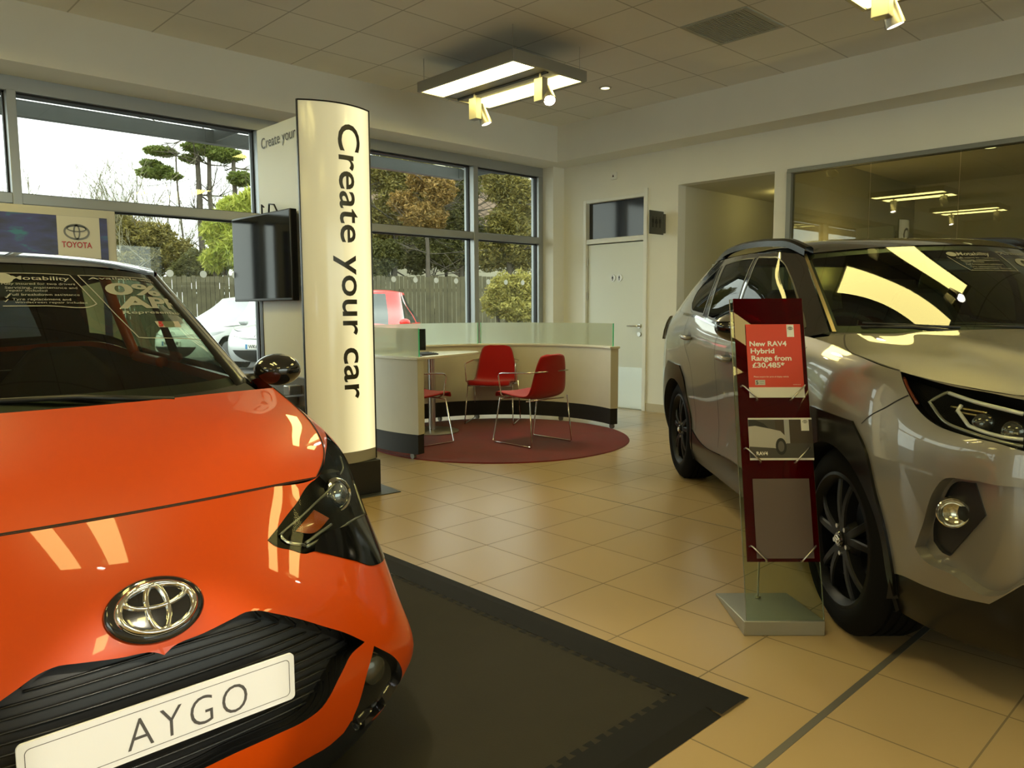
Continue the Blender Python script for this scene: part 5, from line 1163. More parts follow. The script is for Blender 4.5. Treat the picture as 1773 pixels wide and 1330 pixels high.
# offer stickers on the windscreen
sk = MB(); nrm = dict(off=0.002)
def scr(s, p0, p1, p2, **k): text_surf(HW, sk, s, p0, p1, p2, HM, 0.002, nx=6, **k)
scr('Motability', (19,485), (120,487), (19,478.5), bold=0.01)
scr('Fully insured for two drivers', (2,494), (130,495), (2,490))
scr('Servicing, maintenance and', (8,501), (134,501.5), (8,497)); scr('repair included', (11,505.5), (82,506), (11,502))
scr('Full breakdown assistance', (16,513), (138,513.5), (16,509)); scr('Tyre replacement and', (21,521), (123,521.5), (21,517)); scr('windscreen repair included', (26,526), (151,527), (26,522.5))
scr('Available with', (152,485), (265,491), (151,481), bold=0.01)
scr('0%', (184,511), (279,514), (179,492), bold=0.03); scr('APR', (206,534.5), (316,537), (201,515.5), bold=0.035); scr('Representative*', (213,544.5), (325,547.5), (212,539.5), bold=0.01)
def scr_line(pts, wd=0.004): ribbon(HW, uvline(HW, pts, HM, 0.02), wd, 0.002, sk)
scr_line([(0,473.5),(60,474.5),(120,477)]); scr_line([(120,477),(145,503),(167,527)]); scr_line([(167,527),(162,530),(80,530.5),(5,531)]); scr_line([(134,477.5),(200,480),(262,486)]); scr_line([(134,477.5),(165,508),(200,545),(240,585),(254,586)]); scr_line([(254,586),(300,586.5),(366,587)]); scr_line([(9,515),(11,517),(16,511)]); scr_line([(7,522),(9,524),(14,519)], 0.003)
def scr_disc(px, py, r_):
    u, v = HW.uv_at(px, py, HM); a = np.linspace(0, 2*PI, 20, endpoint=False); U_, V_ = u+r_*np.cos(a), v+r_*np.sin(a); sk.add(HW(U_, V_)+HW.normal(U_, V_)*0.002, [tuple(range(20))])
scr_disc(3, 482, 0.03)
sk.build('offer_sticker', M_STK, hc)
bd_ = MB(); q = uvloop(HW, ((267,557),(308,557),(314,567.5),(275,567.5)), HM, smooth=False); P = HW(q[:, 0], q[:, 1])+HW.normal(q[:, 0], q[:, 1])*0.002; bd_.add(list(P), [(0, 1, 2, 3)]); bq = bd_.build('warranty_badge', mat('badge_sticker', (0.42, 0.38, 0.34), rough=0.6), hc)
b5 = MB(); text_surf(HW, b5, '5', (275,566), (283,566), (272.5,558.5), HM, 0.0032, bold=0.06); b5.build('badge_figure', mat('badge_red', (0.45, 0.02, 0.02), rough=0.5), bq)
# ------------------------------------------------------------------ silver sport utility car
RTH = math.radians(-43.1); RO = (2.923, -0.0585)
rc = thing('suv_car', 'silver sport utility car with black roof and black wheel arches at the right edge', 'car', (RO[0], RO[1], 0), RTH)
RM = Matrix.Translation((RO[0], RO[1], 0))@Matrix.Rotation(RTH, 4, 'Z')
fr_ = [[(0,.12),(.3,.125),(.53,.155),(.66,.24),(.75,.36),(.81,.56),(.84,.925)], [(0,.03),(.3,.035),(.56,.07),(.71,.15),(.80,.30),(.865,.53),(.895,.925)],
       [(0,0),(.3,.01),(.58,.05),(.74,.13),(.83,.28),(.885,.53),(.92,.925)], [(0,0),(.3,.01),(.58,.05),(.75,.125),(.84,.275),(.895,.52),(.9275,.925)],
       [(0,0),(.3,.015),(.57,.06),(.745,.13),(.835,.28),(.89,.52),(.925,.925)]]
zz = (.20,.33,.48,.64,.80)
sd = [[(.85,1.35),(.85,2.0),(.85,2.85),(.85,3.25),(.84,3.65),(.81,4.15),(.74,4.36),(.45,4.50),(0,4.5)], [(.885,1.35),(.885,2.0),(.885,2.85),(.885,3.25),(.895,3.65),(.86,4.15),(.78,4.40),(.45,4.56),(0,4.57)],
      [(.885,1.35),(.88,2.0),(.88,2.85),(.885,3.25),(.92,3.65),(.89,4.15),(.80,4.42),(.45,4.59),(0,4.6)], [(.90,1.35),(.89,2.0),(.89,2.85),(.90,3.25),(.9275,3.65),(.90,4.15),(.81,4.43),(.45,4.6),(0,4.61)],
      [(.91,1.35),(.905,2.0),(.905,2.85),(.91,3.25),(.925,3.65),(.90,4.15),(.81,4.43),(.45,4.6),(0,4.61)]]
rows = [[(a, y, z) for a, y in f+s] for f, s, z in zip(fr_, sd, zz)]
rows.append([(0,.03,.90),(.3,.045,.90),(.56,.085,.90),(.73,.155,.90),(.81,.32,.90),(.87,.56,.905),(.905,.925,.93),(.91,1.35,.95),(.915,2.0,.96),(.92,2.85,.98),(.92,3.25,1.0),(.92,3.65,1.01),(.89,4.15,1.02),(.80,4.42,1.02),(.45,4.58,1.02),(0,4.59,1.02)])
rows.append([(0,.06,.955),(.3,.072,.955),(.55,.115,.955),(.705,.20,.957),(.785,.37,.963),(.85,.61,.982),(.876,.925,1.012),(.885,1.35,1.045),(.905,2.0,1.055),(.91,2.85,1.08),(.91,3.25,1.11),(.90,3.65,1.12),(.865,4.15,1.13),(.775,4.40,1.13),(.43,4.55,1.10),(0,4.56,1.10)])
rows.append([(0,.09,.99),(.3,.10,.99),(.54,.15,.991),(.68,.25,.993),(.765,.42,1.009),(.825,.65,1.034),(.835,.925,1.068),(.83,1.36,1.118),(.86,2.0,1.125),(.865,2.85,1.155),(.865,3.25,1.20),(.855,3.65,1.217),(.79,4.15,1.235),(.70,4.34,1.22),(.4,4.48,1.16),(0,4.5,1.14)])
RS = Surf(rows); rmd = len(RS.tu)//2
def rpx(*p, **k): return uvloop(RS, p, RM, **k)
def rz(z, col=0): return RS.tv[0]+float(np.interp(z, RS.G[:, rmd+col, 2], RS.tv))
def at_a(a, z):     # (u, v) at lateral distance a on the front face of the visible side
    us = np.linspace(0, RS.tu[rmd+4], 200); P = RS(us, np.full(200, rz(z))); return (-float(np.interp(a, P[:, 0], us)), rz(z))
s_lamp = np.vstack([rpx((1559.5,643.5),(1564,661),(1573.5,682),(1585,703),(1599,719.5),(1625,738),(1671,754.5),(1729.7,768.4),(1771,781),(1771,692.5),(1715,681),(1659.7,671.5),(1590,653), corner=40)])
la = [RS.uv_at(*p, RM) for p in ((1771,781),(1729.7,768.4),(1671,754.5),(1625,738),(1599,719.5),(1585,703),(1573.5,682),(1564,661),(1559.5,643.5),(1590,653),(1659.7,671.5),(1715,681),(1771,692.5))]
s_lamp = smooth_poly(la+[at_a(0.50, 0.965), at_a(0.44, 0.93), at_a(0.50, 0.865)], 0.015, True, 45)
rec = [RS.uv_at(*p, RM) for p in ((1771,1011),(1729,1032),(1705,1031.5),(1651,997),(1594,964),(1584,948),(1597,910),(1618,848),(1632,831),(1675,831),(1732,841),(1771,844))]
s_rec = smooth_poly(rec+[at_a(0.50, 0.72), at_a(0.42, 0.62), at_a(0.46, 0.52)], 0.015, True, 45)
s_fog = rpx((1639,836.5),(1675,838),(1695,896),(1629,967),(1616.5,961),(1600.5,940),(1600.5,915),(1617,869))
llo = [RS.uv_at(*p, RM) for p in ((1541,994),(1610,1018),(1651,1032),(1713,1046),(1771,1013))]
s_low = smooth_poly(llo+[at_a(0.45, 0.50), (0, rz(0.50)), (0, RS.tv[0]), (llo[0][0]-0.16, RS.tv[0]), (llo[0][0]-0.16, RS.tv[0]+0.06), (llo[0][0]-0.03, llo[0][1]-0.02)], 0.02, True, 35)
s_grl = smooth_poly([(0, rz(0.945)), at_a(0.36, 0.94), at_a(0.42, 0.88), at_a(0.40, 0.74), (0, rz(0.70))], 0.02, True, 40)
def arch_pts(y0, out): 
    if out: return smooth_poly([(y0+d, z) for d, z in ((-.40,.345),(-.38,.48),(-.325,.62),(-.255,.757),(-.15,.842),(.20,.853),(.32,.78),(.40,.62),(.43,.45),(.42,.30),(.2,.22),(-.2,.22),(-.38,.28))], 0.02, True, 30)
    return [(y0+0.005+0.375*math.cos(a), 0.36+0.375*math.sin(a)) for a in np.linspace(0, 2*PI, 60, endpoint=False)]
R_AX = (0.925, 3.635)
inner = [arch_loop(RS, 0, 0, 0, s, pts=arch_pts(y, False)) for y in R_AX for s in (-1, 1)]
outer = [arch_loop(RS, 0, 0, 0, s, pts=arch_pts(y, True)) for y in R_AX for s in (-1, 1)]
sill = [arch_loop(RS, 0, 0, 0, s, pts=smooth_poly([(1.20,.205),(1.20,.40),(1.34,.375),(2.3,.385),(3.18,.40),(3.30,.44),(3.36,.40),(3.36,.205)], 0.03, True, 30)) for s in (-1, 1)]
tl = arch_loop(RS, 0, 0, 0, -1, pts=smooth_poly([(4.10,1.10),(4.20,1.02),(4.40,0.99),(4.45,1.06),(4.40,1.14),(4.2,1.16)], 0.02, True, 60))
regs = [('arch', p) for p in inner]+[('clad%d' % i, p) for i, p in enumerate(outer)]+[('lamp', s_lamp), ('lamp2', mir(s_lamp)), ('fog', s_fog), ('fog2', mir(s_fog)), ('rec', s_rec), ('rec2', mir(s_rec)), ('low', s_low), ('low2', mir(s_low)), ('grl', s_grl), ('grl2', mir(s_grl)), ('sill0', sill[0]), ('sill1', sill[1]), ('tl', tl), ('tl2', mir(tl))]
uc = RS.tu[rmd+6]+0.05
nu = np.unique(np.concatenate([np.linspace(-uc, uc, 170), np.linspace(RS.tu[0], -uc, 90), np.linspace(uc, RS.tu[-1], 90)]))
RR = carve(RS, nu, np.linspace(RS.tv[0], RS.tv[-1], 54), regs)
u6 = RS.tu[rmd+6]; u12 = RS.tu[rmd+12]-0.05
pf, pr = part_split(RR['base'], lambda c: abs(c[:, 0]) < u6)
skin(RS, pf, 'front_bumper', M_SILVER, rc)
pL, p2 = part_split(pr, lambda c: (c[:, 0] > 0) & (c[:, 0] < u12)); pR, pT = part_split(p2, lambda c: (c[:, 0] < 0) & (c[:, 0] > -u12))
for p in (pL, pR): skin(RS, p, 'side_panel', M_SILVER, rc)
skin(RS, pT, 'tailgate', M_SILVER, rc)
for i in range(4):
    if 'clad%d' % i in RR:
        c = skin(RS, RR['clad%d' % i], 'wheel_arch_trim', M_TRIM, rc, off=0.010, label='black wheel arch trim'); rim_wall(RS, outer[i], -0.002, 0.010, 'trim_edge', M_TRIM, c); rim_wall(RS, inner[i], -0.05, 0.010, 'trim_lip', M_SATINB, c)
for i in range(2): skin(RS, RR['sill%d' % i], 'sill_trim', M_TRIM, rc, off=0.006)
for k in ('low', 'low2'): skin(RS, RR[k], 'lower_valance', M_TRIM, rc, off=-0.004)
for k in ('grl', 'grl2'): skin(RS, RR[k], 'grille', M_SATINB, rc, off=-0.01)
for k in ('tl', 'tl2'):
    if k in RR: skin(RS, RR[k], 'tail_lamp', mat('tail_red', (0.05, 0.006, 0.006), rough=0.12, coat=1), rc, off=0.018)
for k, lp in (('rec', s_rec), ('rec2', mir(s_rec))):
    c = skin(RS, RR[k], 'bumper_recess', M_SILVER, rc, off=-0.040); rim_wall(RS, lp, -0.040, 0.0, 'recess_wall', M_SILVER, c)
for k, lp, sg in (('fog', s_fog, 1), ('fog2', mir(s_fog), -1)):
    c = skin(RS, RR[k], 'fog_lamp_panel', M_SATINB, rc, off=-0.046); rim_wall(RS, lp, -0.052, -0.034, 'panel_edge', M_SATINB, c)
    u, v = RS.uv_at(1637, 889.6, RM); u *= sg; n = RS.normal([u], [v])[0]; o = RS([u], [v])[0]-n*0.03; fd = n*0.5+np.array([0, -1, 0.0])*0.6; fd /= np.linalg.norm(fd); ax = np.cross((0, 0, 1), fd); ax /= np.linalg.norm(ax); ay = np.cross(fd, ax)
    q = MB().lathe([(0.046, -0.02), (0.046, 0.010), (0.043, 0.013), (0.039, 0.004), (0.025, -0.008), (0.0, -0.014)], o, ax, ay, fd, 32, caps=False).build('fog_lamp', mat('fog_reflector', (0.62, 0.58, 0.48), rough=0.12, metal=0.9, noise=0.45, nscale=90), c, smooth='auto')
    MB().lathe([(0.039, 0.008), (0.025, 0.015), (0.0, 0.018)], o, ax, ay, fd, 32, caps=False).build('lens', M_LENS, q, smooth=True)
for k, lp, sg in (('lamp', s_lamp, 1), ('lamp2', mir(s_lamp), -1)):
    L_ = skin(RS, RR[k], 'headlight', M_HOUS, rc, off=-0.050); rim_wall(RS, lp, -0.050, 0.001, 'housing_wall', M_HOUS, L_)
    skin(RS, RR[k], 'lens', M_LENS, L_, off=0.001)
    def spath(pts, d, flat=False):
        q = np.array([RS.uv_at(*p, RM) if p[0] > 10 else p for p in pts]); q = smooth_poly(q, 0.015, False, corner=35); q[:, 0] *= sg; return RS(q[:, 0], q[:, 1])+RS.normal(q[:, 0], q[:, 1])*d
    wm = mat('lamp_white', (0.75, 0.75, 0.70), rough=0.2, metal=0.3)
    MB().tube(spath(((1640,677),(1690,693),(1735,703.5),(1771,712)), -0.012), 0.0065, 8).build('light_guide', wm, L_, smooth=True)
    MB().tube(spath(((1640,676),(1630,680),(1606,694),(1634,729),(1660,741),(1715,759),(1771,772)), -0.010), 0.0055, 8).build('light_guide', mat('light_guide', (0.30, 0.30, 0.25), rough=0.15, metal=0.6), L_, smooth=True)
    MB().tube(spath(((1659,696),(1652,706),(1671,733),(1700,744),(1738,753),(1771,757)), -0.018), 0.006, 8).build('light_guide', wm, L_, smooth=True)
    for a_, b_ in (((1638,697),(1702,706)), ((1646,706),(1709,715))): MB().tube(spath((a_, b_), -0.026), 0.004, 6).build('reflector_bar', mat('lamp_gold', (0.45, 0.36, 0.16), rough=0.2, metal=0.8), L_, smooth=True)
    MB().tube(spath(((1562,652),(1572,676),(1585,698)), -0.010), 0.006, 8).build('side_reflector', mat('amber_dark', (0.16, 0.03, 0.01), rough=0.2, coat=1), L_, smooth=True)
    for p in ((1690,722), (1748,735)):
        u, v = RS.uv_at(*p, RM); u *= sg; o = RS([u], [v])[0]-RS.normal([u], [v])[0]*0.040; fd = np.array([sg*-0.25, -1, 0.05]); fd /= np.linalg.norm(fd); ax = np.cross((0, 0, 1), fd); ax /= np.linalg.norm(ax); ay = np.cross(fd, ax)
        MB().lathe([(0.032, 0.0), (0.029, 0.012), (0.018, 0.022), (0, 0.026)], o, ax, ay, fd, 28, caps=False).build('projector', mat('projector_dark', (0.10, 0.10, 0.09), rough=0.05, metal=0.7), L_, smooth=True)
# bonnet with raised centre
RH = Surf([
 [(0,.09,.99),(.27,.095,.99),(.36,.105,.99),(.42,.115,.99),(.54,.15,.991),(.68,.25,.993)],
 [(0,.28,1.043),(.30,.285,1.042),(.40,.29,1.040),(.455,.295,1.030),(.60,.34,1.020),(.765,.42,1.009)],
 [(0,.55,1.084),(.32,.55,1.083),(.43,.55,1.080),(.485,.555,1.069),(.64,.58,1.055),(.825,.65,1.034)],
 [(0,.85,1.120),(.34,.85,1.118),(.45,.855,1.114),(.505,.86,1.103),(.65,.88,1.090),(.835,.925,1.068)],
 [(0,1.19,1.158),(.34,1.215,1.152),(.45,1.235,1.147),(.505,1.25,1.141),(.65,1.30,1.138),(.83,1.36,1.118)]])
skin(RH, carve(RH, np.linspace(RH.tu[0], RH.tu[-1], 90), np.linspace(0, RH.tv[-1], 50), [])['base'], 'bonnet', M_SILVER, rc, off=0.001)
gp = MB()
def side_line(yz, s, wd=0.005, S=RS):
    q = arch_loop(S, 0, 0, 0, s, pts=yz); ribbon(S, q, wd, 0.0012, gp)
for s in (-1, 1):
    side_line([(2.60, z) for z in np.linspace(0.41, 1.13, 30)], s); side_line([(1.33+0.05*math.sin((z-.4)*4), z) for z in np.linspace(0.41, 1.08, 30)], s)
    side_line([tuple(p) for p in smooth_poly([(3.42,1.18),(3.36,1.0),(3.22,0.86),(3.16,0.62),(3.16,0.42)], 0.02, False)], s)
    q = uvline(RS, ((1573.5,684.5),(1540,702),(1506,720.6),(1492,733.5)), RM)*[-s, 1]; ribbon(RS, q, 0.004, 0.0012, gp)
    for pts, wd in ((((1559,642.5),(1510,625.5),(1485,616.5),(1473,611.5),(1466,604),(1462,590),(1462.5,578)), 0.006),):
        q = uvline(RH, pts, RM)*[-s, 1]; ribbon(RH, q, wd, 0.0022, gp)
us = np.linspace(RH.tu[0], RH.tu[-1], 80); ribbon(RH, np.c_[us, np.full(80, 0.003)], 0.008, 0.002, gp)
gp.build('shut_line', M_GAP, rc, smooth=True)
# windscreen, pillars, side glass, roof
def wrow(y0, z0, ae, ye, ze):
    c = [0, .3, .55, .78, 1.0, 1.18]; return [(ae*q, y0+(ye-y0)*q*q, z0+(ze-z0)*q*q) for q in c]
RWS = Surf([wrow(1.205, 1.135, .725, 1.42, 1.142), wrow(1.52, 1.355, .675, 1.715, 1.322), wrow(1.83, 1.552, .615, 2.06, 1.525)])
e = RWS.tu[-2]
skin(RWS, carve(RWS, np.linspace(-e, e, 60), np.linspace(0, RWS.tv[-1], 36), [])['base'], 'windscreen', M_WS, rc)
b = MB(); band(RWS, rect_loop(-e, e, 0, RWS.tv[-1]), rect_loop(-e+0.03, e-0.03, 0.06, RWS.tv[-1]-0.05), -0.004, b); b.build('windscreen_frit', M_SATINB, rc)
RRf0 = Surf([[(0,1.9,1.53),(.3,1.95,1.53),(.58,2.1,1.50)],[(0,2.7,1.59),(.32,2.7,1.59),(.64,2.75,1.54)],[(0,3.9,1.57),(.33,3.9,1.56),(.58,3.8,1.54)]])
b = MB()
for s in (-1, 1):
    b = MB(); ribbon(RWS, np.c_[np.full(40, s*(e-0.008)), np.linspace(0.0, RWS.tv[-1], 40)], 0.016, 0.003, b)
    b.build('windscreen_trim', mat('bronze_trim', (0.42, 0.34, 0.18), rough=0.25, metal=0.8), rc, smooth=True)
skin(RRf0, carve(RRf0, np.linspace(RRf0.tu[0], RRf0.tu[-1], 20), np.linspace(0, RRf0.tv[-1], 16), [])['base'], 'headlining', M_CABIN, rc)
cw = MB(); us = np.linspace(RH.tu[0], RH.tu[-1], nn); Pa = RH(us, np.full(nn, RH.tv[-1])); us = np.linspace(-e, e, nn); Pb = RWS(us, np.zeros(nn))
cw.grid([Pa-np.array([0, 0, 0.012]), Pa*0.5+Pb*0.5-np.array([0, 0, 0.03]), Pb]); cw.build('cowl', M_SATINB, rc, smooth=True)
RG = Surf([
 [(0,4.5,1.14),(.4,4.48,1.16),(.70,4.34,1.22),(.79,4.15,1.235),(.855,3.65,1.217),(.865,3.25,1.20),(.865,2.85,1.155),(.86,2.0,1.125),(.83,1.45,1.12),(.735,1.425,1.142)],
 [(0,4.33,1.36),(.38,4.30,1.37),(.63,4.18,1.39),(.715,3.98,1.395),(.765,3.65,1.40),(.78,3.25,1.395),(.785,2.85,1.385),(.77,2.15,1.36),(.715,1.80,1.33),(.680,1.72,1.322)],
 [(0,4.05,1.60),(.35,4.02,1.595),(.55,3.92,1.578),(.62,3.74,1.572),(.652,3.5,1.578),(.668,3.15,1.580),(.676,2.75,1.575),(.672,2.32,1.556),(.645,2.15,1.537),(.615,2.06,1.525)]])
RG.out = -1; gm_ = len(RG.tu)//2; T_ = RG.tu; V1 = RG.tv[-1]
def gpx(*p): return uvloop(RG, p, RM, corner=45)
w_f = gpx((1314,446),(1335,446),(1349,448.5),(1359,458),(1367,474),(1379,508),(1390,545),(1394,566),(1330,577),(1277,566),(1284,520),(1298,482))
w_r = gpx((1257,458.5),(1280,451),(1307,447.5),(1291,482),(1278,521),(1266,560),(1243,556),(1226,549),(1238,505))
w_q = gpx((1217,493),(1232,477),(1250,461),(1236,494),(1218,544.5),(1206,541),(1198,536),(1198,526),(1206,508))
rw_ = smooth_poly([(-T_[gm_+2]+0.08, 0.05), (T_[gm_+2]-0.08, 0.05), (T_[gm_+2]-0.14, V1-0.05), (-T_[gm_+2]+0.14, V1-0.05)], 0.03)
dp = gpx((1216,491),(1205,507),(1197,525),(1197,538),(1222,549)); dpl = [(-T_[gm_+3]-0.02, V1*0.66)]
d1 = [RG.uv_at(*p, RM) for p in ((1221,486),(1207,507),(1197.5,525),(1197,538),(1206,542),(1222,549))]
s_dp = smooth_poly([(-T_[gm_+1]-0.1, 0.0), (-T_[gm_+1]-0.14, V1*0.55), (-T_[gm_+2], V1*0.62)]+d1+[(d1[-1][0], 0.0)], 0.02, True, 40)
rgs = [('w', w) for w in (w_f, w_r, w_q, mir(w_f), mir(w_r), mir(w_q))]+[('rear', rw_), ('dp', s_dp), ('dp2', mir(s_dp))]
GG = carve(RG, np.linspace(T_[0], T_[-1], 170), np.linspace(0, V1, 22), rgs)
skin(RG, GG['base'], 'pillars', M_GLOSSB, rc, flip=True)
for k in ('dp', 'dp2'): skin(RG, GG[k], 'rear_pillar', M_SILVER, rc, flip=True, off=0.001)
for lp, m_, nm in [(w_f, M_SIDE, 'side_window'), (mir(w_f), M_SIDE, 'side_window')]+[(w, M_WST, 'side_window') for w in (w_r, w_q, mir(w_r), mir(w_q))]+[(rw_, M_WST, 'rear_window')]:
    R2 = carve(RG, np.linspace(lp[:, 0].min()-.01, lp[:, 0].max()+.01, 18), np.linspace(lp[:, 1].min()-.01, lp[:, 1].max()+.01, 10), [('p', lp)]); skin(RG, R2['p'], nm, m_, rc, flip=True)
for w in (w_f, w_r, w_q, mir(w_f), mir(w_r), mir(w_q)):
    b = MB(); ribbon(RG, np.vstack([w, w[:2]]), 0.016, 0.002, b, flip=True); b.build('frame_sheen', mat('frame_sheen', (0.085, 0.08, 0.05), rough=0.35), rc, smooth=True)  # olive ribbon paints the wall's reflection on the gloss black window frames
ct = MB()
for s in (-1, 1):
    q = arch_loop(RS, 0, 0, 0, s, pts=[(y, 0) for y in (1,)]) if False else None
    us = np.linspace(RS.tu[rmd+7]+0.1, RS.tu[rmd+11], 60)*s; ribbon(RS, np.c_[us, np.full(60, RS.tv[-1]-0.010)], 0.014, 0.003, ct)
ct.build('waist_trim', M_GLOSSB, rc, smooth=True)
RRf = Surf([
 [(0,1.83,1.552),(.26,1.871,1.547),(.46,1.959,1.537),(.615,2.06,1.525)],
 [(0,2.02,1.592),(.29,2.05,1.588),(.49,2.10,1.574),(.650,2.18,1.540)],
 [(0,2.7,1.632),(.32,2.7,1.629),(.54,2.72,1.612),(.676,2.75,1.576)],
 [(0,3.4,1.630),(.32,3.4,1.628),(.52,3.42,1.612),(.654,3.48,1.580)],
 [(0,4.05,1.602),(.33,4.02,1.597),(.50,3.95,1.583),(.60,3.82,1.575)]])
skin(RRf, carve(RRf, np.linspace(RRf.tu[0], RRf.tu[-1], 50), np.linspace(0, RRf.tv[-1], 44), [])['base'], 'roof', M_GLOSSB, rc, off=0.002, label='black roof')
for s in (-1, 1):
    q = smooth_poly([(.598,2.03,1.562),(.615,2.20,1.612),(.622,2.45,1.640),(.622,2.8,1.660),(.615,3.2,1.664),(.60,3.5,1.650),(.58,3.78,1.598)], 0.05, False); b = MB()
    rowsr = []
    for x, y, z in q: rowsr.append([(s*(x-0.022), y, z-0.035), (s*(x-0.022), y, z-0.008), (s*(x-0.010), y, z+0.002), (s*(x+0.012), y, z+0.0), (s*(x+0.024), y, z-0.012), (s*(x+0.026), y, z-0.045)])
    b.grid(rowsr); b.build('roof_rail', M_TRIM, rc, smooth='auto')
MB().box(-0.5, 0.5, 4.02, 4.26, 1.575, 1.60).build('rear_spoiler', M_GLOSSB, rc, bevel=0.01)
# mirrors, handles, wipers, wheels, cabin
for s in (-1, 1):
    rot = np.array(Matrix.Rotation(s*0.2, 3, 'Z')); m_ = MB().ellipsoid((s*1.015, 1.80, 1.155), (0.125, 0.075, 0.075), 26, 16, rot); m_.v = [(x, min(y, 1.825), z) for x, y, z in m_.v]
    w_ = m_.build('door_mirror', M_GLOSSB, rc, smooth='auto'); MB().tube([(s*0.86, 1.82, 1.10), (s*0.93, 1.81, 1.12)], [0.03, 0.026], 10).build('mirror_arm', M_SATINB, w_, smooth=True)
    cap = MB().ellipsoid((s*1.015, 1.795, 1.175), (0.122, 0.074, 0.05), 26, 12, rot); cap.v = [(x, min(y, 1.82), max(z, 1.185)) for x, y, z in cap.v]; cap.build('mirror_cap', M_CHROME if False else M_SILVER, w_, smooth='auto')
    for px in ((1191.5,584), (1257.5,620)):
        u, v = RS.uv_at(*px, RM); u *= -s; P = lambda du, d, dv=0: RS([u+du*-s], [v+dv])[0]+RS.normal([u+du*-s], [v+dv])[0]*d
        hb = MB().tube([P(-0.105, 0.004), P(-0.09, 0.030), P(-0.04, 0.038), P(0.04, 0.038), P(0.09, 0.030), P(0.105, 0.004)], [0.010, 0.015, 0.016, 0.016, 0.015, 0.010], 10).build('door_handle', M_SILVER, rc, smooth=True)
        cupb = MB(); kk = 24; cc = P(0.0, -0.001); cupb.add([P(0.05*math.cos(a)+0.02, 0.0018, 0.032*math.sin(a)) for a in np.linspace(0, 2*PI, kk, endpoint=False)], [tuple(range(kk))]); cupb.build('handle_cup_shade', mat('cup_shadow', (0.10, 0.10, 0.09), rough=0.3, metal=0.6), hb)  # flat dark disc, the shade of the handle recess is in its colour
    for y in R_AX:
        wheel(rc, s*0.885, y, 0.358, 0.358, 0.225, 0.255, s, 'twin', M_RIM); well(rc, s*0.60, s*0.88, y, 0.36, 0.385)
for (x0, y0, x1, y1) in ((0.30, 1.22, -0.34, 1.27), (-0.25, 1.235, -0.62, 1.345)):
    b = MB(); a = np.array((x0, y0, 1.142)); c = np.array((x1, y1+0.01, 1.152)); b.tube([a, a*0.5+c*0.5+[0, 0, 0.018], c+[0, 0.02, 0.015]], [0.010, 0.008, 0.005], 8); b.tube([a+[0, 0.03, 0.022], c+[0.02, 0.05, 0.030]], 0.006, 6); b.build('wiper', M_SATINB, rc, smooth=True)
MB().box(-0.60, 0.60, 0.80, 4.4, 0.22, 0.26).build('floor_pan', M_CABIN, rc)
b = MB(); b.box(-0.62, 0.62, 0.9, 0.95, 0.26, 1.0); b.box(-0.76, 0.76, 4.3, 4.35, 0.26, 1.1); b.box(-0.60, 0.60, 0.40, 0.44, 0.32, 0.9); b.build('bulkhead', M_CABIN, rc)
d_ = MB(); d_.grid([[(x, y-0.08*(1-(x/0.72)**2), z) for x in np.linspace(-0.72, 0.72, 21)] for y, z in ((1.40, 1.125), (1.65, 1.135), (1.86, 1.10), (1.92, 1.0), (1.88, 0.75), (1.8, 0.5))]); d_.build('dashboard', M_CABIN, rc, smooth=True)
for s in (-1, 1):
    q = MB().box(s*0.40-0.25, s*0.40+0.25, 2.1, 2.6, 0.45, 0.65).build('front_seat', M_CABIN, rc, bevel=0.05)
    MB().add([(s*0.40+dx, y, z) for y, z, w_ in ((2.55, .55, .25), (2.72, 1.15, .22), (2.76, 1.36, .12), (2.86, 1.36, .12), (2.85, 1.15, .22), (2.70, .55, .25)) for dx in (-w_, w_)], [(0,1,3,2),(2,3,5,4),(4,5,7,6),(6,7,9,8),(8,9,11,10),(0,2,4,6,8,10),(1,11,9,7,5,3)]).build('seat_back', M_CABIN, q, bevel=0.03)
MB().box(-0.6, 0.6, 3.3, 3.5, 0.5, 1.12).build('rear_seat', M_CABIN, rc, bevel=0.05)
MB().box(-0.12, 0.12, 1.80, 1.83, 1.42, 1.485).build('rear_view_mirror', M_SATINB, rc, bevel=0.012)
sw = MB(); c = np.array([-0.40, 1.98, 1.05]); au = np.array([0, 0.42, 0.90]); sw.tube([c+np.array([1, 0, 0])*0.185*math.cos(a)+au*0.185*math.sin(a) for a in np.linspace(0, 2*PI, 36, endpoint=False)], 0.015, 8, closed=True); sw.ellipsoid(c, (0.07, 0.03, 0.06)); sw.build('steering_wheel', M_CABIN, rc, smooth=True)
# bumper front emblem and plate (outside the frame, part of the car)
emblem3d(rc, (0, 0.005, 0.83), (1, 0, 0), (0, 0, 1), (0, -1, 0), 0.17, 0.118)
# offer stickers
sk = MB()
def sc2(s, p0, p1, p2, **k): text_surf(RWS, sk, s, p0, p1, p2, RM, 0.002, nx=6, **k)
sc2('Motability', (1658,443), (1714,443), (1654,437.5), bold=0.02)
for s, x0, x1, y in (('Fully insured for two drivers',1657,1724,448.5), ('Servicing, maintenance and',1664,1731,452.5), ('repair included',1668,1704,455), ('Full breakdown assistance',1673,1738,459.5), ('Tyre replacement and',1680,1734,463.5), ('windscreen repair included',1686,1751,466.8)):
    sc2(s, (x0, y), (x1, y+0.4), (x0-1.5, y-3.0))
sc2('Available with', (1731,441.5), (1800,446), (1728,438)); sc2('0%', (1764,461), (1822,468), (1753,448), bold=0.04)
def s_line(pts, wd=0.004): ribbon(RWS, uvline(RWS, pts, RM, 0.02), wd, 0.002, sk)
s_line([(1640,444.5),(1660,457),(1681,468.5)]); s_line([(1681,468.5),(1720,469),(1763,470)]); s_line([(1724,438),(1745,454),(1763,470)]); s_line([(1722,437),(1750,438.5),(1790,441)])
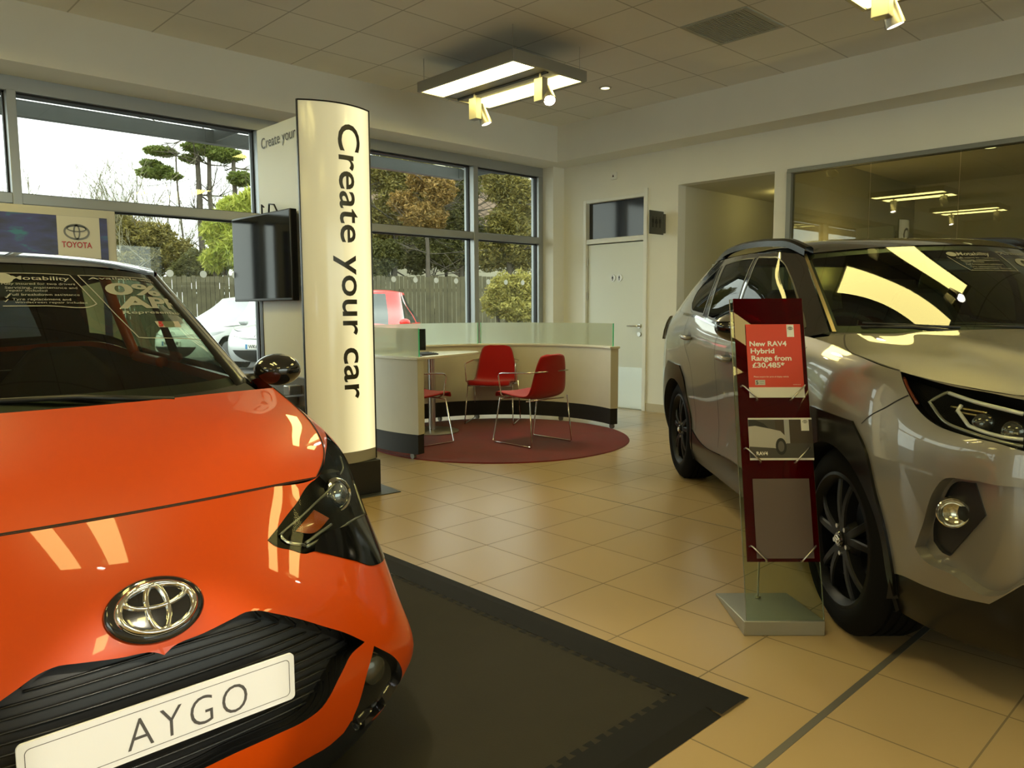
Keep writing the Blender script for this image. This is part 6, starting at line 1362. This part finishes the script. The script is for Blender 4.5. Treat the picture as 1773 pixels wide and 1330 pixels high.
u, v = RWS.uv_at(1647, 440.5, RM); a = np.linspace(0, 2*PI, 20, endpoint=False); sk.add(RWS(u+0.025*np.cos(a), v+0.025*np.sin(a))+RWS.normal(u+0.025*np.cos(a), v+0.025*np.sin(a))*0.002, [tuple(range(20))])
sk.build('offer_sticker', mat('faint_sticker', (0.16, 0.155, 0.12), rough=0.6), rc)
# ------------------------------------------------------------------ outside
def at_depth(px, py, D):
    return CAM_C+cam_ray(px, py)*D
def gpos(px, D):
    """ground point straight below a photo column at depth D"""
    p = CAM_C+cam_ray(px, 530)*D; return float(p[0]), float(p[1])
struct(MB().box(-60, 90, 7.3, 110, -0.12, -0.02).build('floor_outside', mat('asphalt', (0.10, 0.10, 0.098), rough=0.9, noise=0.15, nscale=1.5, bump=0.3, bscale=90)))
# steel canopy with sun louvres outside the glazing
M_GALV = mat('galvanised_steel', (0.19, 0.20, 0.195), rough=0.55, metal=0.35, noise=0.10, nscale=9)
t = thing('canopy', 'galvanised steel sunshade canopy with louvre blades outside the upper window panes', 'canopy', (0, 8.25, 0))
def yz(px, py, y): 
    d = cam_ray(px, py); p = CAM_C+d*((y-CAM_C[1])/d[1]); return float(p[0]), float(p[2])
zb_ = yz(234, 229, 8.25)[1]; zt_ = yz(196, 198, 8.25)[1]; xe_ = yz(801, 300, 8.25)[0]
print('CANOPY', zb_, zt_, xe_)
b = MB(); b.box(-8, xe_, -0.004, 0.004, zb_, zt_); b.box(-8, xe_, 0.004, 0.09, zb_, zb_+0.008); b.box(-8, xe_, 0.004, 0.09, zt_-0.008, zt_); b.build('edge_beam', M_GALV, t)
for k in range(14):
    y = -0.90+k*0.063; zl = 1.255+0.2345*(8.25+y); MB().add([(-8, y, zl+0.02), (xe_, y, zl+0.02), (xe_, y+0.07, zl-0.006), (-8, y+0.07, zl-0.006), (-8, y, zl+0.03), (xe_, y, zl+0.03), (xe_, y+0.07, zl+0.004), (-8, y+0.07, zl+0.004)], [(3,2,1,0),(4,5,6,7),(0,1,5,4),(1,2,6,5),(2,3,7,6),(3,0,4,7)]).build('louvre_blade', mat('louvre_grey', (0.09, 0.10, 0.115), rough=0.5, metal=0.4), t)
for px in (372, 803):
    x = yz(px, 250, 8.25)[0]; c = MB(); c.box(x-0.012, x+0.012, -0.86, 0.05, zb_+0.02, zt_+0.12); c.box(x-0.10, x+0.02, -0.012, -0.004, zb_+0.01, zt_-0.01)
    c.build('bracket', M_GALV, t)
# timber fence
F0, F1 = gpos(-150, 23), gpos(1000, 26)
t = thing('timber_fence', 'weathered vertical board fence along the far edge of the car park', 'fence', (F0[0], F0[1], 0), math.atan2(F1[1]-F0[1], F1[0]-F0[0]))
FL = math.hypot(F1[0]-F0[0], F1[1]-F0[1]); rnd = random.Random(3); b = MB(); x = 0.0
while x < FL:
    wd = 0.135+rnd.random()*0.02; h = 2.28+rnd.random()*0.05; o = rnd.random()*0.02; b.box(x, x+wd-0.012, o, o+0.02, 0, h); x += wd
b.build('boards', mat('weathered_boards', (0.085, 0.075, 0.038), rough=0.9, noise=0.30, nscale=3.5), t)
b = MB(); b.box(0, FL, 0.04, 0.09, 0.5, 0.6); b.box(0, FL, 0.04, 0.09, 1.8, 1.9); b.build('rails', mat('fence_rail', (0.10, 0.085, 0.055), rough=0.9), t)

# plants
def leaf_mesh(blobs, n, size, rnd, droop=0.0, long=1.0):
    g = np.random.default_rng(rnd.randint(0, 10**6)); b = MB(); tot = sum(q[3]*q[4]*q[5] for q in blobs); Q = []
    for (cx, cy, cz, rx, ry, rz) in blobs:
        k = max(60, int(n*rx*ry*rz/tot)); p = g.uniform(-1, 1, (k*4, 3)); L = np.linalg.norm(p, axis=1); p = p[(L > 0.3) & (L < 1)][:k]
        p *= 1+0.18*np.sin(p[:, :1]*9+cx)*np.cos(p[:, 2:]*8+cz); Q.append(np.array([cx, cy, cz])+p*[rx, ry, rz])
    Q = np.vstack(Q); m = len(Q); d = g.normal(size=(m, 3))*[1, 1, 0.7]-[0, 0, droop]; d /= np.linalg.norm(d, axis=1, keepdims=True)
    e = np.cross(d, g.normal(size=(m, 3))); e /= np.linalg.norm(e, axis=1, keepdims=True)+1e-9; s = size*g.uniform(0.6, 1.3, (m, 1))
    V = np.stack([Q-d*s*long*0.5, Q+e*s*0.28, Q+d*s*long*0.5, Q-e*s*0.28], axis=1).reshape(-1, 3)
    b.v = V.tolist(); b.f = [(4*i, 4*i+1, 4*i+2, 4*i+3) for i in range(m)]; return b
def leaf_mat(name, c1, c2):
    if name in MATS: return MATS[name]
    m = bpy.data.materials.new(name); m.use_nodes = True; nt = m.node_tree; b = nt.nodes['Principled BSDF']
    g = nt.nodes.new('ShaderNodeNewGeometry'); r = nt.nodes.new('ShaderNodeValToRGB'); r.color_ramp.elements[0].color = (*c1, 1); r.color_ramp.elements[1].color = (*c2, 1)
    nt.links.new(g.outputs['Random Per Island'], r.inputs['Fac']); nt.links.new(r.outputs['Color'], b.inputs['Base Color']); b.inputs['Roughness'].default_value = 0.6
    tl = nt.nodes.new('ShaderNodeBsdfTranslucent'); nt.links.new(r.outputs['Color'], tl.inputs[0]); mx = nt.nodes.new('ShaderNodeMixShader'); mx.inputs[0].default_value = 0.35
    nt.links.new(b.outputs[0], mx.inputs[1]); nt.links.new(tl.outputs[0], mx.inputs[2]); nt.links.new(mx.outputs[0], nt.nodes['Material Output'].inputs[0])
    MATS[name] = m; return m
M_BARK = mat('bark', (0.085, 0.070, 0.050), rough=0.95, noise=0.25, nscale=6)
M_TWIG = mat('twig', (0.20, 0.18, 0.11), rough=0.95)
def branches(mb, p, d, L, r, depth, rnd, spread=0.6, up=0.15):
    pts = [p]; q = p.copy(); dd = d.copy()
    for _ in range(4):
        dd = dd+np.array([rnd.gauss(0, 0.10), rnd.gauss(0, 0.10), rnd.gauss(0, 0.06)+up*0.12]); dd /= np.linalg.norm(dd); q = q+dd*L/4; pts.append(q.copy())
    mb.tube(pts, [r*(1-0.15*i) for i in range(5)], 5 if r > 0.03 else 3, caps=False)
    if depth <= 0: return
    for _ in range(rnd.choice((2, 3, 3)) if depth > 1 else 4):
        k = rnd.randint(2, 4); e = dd+np.array([rnd.gauss(0, spread), rnd.gauss(0, spread), rnd.gauss(0, spread*0.5)+up]); e /= np.linalg.norm(e)
        branches(mb, pts[k].copy(), e, L*rnd.uniform(0.5, 0.75), r*0.58, depth-1, rnd, spread, up)
G_PAL = {'pine': ((0.087, 0.123, 0.017), (0.232, 0.275, 0.051)), 'bamboo': ((0.246, 0.308, 0.025), (0.567, 0.567, 0.111)), 'dark': ((0.058, 0.064, 0.014), (0.197, 0.186, 0.046)),
         'olive': ((0.093, 0.087, 0.016), (0.314, 0.255, 0.058)), 'autumn': ((0.142, 0.098, 0.019), (0.413, 0.251, 0.065)), 'shrub': ((0.184, 0.174, 0.027), (0.500, 0.435, 0.109)), 'brown': ((0.217, 0.131, 0.051), (0.493, 0.290, 0.131))}
def plant(name, label, cat, px, D, blobs_px, pal, n, size, trunk=None, seed=1, droop=0.0, long=1.6, depth_r=1.0):
    """blobs_px: (px, py, half width px, half height px) of the crown clumps as seen from the showroom"""
    rnd = random.Random(seed); gx, gy = gpos(px, D); t = thing(name, label, cat, (gx, gy, -0.02)); bl = []
    for (bx, by, hw_, hh) in blobs_px:
        c = at_depth(bx, by, D)-np.array([gx, gy, -0.02]); rx = hw_*D/CAM_F; rz = hh*D/CAM_F
        bl.append((c[0], c[1], c[2], rx, max(rx*0.7*depth_r, 0.3), rz))
    leaf_mesh(bl, int(n*3.0), size*0.52, rnd, droop, long).build('foliage', leaf_mat('leaf_'+pal, *G_PAL[pal]), t)
    mb = MB()
    if trunk:
        for (x0, x1, ytop, r) in trunk:
            a = at_depth(x0, 530, D)-np.array([gx, gy, -0.02]); a[2] = 0; e = at_depth(x1, ytop, D)-np.array([gx, gy, -0.02]); k = 7
            pts = [a+(e-a)*i/k+np.array([rnd.gauss(0, 0.03), rnd.gauss(0, 0.03), 0]) for i in range(k+1)]
            mb.tube(pts, [r*(1-0.07*i) for i in range(k+1)], 8, caps=False)
            for i in range(3, k+1):
                for _ in range(3):
                    d = np.array([rnd.gauss(0, 1), rnd.gauss(0, 0.8), rnd.gauss(0.1, 0.3)]); d /= np.linalg.norm(d); branches(mb, pts[i].copy(), d, rnd.uniform(0.8, 1.6), r*0.22, 1, rnd, 0.4, 0.1)
    else:
        for (cx, cy, cz, rx, ry, rz) in bl:
            for _ in range(3): mb.tube([(cx*0.4+rnd.gauss(0, 0.1), cy*0.4+rnd.gauss(0, 0.1), 0), (cx*0.8, cy*0.8, cz*0.5), (cx+rnd.gauss(0, rx*0.3), cy, cz)], [0.05, 0.035, 0.012], 5, caps=False)
    mb.build('trunk', M_BARK, t, smooth=True); return t
plant('pine_tree', 'tall pine tree with flat layered clumps and bare trunks right of the open sky', 'tree', 350, 30,
      [(278, 262, 26, 8), (262, 283, 18, 6), (285, 293, 14, 6), (265, 300, 26, 8), (352, 258, 34, 10), (388, 268, 34, 12), (330, 275, 18, 7), (300, 305, 14, 6), (420, 310, 26, 12), (370, 240, 40, 8)], 'pine', 9000, 0.20,
      [(352, 343, 235, 0.17), (366, 362, 235, 0.15), (409, 404, 240, 0.15), (330, 305, 270, 0.06)], seed=11, long=2.2)
plant('bamboo_clump', 'bright green feathery bamboo clump in front of the pine trunks', 'bush', 400, 25,
      [(410, 365, 36, 22), (432, 350, 20, 20), (385, 400, 34, 32), (420, 430, 40, 36), (375, 450, 26, 20)], 'bamboo', 7000, 0.20, seed=12, droop=0.9, long=3.4)
plant('leafy_bush', 'dark olive bush left of the bamboo above the white board frame', 'bush', 255, 26,
      [(225, 410, 34, 30), (270, 415, 34, 30), (310, 440, 30, 28), (245, 455, 50, 24), (210, 380, 20, 16)], 'olive', 8000, 0.16, seed=13)
plant('brown_bush', 'russet brown bush tip rising above the dark olive bush', 'bush', 245, 27.5, [(240, 398, 22, 14), (255, 410, 20, 12)], 'brown', 1800, 0.14, seed=14)
plant('dark_bush', 'very dark low bush between the bamboo and the windscreen of the orange car', 'bush', 345, 25.6, [(340, 455, 30, 24), (365, 470, 30, 20), (318, 470, 26, 20)], 'dark', 4500, 0.13, seed=15)
plant('broadleaf_tree', 'dense olive broadleaf tree directly right of the lit column', 'tree', 680, 29, [(668, 300, 44, 40), (700, 330, 46, 36), (665, 380, 40, 40), (720, 290, 40, 24), (650, 430, 40, 44)], 'olive', 9000, 0.19, [(676, 690, 300, 0.16)], seed=16)
plant('autumn_tree', 'autumn tinted tree in front of the tiled house roof', 'tree', 745, 27, [(730, 310, 30, 24), (760, 330, 34, 26), (700, 350, 30, 20), (735, 375, 44, 26)], 'autumn', 5200, 0.17, [(745, 740, 320, 0.10)], seed=17)
plant('broadleaf_tree', 'dark green tree behind the window mullion right of the house', 'tree', 800, 30, [(800, 320, 40, 40), (790, 380, 40, 40), (780, 440, 46, 30), (720, 440, 40, 34)], 'dark', 8000, 0.18, [(800, 800, 330, 0.14)], seed=18)
plant('broadleaf_tree', 'mixed olive tree filling the narrow right-hand window pane', 'tree', 880, 28, [(870, 320, 40, 34), (905, 340, 36, 36), (880, 390, 44, 40), (910, 430, 40, 40), (850, 440, 36, 30)], 'olive', 9000, 0.18, [(885, 880, 320, 0.14)], seed=19)
plant('autumn_tree', 'reddish autumn tree glimpsed behind the narrow right-hand pane', 'tree', 900, 31, [(900, 345, 30, 16), (840, 300, 26, 14)], 'autumn', 2200, 0.18, [(900, 900, 345, 0.10)], seed=20)
plant('flowering_shrub', 'yellow green shrub with russet tips in front of the fence, lower right pane', 'bush', 885, 20.5, [(875, 505, 34, 32), (905, 500, 30, 30), (860, 525, 30, 26), (900, 535, 44, 24)], 'shrub', 5200, 0.13, seed=21)
plant('dark_bush', 'dark bush above the fence at the right edge of the lit column', 'bush', 660, 28, [(655, 450, 26, 36), (680, 440, 26, 26), (640, 500, 30, 30)], 'dark', 4500, 0.15, seed=22)
plant('hedge', 'dense dark hedge running behind the fence in front of the house', 'hedge', 780, 31, [(660, 430, 50, 45), (730, 420, 55, 50), (810, 420, 55, 50), (890, 420, 55, 50), (950, 420, 50, 50), (770, 400, 40, 30)], 'dark', 9000, 0.22, seed=41)
def bare(name, label, px, D, ytop, seed, n=4, spread=0.5):
    rnd = random.Random(seed); gx, gy = gpos(px, D); t = thing(name, label, 'tree', (gx, gy, -0.02), group=None); H = 1.27+(532-ytop)*D/CAM_F; mb = MB()
    for _ in range(n):
        d = np.array([rnd.gauss(0, 0.25), rnd.gauss(0, 0.2), 1.0]); d /= np.linalg.norm(d)
        branches(mb, np.array([rnd.gauss(0, 0.25), rnd.gauss(0, 0.25), 0.0]), d, H*0.52, 0.055, 4, rnd, spread, 0.22)
    mb.build('bare_branches', M_TWIG, t); return t
bare('bare_tree', 'leafless twiggy tree at the far left under the white sky', 75, 27, 305, 31, 6)
bare('bare_tree', 'leafless twiggy tree second from the left window mullion', 135, 28, 300, 32, 6)
bare('bare_tree', 'low leafless tree between the left twiggy trees and the pine', 190, 27, 320, 33, 6)
bare('bare_tree', 'tall leafless tree tangled in front of the pine clumps', 290, 32, 262, 34, 6)
bare('bare_tree', 'leafless tree just left of the pine trunks', 325, 32, 290, 35, 6)
bare('bare_tree', 'leafless tree between the pine trunks and the white kiosk', 430, 32, 280, 36, 6)
# house behind the trees
hx, hy = gpos(775, 38); t = thing('house', 'cream house with brown tiled roof half hidden behind the trees', 'house', (hx, hy, 0), math.radians(-35))
MB().box(-6, 5, -3.5, 3.5, 0, 5.0).build('wall', mat('cream_render', (0.62, 0.58, 0.42), rough=0.9), t)
b = MB(); b.add([(-6.4, -3.9, 4.9), (5.4, -3.9, 4.9), (5.4, 3.9, 4.9), (-6.4, 3.9, 4.9), (-3.2, 0, 7.9), (2.2, 0, 7.9)], [(0, 1, 5, 4), (1, 2, 5), (2, 3, 4, 5), (3, 0, 4), (3, 2, 1, 0)])
b.build('roof', grid_mat('roof_tiles', (0.17, 0.12, 0.085), (0.07, 0.05, 0.035), 0.33, 0, 0, 0.05, rough=0.85, spec=0.1, var=0.25), t)
MB().box(-0.6, 0.5, -0.5, 0.5, 6.5, 8.7).build('chimney', mat('cream_render', (0.62, 0.58, 0.42)), t)
for x in (-4, 0, 3):
    q = MB().box(x-0.6, x+0.6, -3.56, -3.5, 3.2, 4.4).build('window', M_WHITE, t); MB().box(x-0.5, x+0.5, -3.58, -3.56, 3.3, 4.3).build('pane', mat('dark_pane', (0.03, 0.035, 0.04), rough=0.1), q)
gx, gy = gpos(37, 21); t = thing('lamp_post', 'pale grey lamp post against the white sky at the far left', 'lamp post', (gx, gy, -0.02))
MB().lathe([(0.10, 0), (0.10, 1.2), (0.075, 1.25), (0.06, 8.0), (0.055, 8.0)], seg=16).build('pole', mat('post_grey', (0.42, 0.44, 0.45), rough=0.5), t, smooth='auto')
MB().box(-0.06, 0.7, -0.08, 0.08, 7.95, 8.07).build('lantern', mat('post_grey', (0.42, 0.44, 0.45)), t, bevel=0.01)

# ------------------------------------------------------------------ parked cars
def parked_car(label, paint, px, py_plate, D, rz, plate, scale=1.0, length=4.2, height=1.48, name='parked_car', dark=False):
    W2 = 0.88; L = length; H = height; p = at_depth(px, py_plate, D)
    t = thing(name, label, 'car', (float(p[0]), float(p[1]), 0), rz); mp = paint
    def rows(z, k, f, e=0.0): return [(0, f, z), (0.35*W2, f+0.02, z), (0.68*W2, f+0.11, z), (0.90*W2*k, f+0.30, z+e), (0.98*W2*k, f+0.62, z+e), (W2*k, 1.3, z+e*1.5), (W2*k, 2.4, z+e*2), (W2*k, 3.3, z+e*2), (0.9*W2*k, L-0.3, z+e*2), (0.5*W2, L-0.03, z+e*2), (0, L, z+e*2)]
    S = Surf([rows(0.18, 0.95, 0.10), rows(0.32, 0.99, 0.02), rows(0.50, 1.0, 0.0), rows(0.66, 1.0, 0.05, 0.02), rows(0.80, 0.97, 0.22, 0.06)])
    ax = (0.82, L-0.80); regs = []
    loops = []
    for y in ax:
        c = np.array([(y+0.36*math.cos(a), 0.32+0.36*math.sin(a)) for a in np.linspace(0, 2*PI, 40, endpoint=False)])
        for s in (-1, 1):
            q = []
            for yy, zz in c:
                us = np.linspace(0.3, S.tu[-1]-0.3, 160)*s; P = S(us, np.full(160, max(S.tv[0], min(S.tv[-1], zz-0.18)))); i = int(np.argmin(abs(P[:, 1]-yy)+(abs(P[:, 0]) < 0.6)*9)); q.append((us[i], max(S.tv[0], zz-0.18)))
            regs.append(('arch', np.array(q)))
    gr = np.array([(x, S.tv[1]+v) for x, v in ((-0.55, 0.02), (0.55, 0.02), (0.62, 0.10), (-0.62, 0.10))]); regs.append(('grille', smooth_poly(gr, 0.04)))
    for s in (-1, 1): regs.append(('lamp', smooth_poly([(s*0.52, S.tv[3]-0.01), (s*0.95, S.tv[3]-0.02), (s*1.25, S.tv[3]+0.09), (s*1.0, S.tv[3]+0.08), (s*0.62, S.tv[3]+0.05)], 0.04)))
    R = carve(S, np.linspace(S.tu[0], S.tu[-1], 150), np.linspace(S.tv[0], S.tv[-1], 14), regs)
    skin(S, R['base'], 'body_shell', mp, t)
    if 'grille' in R: skin(S, R['grille'], 'grille', M_BLK, t)
    if 'lamp' in R: skin(S, R['lamp'], 'headlight', mat('far_headlight', (0.45, 0.46, 0.46), rough=0.1), t)
    top = S.G[-1]; mid = len(top)//2
    up = [tuple(top[mid+i]) for i in range(11)]
    # bonnet, glasshouse and roof
    def B_(yy, a, z): return (a, yy, z)
    Hd = Surf([[(0, 0.24, 0.80), (0.32, 0.26, 0.80), (0.58, 0.34, 0.81), (0.79, 0.54, 0.86)], [(0, 0.6, 0.89), (0.32, 0.6, 0.89), (0.6, 0.64, 0.88), (0.84, 0.80, 0.87)], [(0, 1.12, 0.97), (0.32, 1.14, 0.97), (0.6, 1.2, 0.95), (0.86, 1.32, 0.90)]])
    U, V = np.meshgrid(np.linspace(Hd.tu[0], Hd.tu[-1], 24), np.linspace(0, Hd.tv[-1], 14)); mb = MB(); mb.grid(Hd(U.ravel(), V.ravel()).reshape(14, 24, 3)); mb.build('bonnet', mp, t, smooth=True)
    def ring(z, a, y0, y1, yb): return [(0, y0, z), (a*0.6, y0+0.04, z), (a*0.93, y0+0.16, z), (a, (y0+y1)/2, z), (a, y1-0.4, z), (a*0.8, yb-0.05, z), (0, yb, z)]
    Gs = Surf([ring(0.90, 0.86, 1.08, L-0.4, L-0.15), ring(1.10, 0.80, 1.45, L-0.6, L-0.3), ring(1.32, 0.70, 1.85, L-0.85, L-0.55), ring(H-0.06, 0.62, 2.1, L-1.0, L-0.75)])
    tu = Gs.tu; v0, v1 = 0.06, Gs.tv[-1]-0.04; rg = [('windscreen', smooth_poly([(-0.60, v0), (0.60, v0), (0.50, v1), (-0.50, v1)], 0.05))]
    e = tu[-1]
    for s in (-1, 1):
        rg.append(('side_window', smooth_poly([(s*0.95, v0), (s*1.9, v0), (s*1.9, v1-0.02), (s*1.05, v1-0.06)], 0.05))); rg.append(('side_window', smooth_poly([(s*1.97, v0), (s*2.7, v0+0.03), (s*2.55, v1-0.03), (s*1.97, v1-0.02)], 0.05)))
    R = carve(Gs, np.linspace(tu[0], tu[-1], 100), np.linspace(0, Gs.tv[-1], 12), rg)
    skin(Gs, R['base'], 'pillars', mp, t)
    gm = mat('far_car_glass', (0.035, 0.045, 0.04), rough=0.04, spec=1.0)
    for k in ('windscreen', 'side_window'):
        if k in R: skin(Gs, R[k], k, mat('far_screen', (0.25, 0.29, 0.27), rough=0.05, spec=1.0) if k == 'windscreen' and not dark else gm, t)
    tp = Gs(np.linspace(tu[0], tu[-1], 60), np.full(60, Gs.tv[-1])); cen = np.array([0, (tp[:, 1].min()+tp[:, 1].max())/2, H])
    mb = MB(); mb.grid([[p+(cen-p)*k+np.array([0, 0, (H-p[2]-(cen-p)[2]*k)*(1-(1-k)**2)]) for p in tp] for k in np.linspace(0, 0.98, 7)]); mb.build('roof', mp, t, smooth=True)
    MB().box(-0.26, 0.26, -0.03, 0.012, 0.44, 0.55).build('number_plate', mat('far_plate', (0.72, 0.72, 0.66), rough=0.4), t, bevel=0.004)
    MB().box(-0.26, -0.215, -0.0315, -0.03, 0.445, 0.545).build('plate_band', mat('plate_blue', (0.05, 0.20, 0.42), rough=0.4), t)
    q = MB(); text_plane(q, plate, (-0.195, -0.0325, 0.462), (1, 0, 0), (0, 0, 1), width=0.43, cap=0.068, n=(0, -1, 0), bold=0.015); q.build('plate_lettering', M_BLK, t)
    q = MB(); ring_logo(q, (0, 0.035, 0.70), (1, 0, 0), (0, 0, 1), 0.17, 0.115, 0.012, n=(0, -1, 0.25), tube=0.009); q.build('emblem', M_CHROME, t, smooth=True)
    q = MB(); q.tube([(-0.56, 0.115, 0.71), (-0.3, 0.035, 0.675), (-0.1, 0.03, 0.665), (0.1, 0.03, 0.665), (0.3, 0.035, 0.675), (0.56, 0.115, 0.71)], 0.013, 6); q.build('chrome_bar', M_CHROME, t, smooth=True)
    for s in (-1, 1):
        MB().ellipsoid((s*0.97, 1.42, 0.98), (0.11, 0.06, 0.075)).build('mirror', mp, t, smooth=True)
        for y in ax:
            w_ = MB().lathe([(0.0, 0.02), (0.21, 0.02), (0.22, 0.0), (0.22, -0.12)], (s*0.84, y, 0.31), (0, 1, 0), (0, 0, 1), (s, 0, 0), 28, caps=False).build('wheel', mat('far_alloy', (0.45, 0.45, 0.45), rough=0.3, metal=0.8), t, smooth='auto')
            MB().lathe([(0.22, 0.01), (0.24, 0.03), (0.29, 0.02), (0.31, -0.02), (0.31, -0.18), (0.2, -0.19)], (s*0.84, y, 0.31), (0, 1, 0), (0, 0, 1), (s, 0, 0), 28, caps=False).build('tyre', M_TYRE, w_, smooth='auto')
    return t
BASE_RZ = -CAM_YAW
parked_car('white hatchback parked outside, seen through the windscreen of the orange car', mat('far_white', (0.80, 0.82, 0.78), rough=0.25, coat=0.6), 297, 592, 17.2, BASE_RZ+math.radians(-22), 'WL18 UHR', height=1.58)
parked_car('silver grey hatchback parked outside beside the black kiosk post', mat('far_silver', (0.52, 0.54, 0.54), rough=0.3, metal=0.3, coat=0.6), 447, 600, 15.6, BASE_RZ+math.radians(-6), 'WK66 UHF')
parked_car('bright red car roof showing above the frosted glass screen', mat('far_red', (0.72, 0.025, 0.02), rough=0.25, coat=0.6), 583, 600, 14.0, BASE_RZ+math.radians(-4), 'WJ17 ETK', height=1.66, dark=True)
